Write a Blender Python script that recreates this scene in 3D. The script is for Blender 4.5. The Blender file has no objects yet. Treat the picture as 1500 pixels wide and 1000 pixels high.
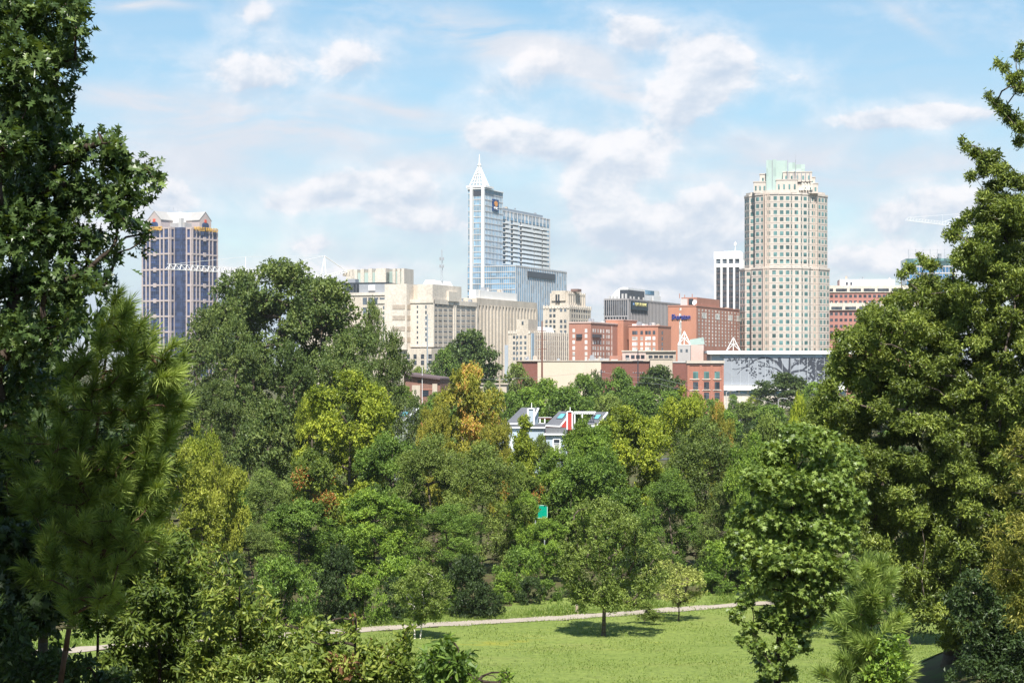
import bpy, math, random
import numpy as np
from mathutils import Vector, Matrix

random.seed(7)
S = bpy.context.scene
COL = S.collection
F = 2917.0            # focal length in photograph pixels (70 mm lens, 1500 px wide frame)
HOR = 540.0           # photograph row of the horizon
CZ = 17.5             # eye height over the lawn, metres
R = math.radians


def P(px, py, d):
    """world point seen at photograph pixel (px, py) at distance d"""
    return Vector(((px - 750) * d / F, d, CZ + (HOR - py) * d / F))


def hill(x, y):
    """height of the terrain"""
    x = np.asarray(x, float); y = np.asarray(y, float)
    t = 15.7 - 0.162 * y
    t = np.minimum(t, 15.9)
    base = np.log1p(np.exp(np.clip(t * 1.6, -40, 40))) / 1.6
    bump = 5.2 * np.exp(-((x - 25) / 9.5) ** 2 - ((y - 85) / 21) ** 2)
    left = 1.6 * np.exp(-((x + 16) / 7) ** 2 - ((y - 40) / 18) ** 2)
    ripple = 0.10 * np.sin(x * 0.11 + 1.3) * np.sin(y * 0.083) * np.clip((y - 60) / 60, 0, 1)
    return base + bump + left + ripple * np.clip((600 - y) / 300, 0, 1)


def H(x, y):
    return float(hill(x, y))


# ------------------------------------------------------------------ objects
def link(o):
    COL.objects.link(o)
    return o


def tag(o, label=None, cat=None, group=None, kind=None):
    if label: o['label'] = label
    if cat: o['category'] = cat
    if group: o['group'] = group
    if kind: o['kind'] = kind
    return o


def empty(name, loc, label, cat, group=None, rz=0.0):
    o = bpy.data.objects.new(name, None)
    o.empty_display_size = 0.5
    o.location = loc
    o.rotation_euler = (0, 0, rz)
    link(o)
    return tag(o, label, cat, group)


def obj(name, me, parent=None, loc=None):
    o = bpy.data.objects.new(name, me)
    if parent is not None: o.parent = parent
    if loc is not None: o.location = loc
    return link(o)


def np_mesh(name, verts, faces_flat, counts, mats, mat_idx=None, smooth=False, attr=None):
    """fast mesh from numpy arrays; attr = (name, per-vertex floats)"""
    me = bpy.data.meshes.new(name)
    nv, nf, nl = len(verts), len(counts), len(faces_flat)
    me.vertices.add(nv); me.loops.add(nl); me.polygons.add(nf)
    me.vertices.foreach_set('co', np.asarray(verts, np.float32).ravel())
    me.loops.foreach_set('vertex_index', np.asarray(faces_flat, np.int32))
    starts = np.concatenate(([0], np.cumsum(counts)[:-1])).astype(np.int32)
    me.polygons.foreach_set('loop_start', starts)
    me.polygons.foreach_set('loop_total', np.asarray(counts, np.int32))
    if mat_idx is not None:
        me.polygons.foreach_set('material_index', np.asarray(mat_idx, np.int32))
    me.polygons.foreach_set('use_smooth', np.full(nf, bool(smooth)))
    for m in (mats if isinstance(mats, (list, tuple)) else [mats]):
        me.materials.append(m)
    if attr is not None:
        a = me.attributes.new(attr[0], 'FLOAT', 'POINT')
        a.data.foreach_set('value', np.asarray(attr[1], np.float32))
    me.update(calc_edges=True)
    return me


class MB:
    """collects simple solids into one mesh"""
    def __init__(s):
        s.v = []; s.f = []

    def box(s, x0, x1, y0, y1, z0, z1):
        if x0 > x1: x0, x1 = x1, x0
        if y0 > y1: y0, y1 = y1, y0
        if z0 > z1: z0, z1 = z1, z0
        n = len(s.v)
        s.v += [(x0, y0, z0), (x1, y0, z0), (x1, y1, z0), (x0, y1, z0),
                (x0, y0, z1), (x1, y0, z1), (x1, y1, z1), (x0, y1, z1)]
        s.f += [(n, n + 3, n + 2, n + 1), (n + 4, n + 5, n + 6, n + 7), (n, n + 1, n + 5, n + 4),
                (n + 1, n + 2, n + 6, n + 5), (n + 2, n + 3, n + 7, n + 6), (n + 3, n, n + 4, n + 7)]
        return s

    def prism(s, poly, z0, z1, taper=None):
        """poly counter-clockwise seen from above; taper = (cx, cy, k) scales the top"""
        n = len(s.v); k = len(poly)
        s.v += [(x, y, z0) for x, y in poly]
        if taper:
            cx, cy, q = taper
            s.v += [(cx + (x - cx) * q, cy + (y - cy) * q, z1) for x, y in poly]
        else:
            s.v += [(x, y, z1) for x, y in poly]
        for i in range(k):
            j = (i + 1) % k
            s.f.append((n + i, n + j, n + k + j, n + k + i))
        s.f.append(tuple(n + k + i for i in range(k)))
        s.f.append(tuple(n + i for i in reversed(range(k))))
        return s

    def poly3(s, pts, off):
        """extrude a planar 3-D polygon by vector off"""
        n = len(s.v); k = len(pts)
        off = Vector(off)
        s.v += [tuple(Vector(p)) for p in pts] + [tuple(Vector(p) + off) for p in pts]
        for i in range(k):
            j = (i + 1) % k
            s.f.append((n + i, n + j, n + k + j, n + k + i))
        s.f.append(tuple(n + k + i for i in range(k)))
        s.f.append(tuple(n + i for i in reversed(range(k))))
        return s

    def tube(s, p0, p1, r0, r1=None, n=6):
        if r1 is None: r1 = r0
        p0 = Vector(p0); p1 = Vector(p1)
        d = (p1 - p0)
        if d.length < 1e-6: return s
        d.normalize()
        a = d.orthogonal().normalized(); b = d.cross(a)
        m = len(s.v)
        for p, r in ((p0, r0), (p1, r1)):
            for i in range(n):
                t = 2 * math.pi * i / n
                s.v.append(tuple(p + a * (r * math.cos(t)) + b * (r * math.sin(t))))
        for i in range(n):
            j = (i + 1) % n
            s.f.append((m + i, m + j, m + n + j, m + n + i))
        s.f.append(tuple(m + n + i for i in range(n)))
        s.f.append(tuple(m + i for i in reversed(range(n))))
        return s

    def dish(s, c, r, axis=(0, -1, 0.3), n=14):
        """shallow paraboloid bowl"""
        c = Vector(c); ax = Vector(axis).normalized(); a = ax.orthogonal().normalized(); b = ax.cross(a)
        rings = []
        for q in (0.0, 0.5, 1.0):
            ring = []
            for i in range(n):
                t = 2 * math.pi * i / n
                s.v.append(tuple(c + (a * math.cos(t) + b * math.sin(t)) * (r * max(q, .02)) + ax * (0.35 * r * q * q)))
                ring.append(len(s.v) - 1)
            rings.append(ring)
        for A, B in zip(rings, rings[1:]):
            for i in range(n):
                s.f.append((A[i], A[(i + 1) % n], B[(i + 1) % n], B[i]))
        s.f.append(tuple(rings[0]))
        return s

    def lathe(s, prof, n=16, c=(0, 0)):
        m = len(s.v)
        for r, z in prof:
            for i in range(n):
                t = 2 * math.pi * i / n
                s.v.append((c[0] + r * math.cos(t), c[1] + r * math.sin(t), z))
        for q in range(len(prof) - 1):
            for i in range(n):
                j = (i + 1) % n
                s.f.append((m + q * n + i, m + q * n + j, m + (q + 1) * n + j, m + (q + 1) * n + i))
        s.f.append(tuple(m + (len(prof) - 1) * n + i for i in range(n)))
        return s

    def mesh(s, name, mat, smooth=False):
        me = bpy.data.meshes.new(name)
        me.from_pydata(s.v, [], s.f)
        me.materials.append(mat)
        if smooth: me.polygons.foreach_set('use_smooth', [True] * len(me.polygons))
        me.update()
        return me

    def build(s, name, mat, parent=None, loc=None, smooth=False):
        return obj(name, s.mesh(name, mat, smooth), parent, loc)


# ------------------------------------------------------------------ materials
def new_mat(name):
    m = bpy.data.materials.new(name)
    m.use_nodes = True
    nt = m.node_tree
    nt.nodes.clear()
    out = nt.nodes.new('ShaderNodeOutputMaterial')
    return m, nt, out


def N(nt, kind, **kw):
    n = nt.nodes.new(kind)
    for k, v in kw.items():
        if k.startswith('i_'):
            n.inputs[k[2:].replace('_', ' ')].default_value = v
        else:
            setattr(n, k, v)
    return n


def ramp(nt, stops, interp='LINEAR'):
    n = nt.nodes.new('ShaderNodeValToRGB')
    cr = n.color_ramp
    cr.interpolation = interp
    while len(cr.elements) < len(stops): cr.elements.new(0.5)
    for e, (p, c) in zip(cr.elements, stops):
        e.position = p
        e.color = (*c, 1.0) if len(c) == 3 else c
    return n


def surface(name, col, rough=0.8, spec=0.3, var=0.18, scale=0.25, fine=3.0, metallic=0.0, streak=True, bump=0.0):
    """painted / stone / metal surface: large blotches, vertical rain streaks and fine grain in its own colour"""
    m, nt, out = new_mat(name)
    p = N(nt, 'ShaderNodeBsdfPrincipled', i_Roughness=rough, i_Metallic=metallic)
    p.inputs['Specular IOR Level'].default_value = spec
    tc = N(nt, 'ShaderNodeTexCoord')
    mp = N(nt, 'ShaderNodeMapping')
    mp.inputs['Scale'].default_value = (1, 1, 0.28 if streak else 1)
    nt.links.new(tc.outputs['Object'], mp.inputs[0])
    n1 = N(nt, 'ShaderNodeTexNoise', i_Scale=scale, i_Detail=5.0, i_Roughness=0.6)
    n2 = N(nt, 'ShaderNodeTexNoise', i_Scale=fine, i_Detail=2.0)
    nt.links.new(mp.outputs[0], n1.inputs['Vector'])
    nt.links.new(tc.outputs['Object'], n2.inputs['Vector'])
    ad = N(nt, 'ShaderNodeMath', operation='ADD')
    nt.links.new(n1.outputs['Fac'], ad.inputs[0]); nt.links.new(n2.outputs['Fac'], ad.inputs[1])
    mr = N(nt, 'ShaderNodeMapRange')
    mr.inputs['From Min'].default_value = 0.65; mr.inputs['From Max'].default_value = 1.35
    nt.links.new(ad.outputs[0], mr.inputs[0])
    lo = tuple(c * (1 - var) for c in col); hi = tuple(min(c * (1 + var * .6), .95) for c in col)
    r = ramp(nt, [(0.0, lo), (1.0, hi)])
    nt.links.new(mr.outputs[0], r.inputs[0])
    nt.links.new(r.outputs[0], p.inputs['Base Color'])
    if bump:
        b = N(nt, 'ShaderNodeBump', i_Strength=bump)
        nt.links.new(n2.outputs['Fac'], b.inputs['Height'])
        nt.links.new(b.outputs[0], p.inputs['Normal'])
    nt.links.new(p.outputs[0], out.inputs[0])
    return m


def glass(name, col, rough=0.08, spec=0.9, var=0.5, cell=0.35, metallic=0.0):
    """window glass seen from far: coloured reflective panes with blinds and room tones varying pane by pane"""
    m, nt, out = new_mat(name)
    p = N(nt, 'ShaderNodeBsdfPrincipled', i_Roughness=rough, i_Metallic=metallic)
    p.inputs['Specular IOR Level'].default_value = spec
    tc = N(nt, 'ShaderNodeTexCoord')
    geo = N(nt, 'ShaderNodeNewGeometry')
    sn = N(nt, 'ShaderNodeVectorMath', operation='SNAP')
    sn.inputs[1].default_value = (1 / cell, 1 / cell, 1 / cell)
    nt.links.new(geo.outputs['Position'], sn.inputs[0])
    wn = N(nt, 'ShaderNodeTexWhiteNoise', noise_dimensions='3D')
    nt.links.new(sn.outputs[0], wn.inputs['Vector'])
    n1 = N(nt, 'ShaderNodeTexNoise', i_Scale=0.045, i_Detail=3.0)
    nt.links.new(geo.outputs['Position'], n1.inputs['Vector'])
    ad = N(nt, 'ShaderNodeMath', operation='MULTIPLY_ADD')
    ad.inputs[1].default_value = 0.6; ad.inputs[2].default_value = 0.0
    nt.links.new(wn.outputs['Value'], ad.inputs[0])
    ad2 = N(nt, 'ShaderNodeMath', operation='ADD')
    nt.links.new(ad.outputs[0], ad2.inputs[0]); nt.links.new(n1.outputs['Fac'], ad2.inputs[1])
    lo = tuple(c * max(1 - var, .25) for c in col); hi = tuple(min(c * (1 + 1.4 * var) + .04 * var, .9) for c in col)
    r = ramp(nt, [(0.38, lo), (0.72, col), (1.0, hi)])
    nt.links.new(ad2.outputs[0], r.inputs[0])
    nt.links.new(r.outputs[0], p.inputs['Base Color'])
    nt.links.new(p.outputs[0], out.inputs[0])
    return m


def leaf_mat(name, dark, mid, light, accent=None, rough=0.48, trans=0.25, spec=0.32):
    """foliage: every leaf takes its own tone from the 'tint' stored on it"""
    m, nt, out = new_mat(name)
    at = N(nt, 'ShaderNodeAttribute', attribute_name='tint')
    oi = N(nt, 'ShaderNodeObjectInfo')
    stops = [(0.0, dark), (0.45, mid), (0.8, light)]
    if accent: stops += [(0.84, accent), (1.0, tuple(c * .8 for c in accent))]
    r = ramp(nt, stops)
    nt.links.new(at.outputs['Fac'], r.inputs[0])
    hs = N(nt, 'ShaderNodeHueSaturation')
    mr = N(nt, 'ShaderNodeMapRange')
    mr.inputs['To Min'].default_value = 0.86; mr.inputs['To Max'].default_value = 1.14
    nt.links.new(oi.outputs['Random'], mr.inputs[0])
    nt.links.new(mr.outputs[0], hs.inputs['Value'])
    nt.links.new(r.outputs[0], hs.inputs['Color'])
    p = N(nt, 'ShaderNodeBsdfPrincipled', i_Roughness=rough)
    p.inputs['Specular IOR Level'].default_value = spec
    nt.links.new(hs.outputs[0], p.inputs['Base Color'])
    t = N(nt, 'ShaderNodeBsdfTranslucent')
    tm = N(nt, 'ShaderNodeMixRGB', blend_type='MULTIPLY')
    tm.inputs[0].default_value = 1.0
    tm.inputs[2].default_value = (1.7, 1.6, 0.5, 1)
    nt.links.new(hs.outputs[0], tm.inputs[1])
    nt.links.new(tm.outputs[0], t.inputs['Color'])
    mx = N(nt, 'ShaderNodeMixShader')
    mx.inputs[0].default_value = trans
    nt.links.new(p.outputs[0], mx.inputs[1]); nt.links.new(t.outputs[0], mx.inputs[2])
    nt.links.new(mx.outputs[0], out.inputs[0])
    return m


# ------------------------------------------------------------------ camera, sun, sky
cam = bpy.data.cameras.new('camera')
cam.sensor_width = 36.0
cam.lens = 36.0 * F / 1500.0
cam.shift_y = (HOR - 500.0) / 1500.0
cam.clip_start = 0.1
cam.clip_end = 60000
co = bpy.data.objects.new('camera', cam)
co.location = (0, 0, CZ)
co.rotation_euler = (R(90), 0, 0)
link(co)
S.camera = co

SUN_EL, SUN_AZ = 56.0, -2.0        # degrees; azimuth to the left of straight behind the camera
sv = Vector((-math.sin(R(SUN_AZ)) * math.cos(R(SUN_EL)), -math.cos(R(SUN_AZ)) * math.cos(R(SUN_EL)), math.sin(R(SUN_EL))))
sl = bpy.data.lights.new('sun', 'SUN')
sl.energy = 4.8
sl.angle = R(0.53)
sl.color = (1.0, 0.955, 0.88)
so = bpy.data.objects.new('sun', sl)
so.rotation_euler = sv.to_track_quat('Z', 'Y').to_euler()
so.location = (0, -50, 200)
link(so)

S.view_settings.view_transform = 'Standard'
S.view_settings.look = 'None'
S.view_settings.exposure = 0.95
S.view_settings.gamma = 1.0
S.render.engine = 'CYCLES'
S.cycles.max_bounces = 6
S.cycles.diffuse_bounces = 3
S.cycles.glossy_bounces = 2
S.cycles.transmission_bounces = 4
S.cycles.volume_bounces = 0
S.cycles.caustics_reflective = False
S.cycles.caustics_refractive = False
S.cycles.sample_clamp_indirect = 6.0

# clouds: (column, row, half width, half height, weight) of each bank as seen from the hill, kept as directions
CUMULUS = [
    (365, 112, 70, 38, 1.0), (515, 78, 50, 38, .95), (370, 14, 44, 26, .8), (925, 42, 42, 28, .95),
    (1035, 82, 58, 36, .95), (1000, 148, 62, 40, 1.0), (805, 88, 55, 34, .75), (710, 203, 34, 24, .9),
    (800, 206, 62, 30, 1.0), (915, 226, 58, 28, 1.0), (470, 280, 60, 26, .7), (585, 275, 75, 32, .95),
    (880, 308, 55, 42, 1.1), (960, 340, 80, 30, .95), (1050, 312, 62, 44, 1.15), (930, 392, 100, 22, .9),
    (240, 288, 58, 36, 1.15), (468, 355, 45, 14, .8), (1290, 176, 70, 16, .85), (1305, 315, 58, 34, 1.0),
    (1250, 385, 80, 30, .9), (1080, 212, 55, 14, .75), (1420, 168, 90, 18, .75), (560, 395, 120, 18, .6),
    (1440, 300, 80, 50, .8), (120, 330, 70, 30, .8), (700, 330, 60, 20, .4), (1165, 115, 40, 26, .35), (600, 330, 90, 26, .75), (420, 300, 80, 26, .6), (560, 420, 90, 22, .7), (860, 430, 80, 26, .8),
    (1000, 430, 90, 26, .8), (340, 400, 80, 26, .6), (720, 130, 60, 26, .5), (1370, 390, 60, 30, .8), (1010, 360, 60, 34, .9), (870, 270, 40, 26, .8),
]
CIRRUS = [
    (690, 45, 190, 26, 12, 1.0), (820, 80, 150, 20, 20, .8), (230, 150, 160, 16, 3, .7), (400, 185, 260, 34, 6, .8),
    (560, 160, 120, 14, 12, .7), (900, 130, 90, 14, 15, .7), (300, 235, 260, 34, 2, .7), (1340, 30, 70, 12, 35, .35),
    (1150, 250, 260, 40, 0, .45), (540, 235, 200, 18, 10, .5), (190, 5, 90, 8, 0, .6), (1300, 240, 220, 40, 0, .5),
]


def make_world():
    w = bpy.data.worlds.new('World')
    S.world = w
    w.use_nodes = True
    w.cycles.sampling_method = 'NONE'
    nt = w.node_tree
    nt.nodes.clear()
    out = N(nt, 'ShaderNodeOutputWorld')
    bg = N(nt, 'ShaderNodeBackground', i_Strength=SKY_STR)
    sky = N(nt, 'ShaderNodeTexSky', sky_type='NISHITA', sun_disc=False)
    sky.sun_elevation = R(SUN_EL)
    sky.sun_rotation = math.atan2(sv.x, sv.y)
    sky.air_density = 1.0; sky.dust_density = 0.3; sky.ozone_density = 2.4

    def banks_group(name, banks):
        """how deep each direction lies inside any of the given cloud banks, 0 to 1"""
        g = bpy.data.node_groups.new(name, 'ShaderNodeTree')
        g.interface.new_socket('Vector', in_out='INPUT', socket_type='NodeSocketVector')
        g.interface.new_socket('Value', in_out='OUTPUT', socket_type='NodeSocketFloat')
        gi = g.nodes.new('NodeGroupInput'); go = g.nodes.new('NodeGroupOutput')
        acc = None
        for b in banks:
            rot = b[4] if len(b) > 5 else 0.0
            mp = N(g, 'ShaderNodeMapping', vector_type='TEXTURE')
            mp.inputs['Location'].default_value = ((b[0] - 750) / F, (HOR - b[1]) / F, 0)
            mp.inputs['Rotation'].default_value = (0, 0, -R(rot))
            mp.inputs['Scale'].default_value = (b[2] / F, b[3] / F, 1)
            g.links.new(gi.outputs[0], mp.inputs[0])
            gr = N(g, 'ShaderNodeTexGradient', gradient_type='QUADRATIC_SPHERE')
            g.links.new(mp.outputs[0], gr.inputs[0])
            mu = N(g, 'ShaderNodeMath', operation='MULTIPLY_ADD')
            mu.inputs[1].default_value = b[-1]
            g.links.new(gr.outputs['Fac'], mu.inputs[0])
            if acc is None: mu.inputs[2].default_value = 0
            else: g.links.new(acc.outputs[0], mu.inputs[2])
            acc = mu
        mn = N(g, 'ShaderNodeMath', operation='MINIMUM'); mn.inputs[1].default_value = 1.15
        g.links.new(acc.outputs[0], mn.inputs[0])
        g.links.new(mn.outputs[0], go.inputs[0])
        return g

    tc = N(nt, 'ShaderNodeTexCoord')
    sp = N(nt, 'ShaderNodeSeparateXYZ')
    nt.links.new(tc.outputs['Generated'], sp.inputs[0])
    yy = N(nt, 'ShaderNodeMath', operation='MAXIMUM'); yy.inputs[1].default_value = 0.08
    ya = N(nt, 'ShaderNodeMath', operation='ABSOLUTE')
    nt.links.new(sp.outputs['Y'], ya.inputs[0]); nt.links.new(ya.outputs[0], yy.inputs[0])
    du = N(nt, 'ShaderNodeMath', operation='DIVIDE'); dv = N(nt, 'ShaderNodeMath', operation='DIVIDE')
    nt.links.new(sp.outputs['X'], du.inputs[0]); nt.links.new(yy.outputs[0], du.inputs[1])
    nt.links.new(sp.outputs['Z'], dv.inputs[0]); nt.links.new(yy.outputs[0], dv.inputs[1])
    cb = N(nt, 'ShaderNodeCombineXYZ')
    nt.links.new(du.outputs[0], cb.inputs[0]); nt.links.new(dv.outputs[0], cb.inputs[1])

    gc = banks_group('cumulus_banks', [(c[0], c[1], c[2] * (2.7 if c[1] < 250 else 2.3), c[3] * (2.7 if c[1] < 250 else 2.3), c[4] * 1.35) for c in CUMULUS])
    gd = banks_group('cumulus_bases', [(c[0] + c[2] * .15, c[1] + c[3] * .75, c[2] * 1.9, c[3] * 1.3, c[4]) for c in CUMULUS if c[4] > .65])
    gs = banks_group('cirrus_banks', [(c[0], c[1], c[2] * 1.8, c[3] * 2.2, c[4], c[5] * 1.7) for c in CIRRUS])

    def grp(g, src):
        n = N(nt, 'ShaderNodeGroup', node_tree=g); nt.links.new(src.outputs[0], n.inputs[0]); return n

    def noise(src, scale, detail, rough, mscale=(1, 1, 1), rot=0.0, dist=0.0):
        mp = N(nt, 'ShaderNodeMapping'); mp.inputs['Scale'].default_value = mscale; mp.inputs['Rotation'].default_value = (0, 0, rot)
        nt.links.new(src.outputs[0], mp.inputs[0])
        n = N(nt, 'ShaderNodeTexNoise', i_Scale=scale, i_Detail=detail, i_Roughness=rough, i_Distortion=dist)
        nt.links.new(mp.outputs[0], n.inputs['Vector'])
        return n

    def mth(op, a, b_, c=None, clamp=False):
        n = N(nt, 'ShaderNodeMath', operation=op, use_clamp=clamp)
        for i, v in enumerate((a, b_, c)):
            if v is None: continue
            if isinstance(v, (int, float)): n.inputs[i].default_value = v
            else: nt.links.new(v, n.inputs[i])
        return n.outputs[0]

    def rng_(v, a, b_, c=0.0, d=1.0, smooth=True):
        n = N(nt, 'ShaderNodeMapRange')
        if smooth: n.interpolation_type = 'SMOOTHSTEP'
        for k, x in zip(('From Min', 'From Max', 'To Min', 'To Max'), (a, b_, c, d)): n.inputs[k].default_value = x
        nt.links.new(v, n.inputs[0]); return n.outputs[0]

    # directions bent by a slow noise so that no bank keeps a regular outline
    wn = noise(cb, 11.0, 3.0, .6)
    wv = N(nt, 'ShaderNodeVectorMath', operation='MULTIPLY_ADD')
    wv.inputs[1].default_value = (.030, .018, 0); wv.inputs[2].default_value = (-.015, -.009, 0)
    nt.links.new(wn.outputs['Color'], wv.inputs[0])
    wc = N(nt, 'ShaderNodeVectorMath', operation='ADD')
    nt.links.new(cb.outputs[0], wc.inputs[0]); nt.links.new(wv.outputs[0], wc.inputs[1])
    m_c = grp(gc, wc).outputs[0]; m_d = grp(gd, wc).outputs[0]; m_s = grp(gs, wc).outputs[0]
    n1 = noise(cb, 26.0, 8.0, .60, (.85, 1.2, 1), dist=.2).outputs['Fac']
    of = N(nt, 'ShaderNodeVectorMath', operation='ADD'); of.inputs[1].default_value = (-0.003, 0.007, 0)
    nt.links.new(cb.outputs[0], of.inputs[0])
    n2 = noise(of, 26.0, 6.0, .60, (.85, 1.2, 1), dist=.2).outputs['Fac']
    dens = mth('ADD', mth('MULTIPLY', m_c, 1.0), mth('MULTIPLY_ADD', n1, 1.9, -1.38))
    al = mth('MAXIMUM', rng_(dens, -.08, .38, 0, .90), rng_(dens, -.52, .46, 0, .60))
    lit = mth('SUBTRACT', mth('MULTIPLY_ADD', mth('SUBTRACT', n1, n2), 2.6, .72), mth('MULTIPLY', m_d, .62))
    cc = ramp(nt, [(0.0, (4.15, 4.7, 5.55)), (0.45, (5.3, 5.55, 6.05)), (1.0, (6.9, 6.7, 6.8))])
    nt.links.new(rng_(lit, 0.0, 1.0), cc.inputs[0])
    nci = noise(wc, 1.0, 6.0, .6, (7, 40, 1), R(9), .7).outputs['Fac']
    ci_v = mth('MULTIPLY', mth('ADD', m_s, .16), rng_(nci, .34, .60, .14, 1.25, False))
    # veil: thin pale haze thickening towards the horizon
    ve = N(nt, 'ShaderNodeMapRange', interpolation_type='SMOOTHSTEP')
    ve.inputs['From Min'].default_value = 0.20; ve.inputs['From Max'].default_value = 0.0
    ve.inputs['To Min'].default_value = 0.06; ve.inputs['To Max'].default_value = 0.88
    nt.links.new(dv.outputs[0], ve.inputs[0])
    nv = N(nt, 'ShaderNodeTexNoise', i_Scale=13.0, i_Detail=5.0, i_Roughness=0.6)
    mpv = N(nt, 'ShaderNodeMapping'); mpv.inputs['Scale'].default_value = (0.6, 1.7, 1)
    nt.links.new(cb.outputs[0], mpv.inputs[0]); nt.links.new(mpv.outputs[0], nv.inputs['Vector'])
    vm = N(nt, 'ShaderNodeMapRange')
    vm.inputs['From Min'].default_value = 0.3; vm.inputs['From Max'].default_value = 0.7
    vm.inputs['To Min'].default_value = 0.35; vm.inputs['To Max'].default_value = 1.35
    nt.links.new(nv.outputs['Fac'], vm.inputs[0])
    vv = N(nt, 'ShaderNodeMath', operation='MULTIPLY', use_clamp=True)
    nt.links.new(ve.outputs[0], vv.inputs[0]); nt.links.new(vm.outputs[0], vv.inputs[1])
    ci = N(nt, 'ShaderNodeMath', operation='MULTIPLY', use_clamp=True); ci.inputs[1].default_value = 0.95
    nt.links.new(ci_v, ci.inputs[0])
    hs = N(nt, 'ShaderNodeHueSaturation'); hs.inputs['Saturation'].default_value = SKY_SAT
    hs.inputs['Value'].default_value = SKY_VAL
    hs.inputs['Hue'].default_value = 0.487
    nt.links.new(sky.outputs[0], hs.inputs['Color'])
    m0 = N(nt, 'ShaderNodeMixRGB'); m0.inputs[2].default_value = (3.7, 4.5, 5.5, 1)
    nt.links.new(vv.outputs[0], m0.inputs[0]); nt.links.new(hs.outputs[0], m0.inputs[1])
    m1 = N(nt, 'ShaderNodeMixRGB'); m1.inputs[2].default_value = (4.9, 5.3, 5.9, 1)
    nt.links.new(ci.outputs[0], m1.inputs[0]); nt.links.new(m0.outputs[0], m1.inputs[1])
    m2 = N(nt, 'ShaderNodeMixRGB')
    nt.links.new(al, m2.inputs[0]); nt.links.new(m1.outputs[0], m2.inputs[1]); nt.links.new(cc.outputs[0], m2.inputs[2])
    nt.links.new(m2.outputs[0], bg.inputs['Color'])
    nt.links.new(bg.outputs[0], out.inputs[0])


SKY_SAT, SKY_VAL, SKY_STR = 1.22, 0.95, 0.078
make_world()
# ------------------------------------------------------------------ terrain, lawn, path
def ground_mat():
    m, nt, out = new_mat('woodland_floor')
    p = N(nt, 'ShaderNodeBsdfPrincipled', i_Roughness=0.95)
    p.inputs['Specular IOR Level'].default_value = 0.1
    geo = N(nt, 'ShaderNodeNewGeometry')
    a = N(nt, 'ShaderNodeTexNoise', i_Scale=0.12, i_Detail=8.0, i_Roughness=0.65)
    b = N(nt, 'ShaderNodeTexNoise', i_Scale=2.6, i_Detail=4.0)
    nt.links.new(geo.outputs['Position'], a.inputs['Vector']); nt.links.new(geo.outputs['Position'], b.inputs['Vector'])
    mu = N(nt, 'ShaderNodeMath', operation='MULTIPLY')
    nt.links.new(a.outputs['Fac'], mu.inputs[0]); nt.links.new(b.outputs['Fac'], mu.inputs[1])
    r = ramp(nt, [(0.12, (0.05, 0.04, 0.025)), (0.24, (0.085, 0.075, 0.035)), (0.34, (0.07, 0.10, 0.028)), (0.5, (0.12, 0.12, 0.05))])
    nt.links.new(mu.outputs[0], r.inputs[0])
    nt.links.new(r.outputs[0], p.inputs['Base Color'])
    bm = N(nt, 'ShaderNodeBump', i_Strength=0.6)
    nt.links.new(b.outputs['Fac'], bm.inputs['Height']); nt.links.new(bm.outputs[0], p.inputs['Normal'])
    nt.links.new(p.outputs[0], out.inputs[0])
    return m


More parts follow.
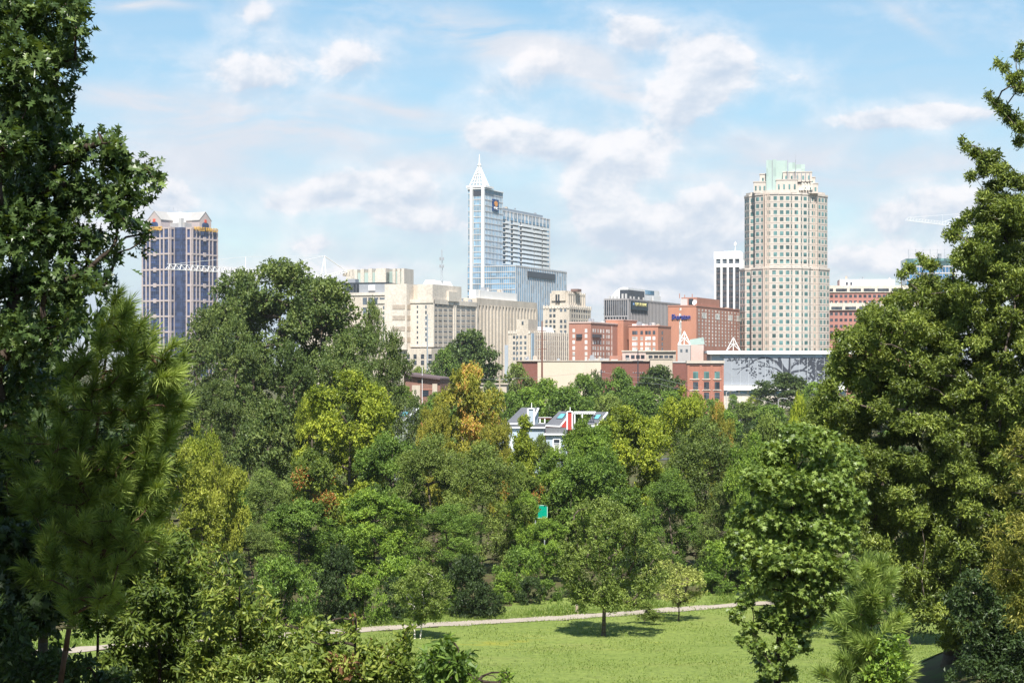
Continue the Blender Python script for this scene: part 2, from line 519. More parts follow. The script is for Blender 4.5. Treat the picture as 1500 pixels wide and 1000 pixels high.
def lawn_mat():
    m, nt, out = new_mat('mown_grass')
    p = N(nt, 'ShaderNodeBsdfPrincipled', i_Roughness=0.85)
    p.inputs['Specular IOR Level'].default_value = 0.15
    geo = N(nt, 'ShaderNodeNewGeometry')
    big = N(nt, 'ShaderNodeTexNoise', i_Scale=0.06, i_Detail=4.0)
    mp = N(nt, 'ShaderNodeMapping'); mp.inputs['Scale'].default_value = (0.22, 1.0, 1.0)
    mp.inputs['Rotation'].default_value = (0, 0, R(-6))
    st = N(nt, 'ShaderNodeTexNoise', i_Scale=0.55, i_Detail=5.0, i_Roughness=0.65)
    fi = N(nt, 'ShaderNodeTexNoise', i_Scale=2.2, i_Detail=8.0, i_Roughness=0.8)
    pos = geo.outputs['Position']
    nt.links.new(pos, mp.inputs[0]); nt.links.new(pos, big.inputs['Vector']); nt.links.new(pos, fi.inputs['Vector'])
    nt.links.new(mp.outputs[0], st.inputs['Vector'])
    r1 = ramp(nt, [(0.25, (0.140, 0.198, 0.042)), (0.55, (0.205, 0.262, 0.064)), (0.8, (0.268, 0.302, 0.092))])
    ad = N(nt, 'ShaderNodeMath', operation='MULTIPLY_ADD'); ad.inputs[1].default_value = 0.55
    mb = N(nt, 'ShaderNodeMath', operation='MULTIPLY'); mb.inputs[1].default_value = 0.45
    nt.links.new(big.outputs['Fac'], mb.inputs[0])
    nt.links.new(st.outputs['Fac'], ad.inputs[0]); nt.links.new(mb.outputs[0], ad.inputs[2])
    nt.links.new(ad.outputs[0], r1.inputs[0])
    # fine tuft texture of the sward
    r2 = ramp(nt, [(0.32, (0.45, 0.50, 0.45)), (0.5, (0.98, 0.98, 0.95)), (0.68, (1.4, 1.35, 1.2))])
    nt.links.new(fi.outputs['Fac'], r2.inputs[0])
    mx = N(nt, 'ShaderNodeMixRGB', blend_type='MULTIPLY'); mx.inputs[0].default_value = 0.85
    nt.links.new(r1.outputs[0], mx.inputs[1]); nt.links.new(r2.outputs[0], mx.inputs[2])
    # buttercup-yellow drifts near the lone tree
    yn = N(nt, 'ShaderNodeTexNoise', i_Scale=0.35, i_Detail=4.0, i_Roughness=0.7)
    mp2 = N(nt, 'ShaderNodeMapping'); mp2.inputs['Scale'].default_value = (0.4, 1.3, 1)
    nt.links.new(pos, mp2.inputs[0]); nt.links.new(mp2.outputs[0], yn.inputs['Vector'])
    dist = N(nt, 'ShaderNodeVectorMath', operation='SUBTRACT'); dist.inputs[1].default_value = (-1.0, 127.5, 0)
    sc = N(nt, 'ShaderNodeVectorMath', operation='MULTIPLY'); sc.inputs[1].default_value = (1 / 9.0, 1 / 6.0, 0)
    ln = N(nt, 'ShaderNodeVectorMath', operation='LENGTH')
    nt.links.new(pos, dist.inputs[0]); nt.links.new(dist.outputs[0], sc.inputs[0]); nt.links.new(sc.outputs[0], ln.inputs[0])
    mr = N(nt, 'ShaderNodeMapRange'); mr.inputs['From Min'].default_value = 1.5; mr.inputs['From Max'].default_value = 0.2
    mr.inputs['To Min'].default_value = -0.10; mr.inputs['To Max'].default_value = 0.10
    nt.links.new(ln.outputs['Value'], mr.inputs[0])
    ya = N(nt, 'ShaderNodeMath', operation='ADD'); nt.links.new(yn.outputs['Fac'], ya.inputs[0]); nt.links.new(mr.outputs[0], ya.inputs[1])
    ym = N(nt, 'ShaderNodeMapRange'); ym.inputs['From Min'].default_value = 0.60; ym.inputs['From Max'].default_value = 0.70
    ym.inputs['To Max'].default_value = 0.75
    nt.links.new(ya.outputs[0], ym.inputs[0])
    my = N(nt, 'ShaderNodeMixRGB'); my.inputs[2].default_value = (0.33, 0.30, 0.035, 1)
    nt.links.new(ym.outputs[0], my.inputs[0]); nt.links.new(mx.outputs[0], my.inputs[1])
    dn = N(nt, 'ShaderNodeTexNoise', i_Scale=0.16, i_Detail=6.0, i_Roughness=0.7)
    mp3 = N(nt, 'ShaderNodeMapping'); mp3.inputs['Scale'].default_value = (0.45, 1.2, 1); mp3.inputs['Location'].default_value = (3.1, 7.7, 0)
    nt.links.new(pos, mp3.inputs[0]); nt.links.new(mp3.outputs[0], dn.inputs['Vector'])
    dm = N(nt, 'ShaderNodeMapRange'); dm.inputs['From Min'].default_value = 0.52; dm.inputs['From Max'].default_value = 0.68; dm.inputs['To Max'].default_value = 0.30
    nt.links.new(dn.outputs['Fac'], dm.inputs[0])
    md = N(nt, 'ShaderNodeMixRGB'); md.inputs[2].default_value = (0.25, 0.225, 0.085, 1)
    nt.links.new(dm.outputs[0], md.inputs[0]); nt.links.new(my.outputs[0], md.inputs[1])
    nt.links.new(md.outputs[0], p.inputs['Base Color'])
    bm = N(nt, 'ShaderNodeBump', i_Strength=0.9, i_Distance=0.25)
    nt.links.new(fi.outputs['Fac'], bm.inputs['Height']); nt.links.new(bm.outputs[0], p.inputs['Normal'])
    nt.links.new(p.outputs[0], out.inputs[0])
    return m


def grid_sheet(name, xs, ys, zoff, mat, keep=None):
    xs = np.asarray(xs, float); ys = np.asarray(ys, float)
    X, Y = np.meshgrid(xs, ys)
    Z = hill(X, Y) + zoff
    v = np.stack([X.ravel(), Y.ravel(), Z.ravel()], 1)
    nx, ny = len(xs), len(ys)
    i, j = np.meshgrid(np.arange(nx - 1), np.arange(ny - 1))
    a = (j * nx + i).ravel()
    q = np.stack([a, a + 1, a + nx + 1, a + nx], 1)
    if keep is not None:
        cx = v[q][:, :, 0].mean(1); cy = v[q][:, :, 1].mean(1)
        q = q[keep(cx, cy)]
    me = np_mesh(name, v, q.ravel(), np.full(len(q), 4), mat, smooth=True)
    return obj(name, me)


M_GROUND = ground_mat()
M_LAWN = lawn_mat()
far = [200, 300, 500, 900, 2000, 5000, 12000, 25000]
gx = np.concatenate([[-f for f in far[::-1]], np.arange(-150, 151, 3), far])
gy = np.concatenate([[-600, -200, -80, -40, -20], np.arange(-10, 180, 2.0), np.arange(184, 300, 12), [330, 400, 500, 700, 1000, 1600, 3000, 8000, 25000]])
tag(grid_sheet('ground', gx, gy, 0.0, M_GROUND), kind='structure')

PATH = [(-75, 108), (-45, 116.5), (-31, 121), (-13.9, 131), (-6.1, 136), (3.4, 140.4), (15.9, 147), (30, 154), (60, 166)]


def path_y(x):
    return np.interp(x, [p[0] for p in PATH], [p[1] for p in PATH])


lx = np.arange(-70, 60, 1.0); ly = np.arange(60, 150, 1.0)
lawn = grid_sheet('lawn', lx, ly, 0.03, M_LAWN,
                  keep=lambda x, y: (y < path_y(x) - 1.0) & (y > 74 + 6 * np.sin(x * .21)) & (hill(x, y) < 4.5))
tag(lawn, kind='structure')


def ribbon(name, w, zoff, mat, wob=0.0):
    v = []; q = []
    xs = np.arange(-75, 60, 0.8)
    rr = random.Random(5)
    for k, x in enumerate(xs):
        y = float(path_y(x))
        for s_ in (-1, -.33, .33, 1):
            e = (rr.random() - .5) * wob if abs(s_) == 1 else 0
            yy = y + s_ * w + e
            v.append((x, yy, H(x, yy) + zoff))
    n = len(xs)
    for k in range(n - 1):
        for c in range(3):
            a = k * 4 + c
            q.append((a, a + 4, a + 5, a + 1))
    me = bpy.data.meshes.new(name); me.from_pydata(v, [], [f[::-1] for f in q]); me.materials.append(mat); me.update()
    return obj(name, me)


M_PATH = surface('path_gravel', (0.34, 0.295, 0.245), rough=0.95, spec=0.1, var=0.25, scale=0.5, fine=5.0, streak=False, bump=0.3)
M_VERGE = lawn_mat(); M_VERGE.name = 'verge_grass'
tag(ribbon('path', 1.15, 0.06, M_PATH, 0.7), kind='structure')
verge = grid_sheet('verge', np.arange(-70, 60, 1.0), np.arange(105, 178, 1.0), 0.028, M_VERGE,
                   keep=lambda x, y: (y > path_y(x) + 1.0) & (y < path_y(x) + 9.0 + 2.5 * np.sin(x * .4)))
tag(verge, kind='structure')

# ------------------------------------------------------------------ buildings
PHI = 22.0


class Bld:
    def __init__(s, name, label, cat, px, d, phi=PHI, group=None):
        s.d = d; s.c = math.cos(R(phi)); s.s = math.sin(R(phi)); s.phi = phi
        s.X = (px - 750) * d / F
        s.z0 = H(s.X, d)
        s.root = empty(name, (s.X, d, 0), label, cat, group, rz=-R(phi))
        s.win = {}; s.cache = {}

    def L(s, px, y=0.0):
        k = (px - 750) / F
        return (k * (s.d + y * s.c) - s.X - y * s.s) / (s.c + k * s.s)

    def Rr(s, px, x=0.0):
        k = (px - 750) / F
        return (k * (s.d - x * s.s) - s.X - x * s.c) / (s.s - k * s.c)

    def Z(s, py, x=0.0, y=0.0):
        return CZ + (HOR - py) * (s.d - x * s.s + y * s.c) / F

    def part(s, name, mb, mat, parent=None, label=None):
        o = mb.build(name, mat, parent or s.root)
        if label: o['label'] = label
        return o

    def rect(s, key, mat, face, coord, u, z, w, h, dep=0.10):
        s.win.setdefault((key, mat.name), []).append((face, coord, u, z, w, h, dep))

    def windows(s, face, coord, u0, u1, z0, z1, nc, nr, fw, fh, mat, key='window', skip=None, dep=0.10):
        du = (u1 - u0) / nc; dz = (z1 - z0) / nr
        for r in range(nr):
            for c in range(nc):
                if skip and skip(c, r): continue
                s.rect(key, mat, face, coord, u0 + (c + .5) * du, z0 + (r + .5) * dz, abs(du) * fw, dz * fh, dep)

    @staticmethod
    def _box(mb, face, coord, u, z, w, h, dep):
        if face == 'L': mb.box(u - w / 2, u + w / 2, coord - dep, coord + .2, z - h / 2, z + h / 2)
        elif face == 'R': mb.box(coord - .2, coord + dep, u - w / 2, u + w / 2, z - h / 2, z + h / 2)
        else:                       # face = (ax, ay, tx, ty): origin and direction of a slanted facet
            ax, ay, tx, ty = face
            nx, ny = ty, -tx
            pts = [(ax + tx * (u - w / 2) - nx * .2, ay + ty * (u - w / 2) - ny * .2),
                   (ax + tx * (u - w / 2) + nx * dep, ay + ty * (u - w / 2) + ny * dep),
                   (ax + tx * (u + w / 2) + nx * dep, ay + ty * (u + w / 2) + ny * dep),
                   (ax + tx * (u + w / 2) - nx * .2, ay + ty * (u + w / 2) - ny * .2)]
            mb.prism(pts, z - h / 2, z + h / 2)

    def clutter(s, x0, x1, y0, y1, z, n, seed):
        q = random.Random(seed)
        for i in range(n):
            w, h_ = q.uniform(.8, 2.6), q.uniform(.6, 2.2)
            x = q.uniform(x0, x1); y = q.uniform(y0, y1)
            mb = MB()
            if i % 3 == 2: mb.lathe([(w * .3, z - .1), (w * .3, z + h_), (w * .42, z + h_ + .1), (w * .42, z + h_ + .4)], 8, (x, y))
            else: mb.box(x - w / 2, x + w / 2, y - w * .4, y + w * .4, z - .1, z + h_); mb.box(x - w * .3, x + w * .3, y - w * .3, y + w * .3, z + h_, z + h_ + .25)
            s.part('roof_vent', mb, [GREY, PALE, STEEL, CREAMD][i % 4])

    def done(s, limit=100):
        for (key, mn), rects in s.win.items():
            mat = bpy.data.materials[mn]
            rects.sort(key=lambda r: (-round(r[4] * r[5], 1), -r[3]))
            for r in rects[:limit]:
                face, coord, u, z, w, h, dep = r
                ck = (key, mn, face if isinstance(face, tuple) is False else face, round(w, 3), round(h, 3), round(dep, 3))
                if isinstance(face, tuple):
                    mb = MB(); Bld._box(mb, face, coord, u, z, w, h, dep); mb.build(key, mat, s.root)
                    continue
                if ck not in s.cache:
                    mb = MB(); Bld._box(mb, face, 0, 0, 0, w, h, dep); s.cache[ck] = mb.mesh(key, mat)
                obj(key, s.cache[ck], s.root, (u, coord, z) if face == 'L' else (coord, u, z))
            if len(rects) > limit:
                mb = MB()
                for r in rects[limit:]: Bld._box(mb, *r)
                o = mb.build(key + '_field', mat, s.root); o['kind'] = 'stuff'
        return s

    def grid(s, mb, face, coord, u0, u1, z0, z1, vs, hs, vw, hw, dep):
        """standing piers at vs and level bands at hs in front of a wall"""
        def bx(a0, a1, za, zb, dd):
            if face == 'L': mb.box(a0, a1, coord - dd, coord + .05, za, zb)
            else: mb.box(coord - .05, coord + dd, a0, a1, za, zb)
        for v in vs: bx(v - vw / 2, v + vw / 2, z0, z1, dep)
        for h in hs: bx(u0, u1, h - hw / 2, h + hw / 2, dep * .9)

    def text(s, name, body, face, coord, u, z, height, mat, width=None, dep=.25):
        cu = bpy.data.curves.new(name, 'FONT')
        cu.body = body; cu.size = height * 1.35; cu.align_x = 'CENTER'; cu.align_y = 'CENTER'
        cu.extrude = dep / 2; cu.offset = height * .02
        cu.materials.append(mat)
        o = bpy.data.objects.new(name, cu)
        o.parent = s.root
        if face == 'L': o.location = (u, coord, z); o.rotation_euler = (R(90), 0, 0)
        else: o.location = (coord, u, z); o.rotation_euler = (R(90), 0, R(90))
        link(o)
        bpy.context.view_layer.update()
        dg = bpy.context.evaluated_depsgraph_get()
        me = bpy.data.meshes.new_from_object(o.evaluated_get(dg))
        me.name = name
        n = obj('text_tmp', me, s.root, o.location); n.rotation_euler = o.rotation_euler
        bpy.data.objects.remove(o); n.name = name
        if width:
            xs = [v.co.x for v in me.vertices]
            w = max(xs) - min(xs)
            n.scale = (width / w, 1, 1)
        return n


def lin(a, b, n):
    return [a + (b - a) * i / (n - 1) for i in range(n)]


CREAM = surface('cream_limestone', (0.56, 0.49, 0.405), scale=.12, fine=1.5, var=.30)
CREAM2 = surface('pale_concrete', (0.62, 0.555, 0.475), scale=.10, fine=1.2, var=.30)
CREAMD = surface('weathered_concrete', (0.47, 0.40, 0.33), scale=.10, fine=1.2, var=.30)
WHITE = surface('white_metal', (0.78, 0.77, 0.75), rough=.5, var=.08)
PALE = surface('pale_roof', (0.50, 0.485, 0.47), rough=.7, var=.12)
GREY = surface('grey_metal', (0.30, 0.315, 0.34), rough=.45, var=.15)
DKGREY = surface('dark_metal', (0.055, 0.062, 0.075), rough=.4, var=.2)
BRICK = surface('red_brick', (0.41, 0.195, 0.14), scale=.15, fine=1.8, var=.22)
BRICKO = surface('orange_brick', (0.47, 0.215, 0.14), scale=.15, fine=1.8, var=.18)
BRICKD = surface('brown_brick', (0.205, 0.082, 0.062), scale=.2, fine=2.0, var=.2)
BRICKF = surface('storeyed_brick', (0.385, 0.165, 0.115), scale=.3, fine=3.0, var=.25)
PINK = surface('pink_stone', (0.60, 0.44, 0.385), scale=.2, fine=2.0)
TAN = surface('tan_render', (0.50, 0.43, 0.345), scale=.2, fine=2.0)
BEIGE = surface('beige_pink_granite', (0.54, 0.48, 0.425), scale=.08, fine=.9, var=.16)
STONEP = surface('rose_granite', (0.46, 0.385, 0.365), scale=.15, fine=1.5, var=.1)
ROOFG = surface('grey_roof', (0.16, 0.165, 0.175), rough=.7, var=.2)
RUST = surface('weathered_pole', (0.19, 0.085, 0.06), rough=.8)
STEEL = surface('galvanised_steel', (0.42, 0.45, 0.48), rough=.5, metallic=.4)
WIRE = surface('aluminium_wire', (0.38, 0.38, 0.37), rough=.6)
GBLUE = glass('deep_blue_glass', (0.022, 0.040, 0.105), rough=.15, spec=.45, cell=.4)
GSKY = glass('pale_blue_glass', (0.13, 0.27, 0.39), rough=.10, spec=1.0, var=.35, cell=.35)
GSKY2 = glass('steel_blue_glass', (0.11, 0.21, 0.31), rough=.10, spec=1.0, var=.4, cell=.35)
GDARK = glass('dark_glass', (0.025, 0.032, 0.042), rough=.1, spec=.55, cell=.5)
GTEAL = glass('teal_glass', (0.055, 0.125, 0.122), rough=.1, spec=.8, var=.65, cell=.5)
GMINT = glass('mint_glass', (0.325, 0.405, 0.37), rough=.15, spec=.7, var=.12, cell=.2)
GOFF = glass('office_glass', (0.06, 0.075, 0.09), rough=.12, spec=.6, var=.6, cell=.5)
BLIND = glass('blind_window', (0.50, 0.49, 0.46), rough=.3, spec=.5, var=.5, cell=.6)
GOLD = surface('gold_letters', (0.70, 0.40, 0.06), rough=.4, var=.05)
REDM = surface('red_emblem', (0.62, 0.09, 0.04), rough=.5, var=.05)
NAVY = surface('navy_sign', (0.012, 0.045, 0.16), rough=.4, var=.05)
LWHITE = surface('white_letters', (0.85, 0.85, 0.83), rough=.5, var=.02)


# ---- blue glass office tower with gables (left)
def gabled_tower():
    b = Bld('gabled_office_tower', 'blue glass tower with pink granite grid and gabled top behind the big oak', 'skyscraper', 268, 1400, 30)
    zt = b.Z(331); xl = b.L(207.5); yr = b.Rr(319)
    xa, xb, ya, yb = b.L(249), -5.0, 5.0, b.Rr(281, -0.0) * 0 + 9.5
    poly = [(xl, 0), (xa, 0), (xa, ya), (xb, ya), (xb, yb), (0, yb), (0, yr), (xl, yr)]
    core = MB().prism(poly, 0, zt - .4); b.part('curtain_wall', core, GBLUE)
    st = MB()
    storey = 23 * 1400 / F
    bands = [zt - 1.2 - storey * .62 - i * storey for i in range(0, 14)]
    bands = [zt - .9] + [h for h in bands if h > 2]
    wl = xa - xl
    # three bays on each wing: broad middle bay, narrow flanks
    vL = [xl + .9, xl + wl * .17, xl + wl * .30, xl + wl * .66, xl + wl * .79, xa - .8]
    b.grid(st, 'L', 0, xl, xa, 0, zt, vL, bands, 1.0, 1.1, .5)
    wr = yr - yb
    vR = [yb + .9, yb + wr * .17, yb + wr * .30, yb + wr * .66, yb + wr * .79, yr - .8]
    b.grid(st, 'R', 0, yb, yr, 0, zt, vR, bands, 1.0, 1.1, .5)
    b.grid(st, 'R', xa, 0, ya, 0, zt, [.7, ya - .4], bands, 1.0, 1.4, .35)
    b.grid(st, 'L', yb, xb, 0, 0, zt, [xb + .5, -.6], bands, 1.3, 1.4, .35)
    b.part('granite_grid', st, STONEP)
    mu = MB()
    hs = [zt - 1.5 - i * 3.65 for i in range(int(zt / 3.65))]
    b.grid(mu, 'L', 0, xl, xa, 0, zt - .5, lin(xl + .5, xa - .4, 13), hs, .16, .28, .22)
    b.grid(mu, 'R', 0, yb, yr, 0, zt - .5, lin(yb + .5, yr - .4, 13), hs, .16, .28, .22)
    b.grid(mu, 'R', xb, ya, yb, 0, zt - .5, lin(ya + .2, yb - .2, 5), hs, .16, .22, .2)
    b.grid(mu, 'L', ya, xa, xb, 0, zt - .5, lin(xa + .3, xb - .2, 8), hs, .16, .22, .2)
    b.part('mullion', mu, surface('blue_mullion', (.085, .10, .155), rough=.4))
    # square granite blocks down the middle of each wing
    for i in range(1, 9):
        z = bands[min(i, len(bands) - 1)]
        m = (vL[2] + vL[3]) / 2; b.part('granite_block', MB().box(m - 1.3, m + 1.3, -.75, 0, z - 1.5, z + 1.5), STONEP)
        m = (vR[2] + vR[3]) / 2; b.part('granite_block', MB().box(0, .75, m - 1.3, m + 1.3, z - 1.5, z + 1.5), STONEP)
    zg = b.Z(308); ze = b.Z(320)
    # gabled dormer bays carrying signs
    for face in ('L', 'R'):
        if face == 'L': u0, u1, back = vL[2] - 1.2, vL[3] + 1.2, -xa + 4
        else: u0, u1, back = vR[2] - 1.2, vR[3] + 1.2, 16
        m = (u0 + u1) / 2
        w = MB()
        prof = [(u0, zt - .2), (u1, zt - .2), (u1, ze), (m, zg), (u0, ze)]
        if face == 'L': w.poly3([(u, -1.0, z) for u, z in prof], (0, 14, 0))
        else: w.poly3([(1.0, u, z) for u, z in prof], (-14, 0, 0))
        dm = b.part('gable', w, STONEP)
        g = MB()
        aw = (u1 - u0) * .30
        arc = [(m - aw, zt + .3)] + [(m + aw * math.cos(t), zt + 1.8 + 2.2 * math.sin(t)) for t in np.linspace(0, math.pi, 9)][::1]
        arc = [(m - aw, zt + .3), (m + aw, zt + .3)] + [(m + aw * math.cos(t), zt + 1.8 + 2.2 * math.sin(t)) for t in np.linspace(0, math.pi, 9)]
        if face == 'L': g.poly3([(u, -1.15, z) for u, z in arc], (0, .3, 0))
        else: g.poly3([(1.15, u, z) for u, z in arc], (-.3, 0, 0))
        b.part('arched_window', g, GBLUE, dm)
        e = MB()
        if face == 'L': e.box(m - 1.1, m + 1.1, -1.3, -.9, ze - 1.6, ze + .6)
        else: e.box(.9, 1.3, m - 1.1, m + 1.1, ze - 1.6, ze + .6)
        b.part('emblem', e, REDM, dm)
        r = MB()
        ov = .5
        for sg in (-1, 1):
            ue = u0 - ov if sg < 0 else u1 + ov
            pr = [(m, zg + .1), (m, zg + .6), (ue, ze + .1), (ue, ze - .4)]
            if sg > 0: pr = pr[::-1]
            if face == 'L': r.poly3([(u, -1.2, z) for u, z in pr], (0, 16, 0))
            else: r.poly3([(1.2, u, z) for u, z in pr], (-16, 0, 0))
        b.part('gable_roof', r, surface('gable_slate', (.33, .32, .31), var=.12), dm)
        t = 'WELLS FARGO'
        b.text('sign_lettering', t, face, -1.55 if face == 'L' else 1.55, m, zt - 2.0 + .8, 2.9, GOLD,
               width=(30 * 1400 / F) / (b.c if face == 'L' else b.s) * .92)
    ph = MB()
    ph.box(xl + 6, -6, 9, yr - 6, zt - .5, b.Z(324)); b.part('penthouse', ph, surface('penthouse_grey', (.40, .385, .37)))
    ph = MB(); ph.box(xl + 11, -11, 12, yr - 9, b.Z(324) - .3, b.Z(308)); b.part('penthouse', ph, WHITE)
    ph = MB(); ph.box(b.L(258, 4), -7, 6.5, 9.5, zt - .5, b.Z(318)); b.part('penthouse', ph, PALE)
    for i in range(3): b.part('roof_mast', MB().tube((-17 - i * 4, 15, b.Z(308)), (-17 - i * 4, 15, b.Z(308) + 3 + i), .12), STEEL)
gabled_tower()


# ---- pale blue glass tower with white pyramid spire
def spire_tower():
    b = Bld('spired_glass_tower', 'tallest pale blue glass tower with white lattice pyramid and needle spire', 'skyscraper', 709, 1400)
    xl = b.L(685.5); y1 = b.Rr(736); zt = b.Z(277)
    b.part('shaft', MB().box(xl, 0, 0, y1, 0, zt), GSKY)
    y2 = b.Rr(806); zm = b.Z(302)
    b.part('residential_block', MB().box(xl + 6, -.5, y1 - .2, y2, 0, zm), GSKY2)
    xp = (756 - 709) / F * 1400 / b.c
    zp = b.Z(389); yp = b.Rr(830, xp)
    b.part('podium', MB().box(xl - .0, xp, -1.2, yp, 0, zp), GSKY2)
    w = MB()
    for px in (692.0, 708.7): 
        u = b.L(px); w.box(u - .8, u + .8, -2.6, .1, 0, zt + 2.0)
    w.box(xl - .4, 1.0, -1.0, y1 + .5, zt, zt + .7)
    zc = b.Z(275)
    b.part('white_pier', w, WHITE)
    m = MB()
    hs = [zt - 3 - i * 4.1 for i in range(int(zt / 4.1) - 3)]
    b.grid(m, 'L', 0, xl, 0, zp, zt, lin(xl + .2, -.2, 12), hs, .22, .55, .3)
    b.grid(m, 'R', 0, 0, y1, zp, zt, lin(.3, y1 - .2, 14), hs, .22, .55, .3)
    b.grid(m, 'L', -1.2, xl, xp, 0, zp, lin(xl + .2, xp - .2, 26), [zp - .6 - i * 4.1 for i in range(24)], .22, .6, .3)
    b.part('floor_band', m, PALE)
    m = MB()
    b.grid(m, 'R', xp, -1, yp, 0, zp, lin(-.8, yp - .3, 30), [zp - .7], .26, .8, .3)
    b.grid(m, 'R', -.5, y1, y2, zm - 4.5, zm, lin(y1 + .4, y2 - .3, 30), [zm - .4], .2, .5, .3)
    b.grid(m, 'R', -.5, y1, y2, zp, zm, lin(y1 + .4, y2 - .3, 14), [], .5, .5, .5)
    b.part('fin', m, PALE)
    b.clutter(xl + 8, -4, y1 + 4, y2 - 10, zm + 2.0, 4, 9)
    b.part('roof_rail', MB().box(xl + 8, -3, y1 + 1, y2 - 8, zm, zm + 2.2), GREY)
    lv = MB(); lv.box(xp - .1, xp + .7, b.Rr(772, xp), b.Rr(812, xp), zp - 7.5, zp - 3.2)
    b.part('louvre_band', lv, DKGREY)
    # balconies: ten tiers in four bays
    z0 = b.Z(316); dz = (b.Z(316) - b.Z(386)) / 10.3
    bays = [(737.5, 745), (748.5, 758.5), (761.5, 779), (780, 790.5), (792, 801)]
    for r in range(10):
        for a, c in bays:
            u0, u1 = b.Rr(a), b.Rr(c)
            z = z0 - dz * (r + .9)
            mb = MB(); mb.box(-.5, 1.8, u0, u1, z, z + .35); mb.box(1.6, 1.8, u0, u1, z + .35, z + 1.95)
            b.part('balcony', mb, WHITE)
    rc = MB()
    for r in range(10):
        for a, c in bays:
            u0, u1 = b.Rr(a), b.Rr(c); z = z0 - dz * (r + .9)
            rc.box(-.55, -.2, u0 + .3, u1 - .3, z + 2.0, z + dz * .95)
    b.part('balcony_glazing', rc, GDARK)
    # crown: open top storey, white lattice pyramid, needle
    cx, cy = (xl) / 2, -xl / 2
    hw = -xl / 2
    b.part('crown_slab', MB().box(xl - .8, 1.6, -1.4, -xl + 2, zc + .2, zc + 1.6), WHITE)
    o = MB()
    for u in lin(xl + 1, -1, 5): o.box(u - .4, u + .4, -.25, .3, zt - 6.5, zt)
    b.part('crown_opening', MB().box(b.L(693), b.L(707), -.35, .2, zt - 4.6, zt - 1.0), DKGREY)
    za, zb_ = zc + 1.6, b.Z(241)
    py = MB()
    hb = hw * .86
    cor = [(cx - hb, cy - hb), (cx + hb, cy - hb), (cx + hb, cy + hb), (cx - hb, cy + hb)]
    ap = lambda p, t: (p[0] + (cx - p[0]) * t * .93, p[1] + (cy - p[1]) * t * .93, za + (zb_ - za) * t)
    for i in range(4):
        p, q = cor[i], cor[(i + 1) % 4]
        py.tube(ap(p, 0), ap(p, 1), .42, .3)
        for f in (.25, .5, .75):
            e = (p[0] + (q[0] - p[0]) * f, p[1] + (q[1] - p[1]) * f)
            py.tube(ap(e, 0), ap(e, 1), .2, .14)
        for t in np.linspace(0, .96, 7):
            py.tube(ap(p, t), ap(q, t), .2, .2)
    b.part('lattice_pyramid', py, WHITE)
    sp = MB(); sp.lathe([(1.2, zb_ - .5), (1.5, zb_ + .5), (.6, zb_ + 1.4), (.42, zb_ + 5), (.14, b.Z(224))], 10, (cx, cy))
    b.part('spire', sp, WHITE, None)
    u0, u1 = b.Rr(721), b.Rr(729)
    sg = b.part('sign_panel', MB().box(-.1, .8, u0, u1, b.Z(306), b.Z(289)), NAVY)
    mid = (u0 + u1) / 2
    ds = MB(); ds.poly3([(.85, mid + 3.0 * math.cos(t), b.Z(295.5) + 2.0 * math.sin(t)) for t in np.linspace(0, 2 * math.pi, 15)[:-1]], (.15, 0, 0))
    b.part('emblem', ds, surface('orange_emblem', (.75, .33, .10), var=.05), sg)
    b.text('sign_lettering', 'PNC', 'R', .95, mid, b.Z(302.5), 1.9, LWHITE, width=(u1 - u0) * .72)
spire_tower()


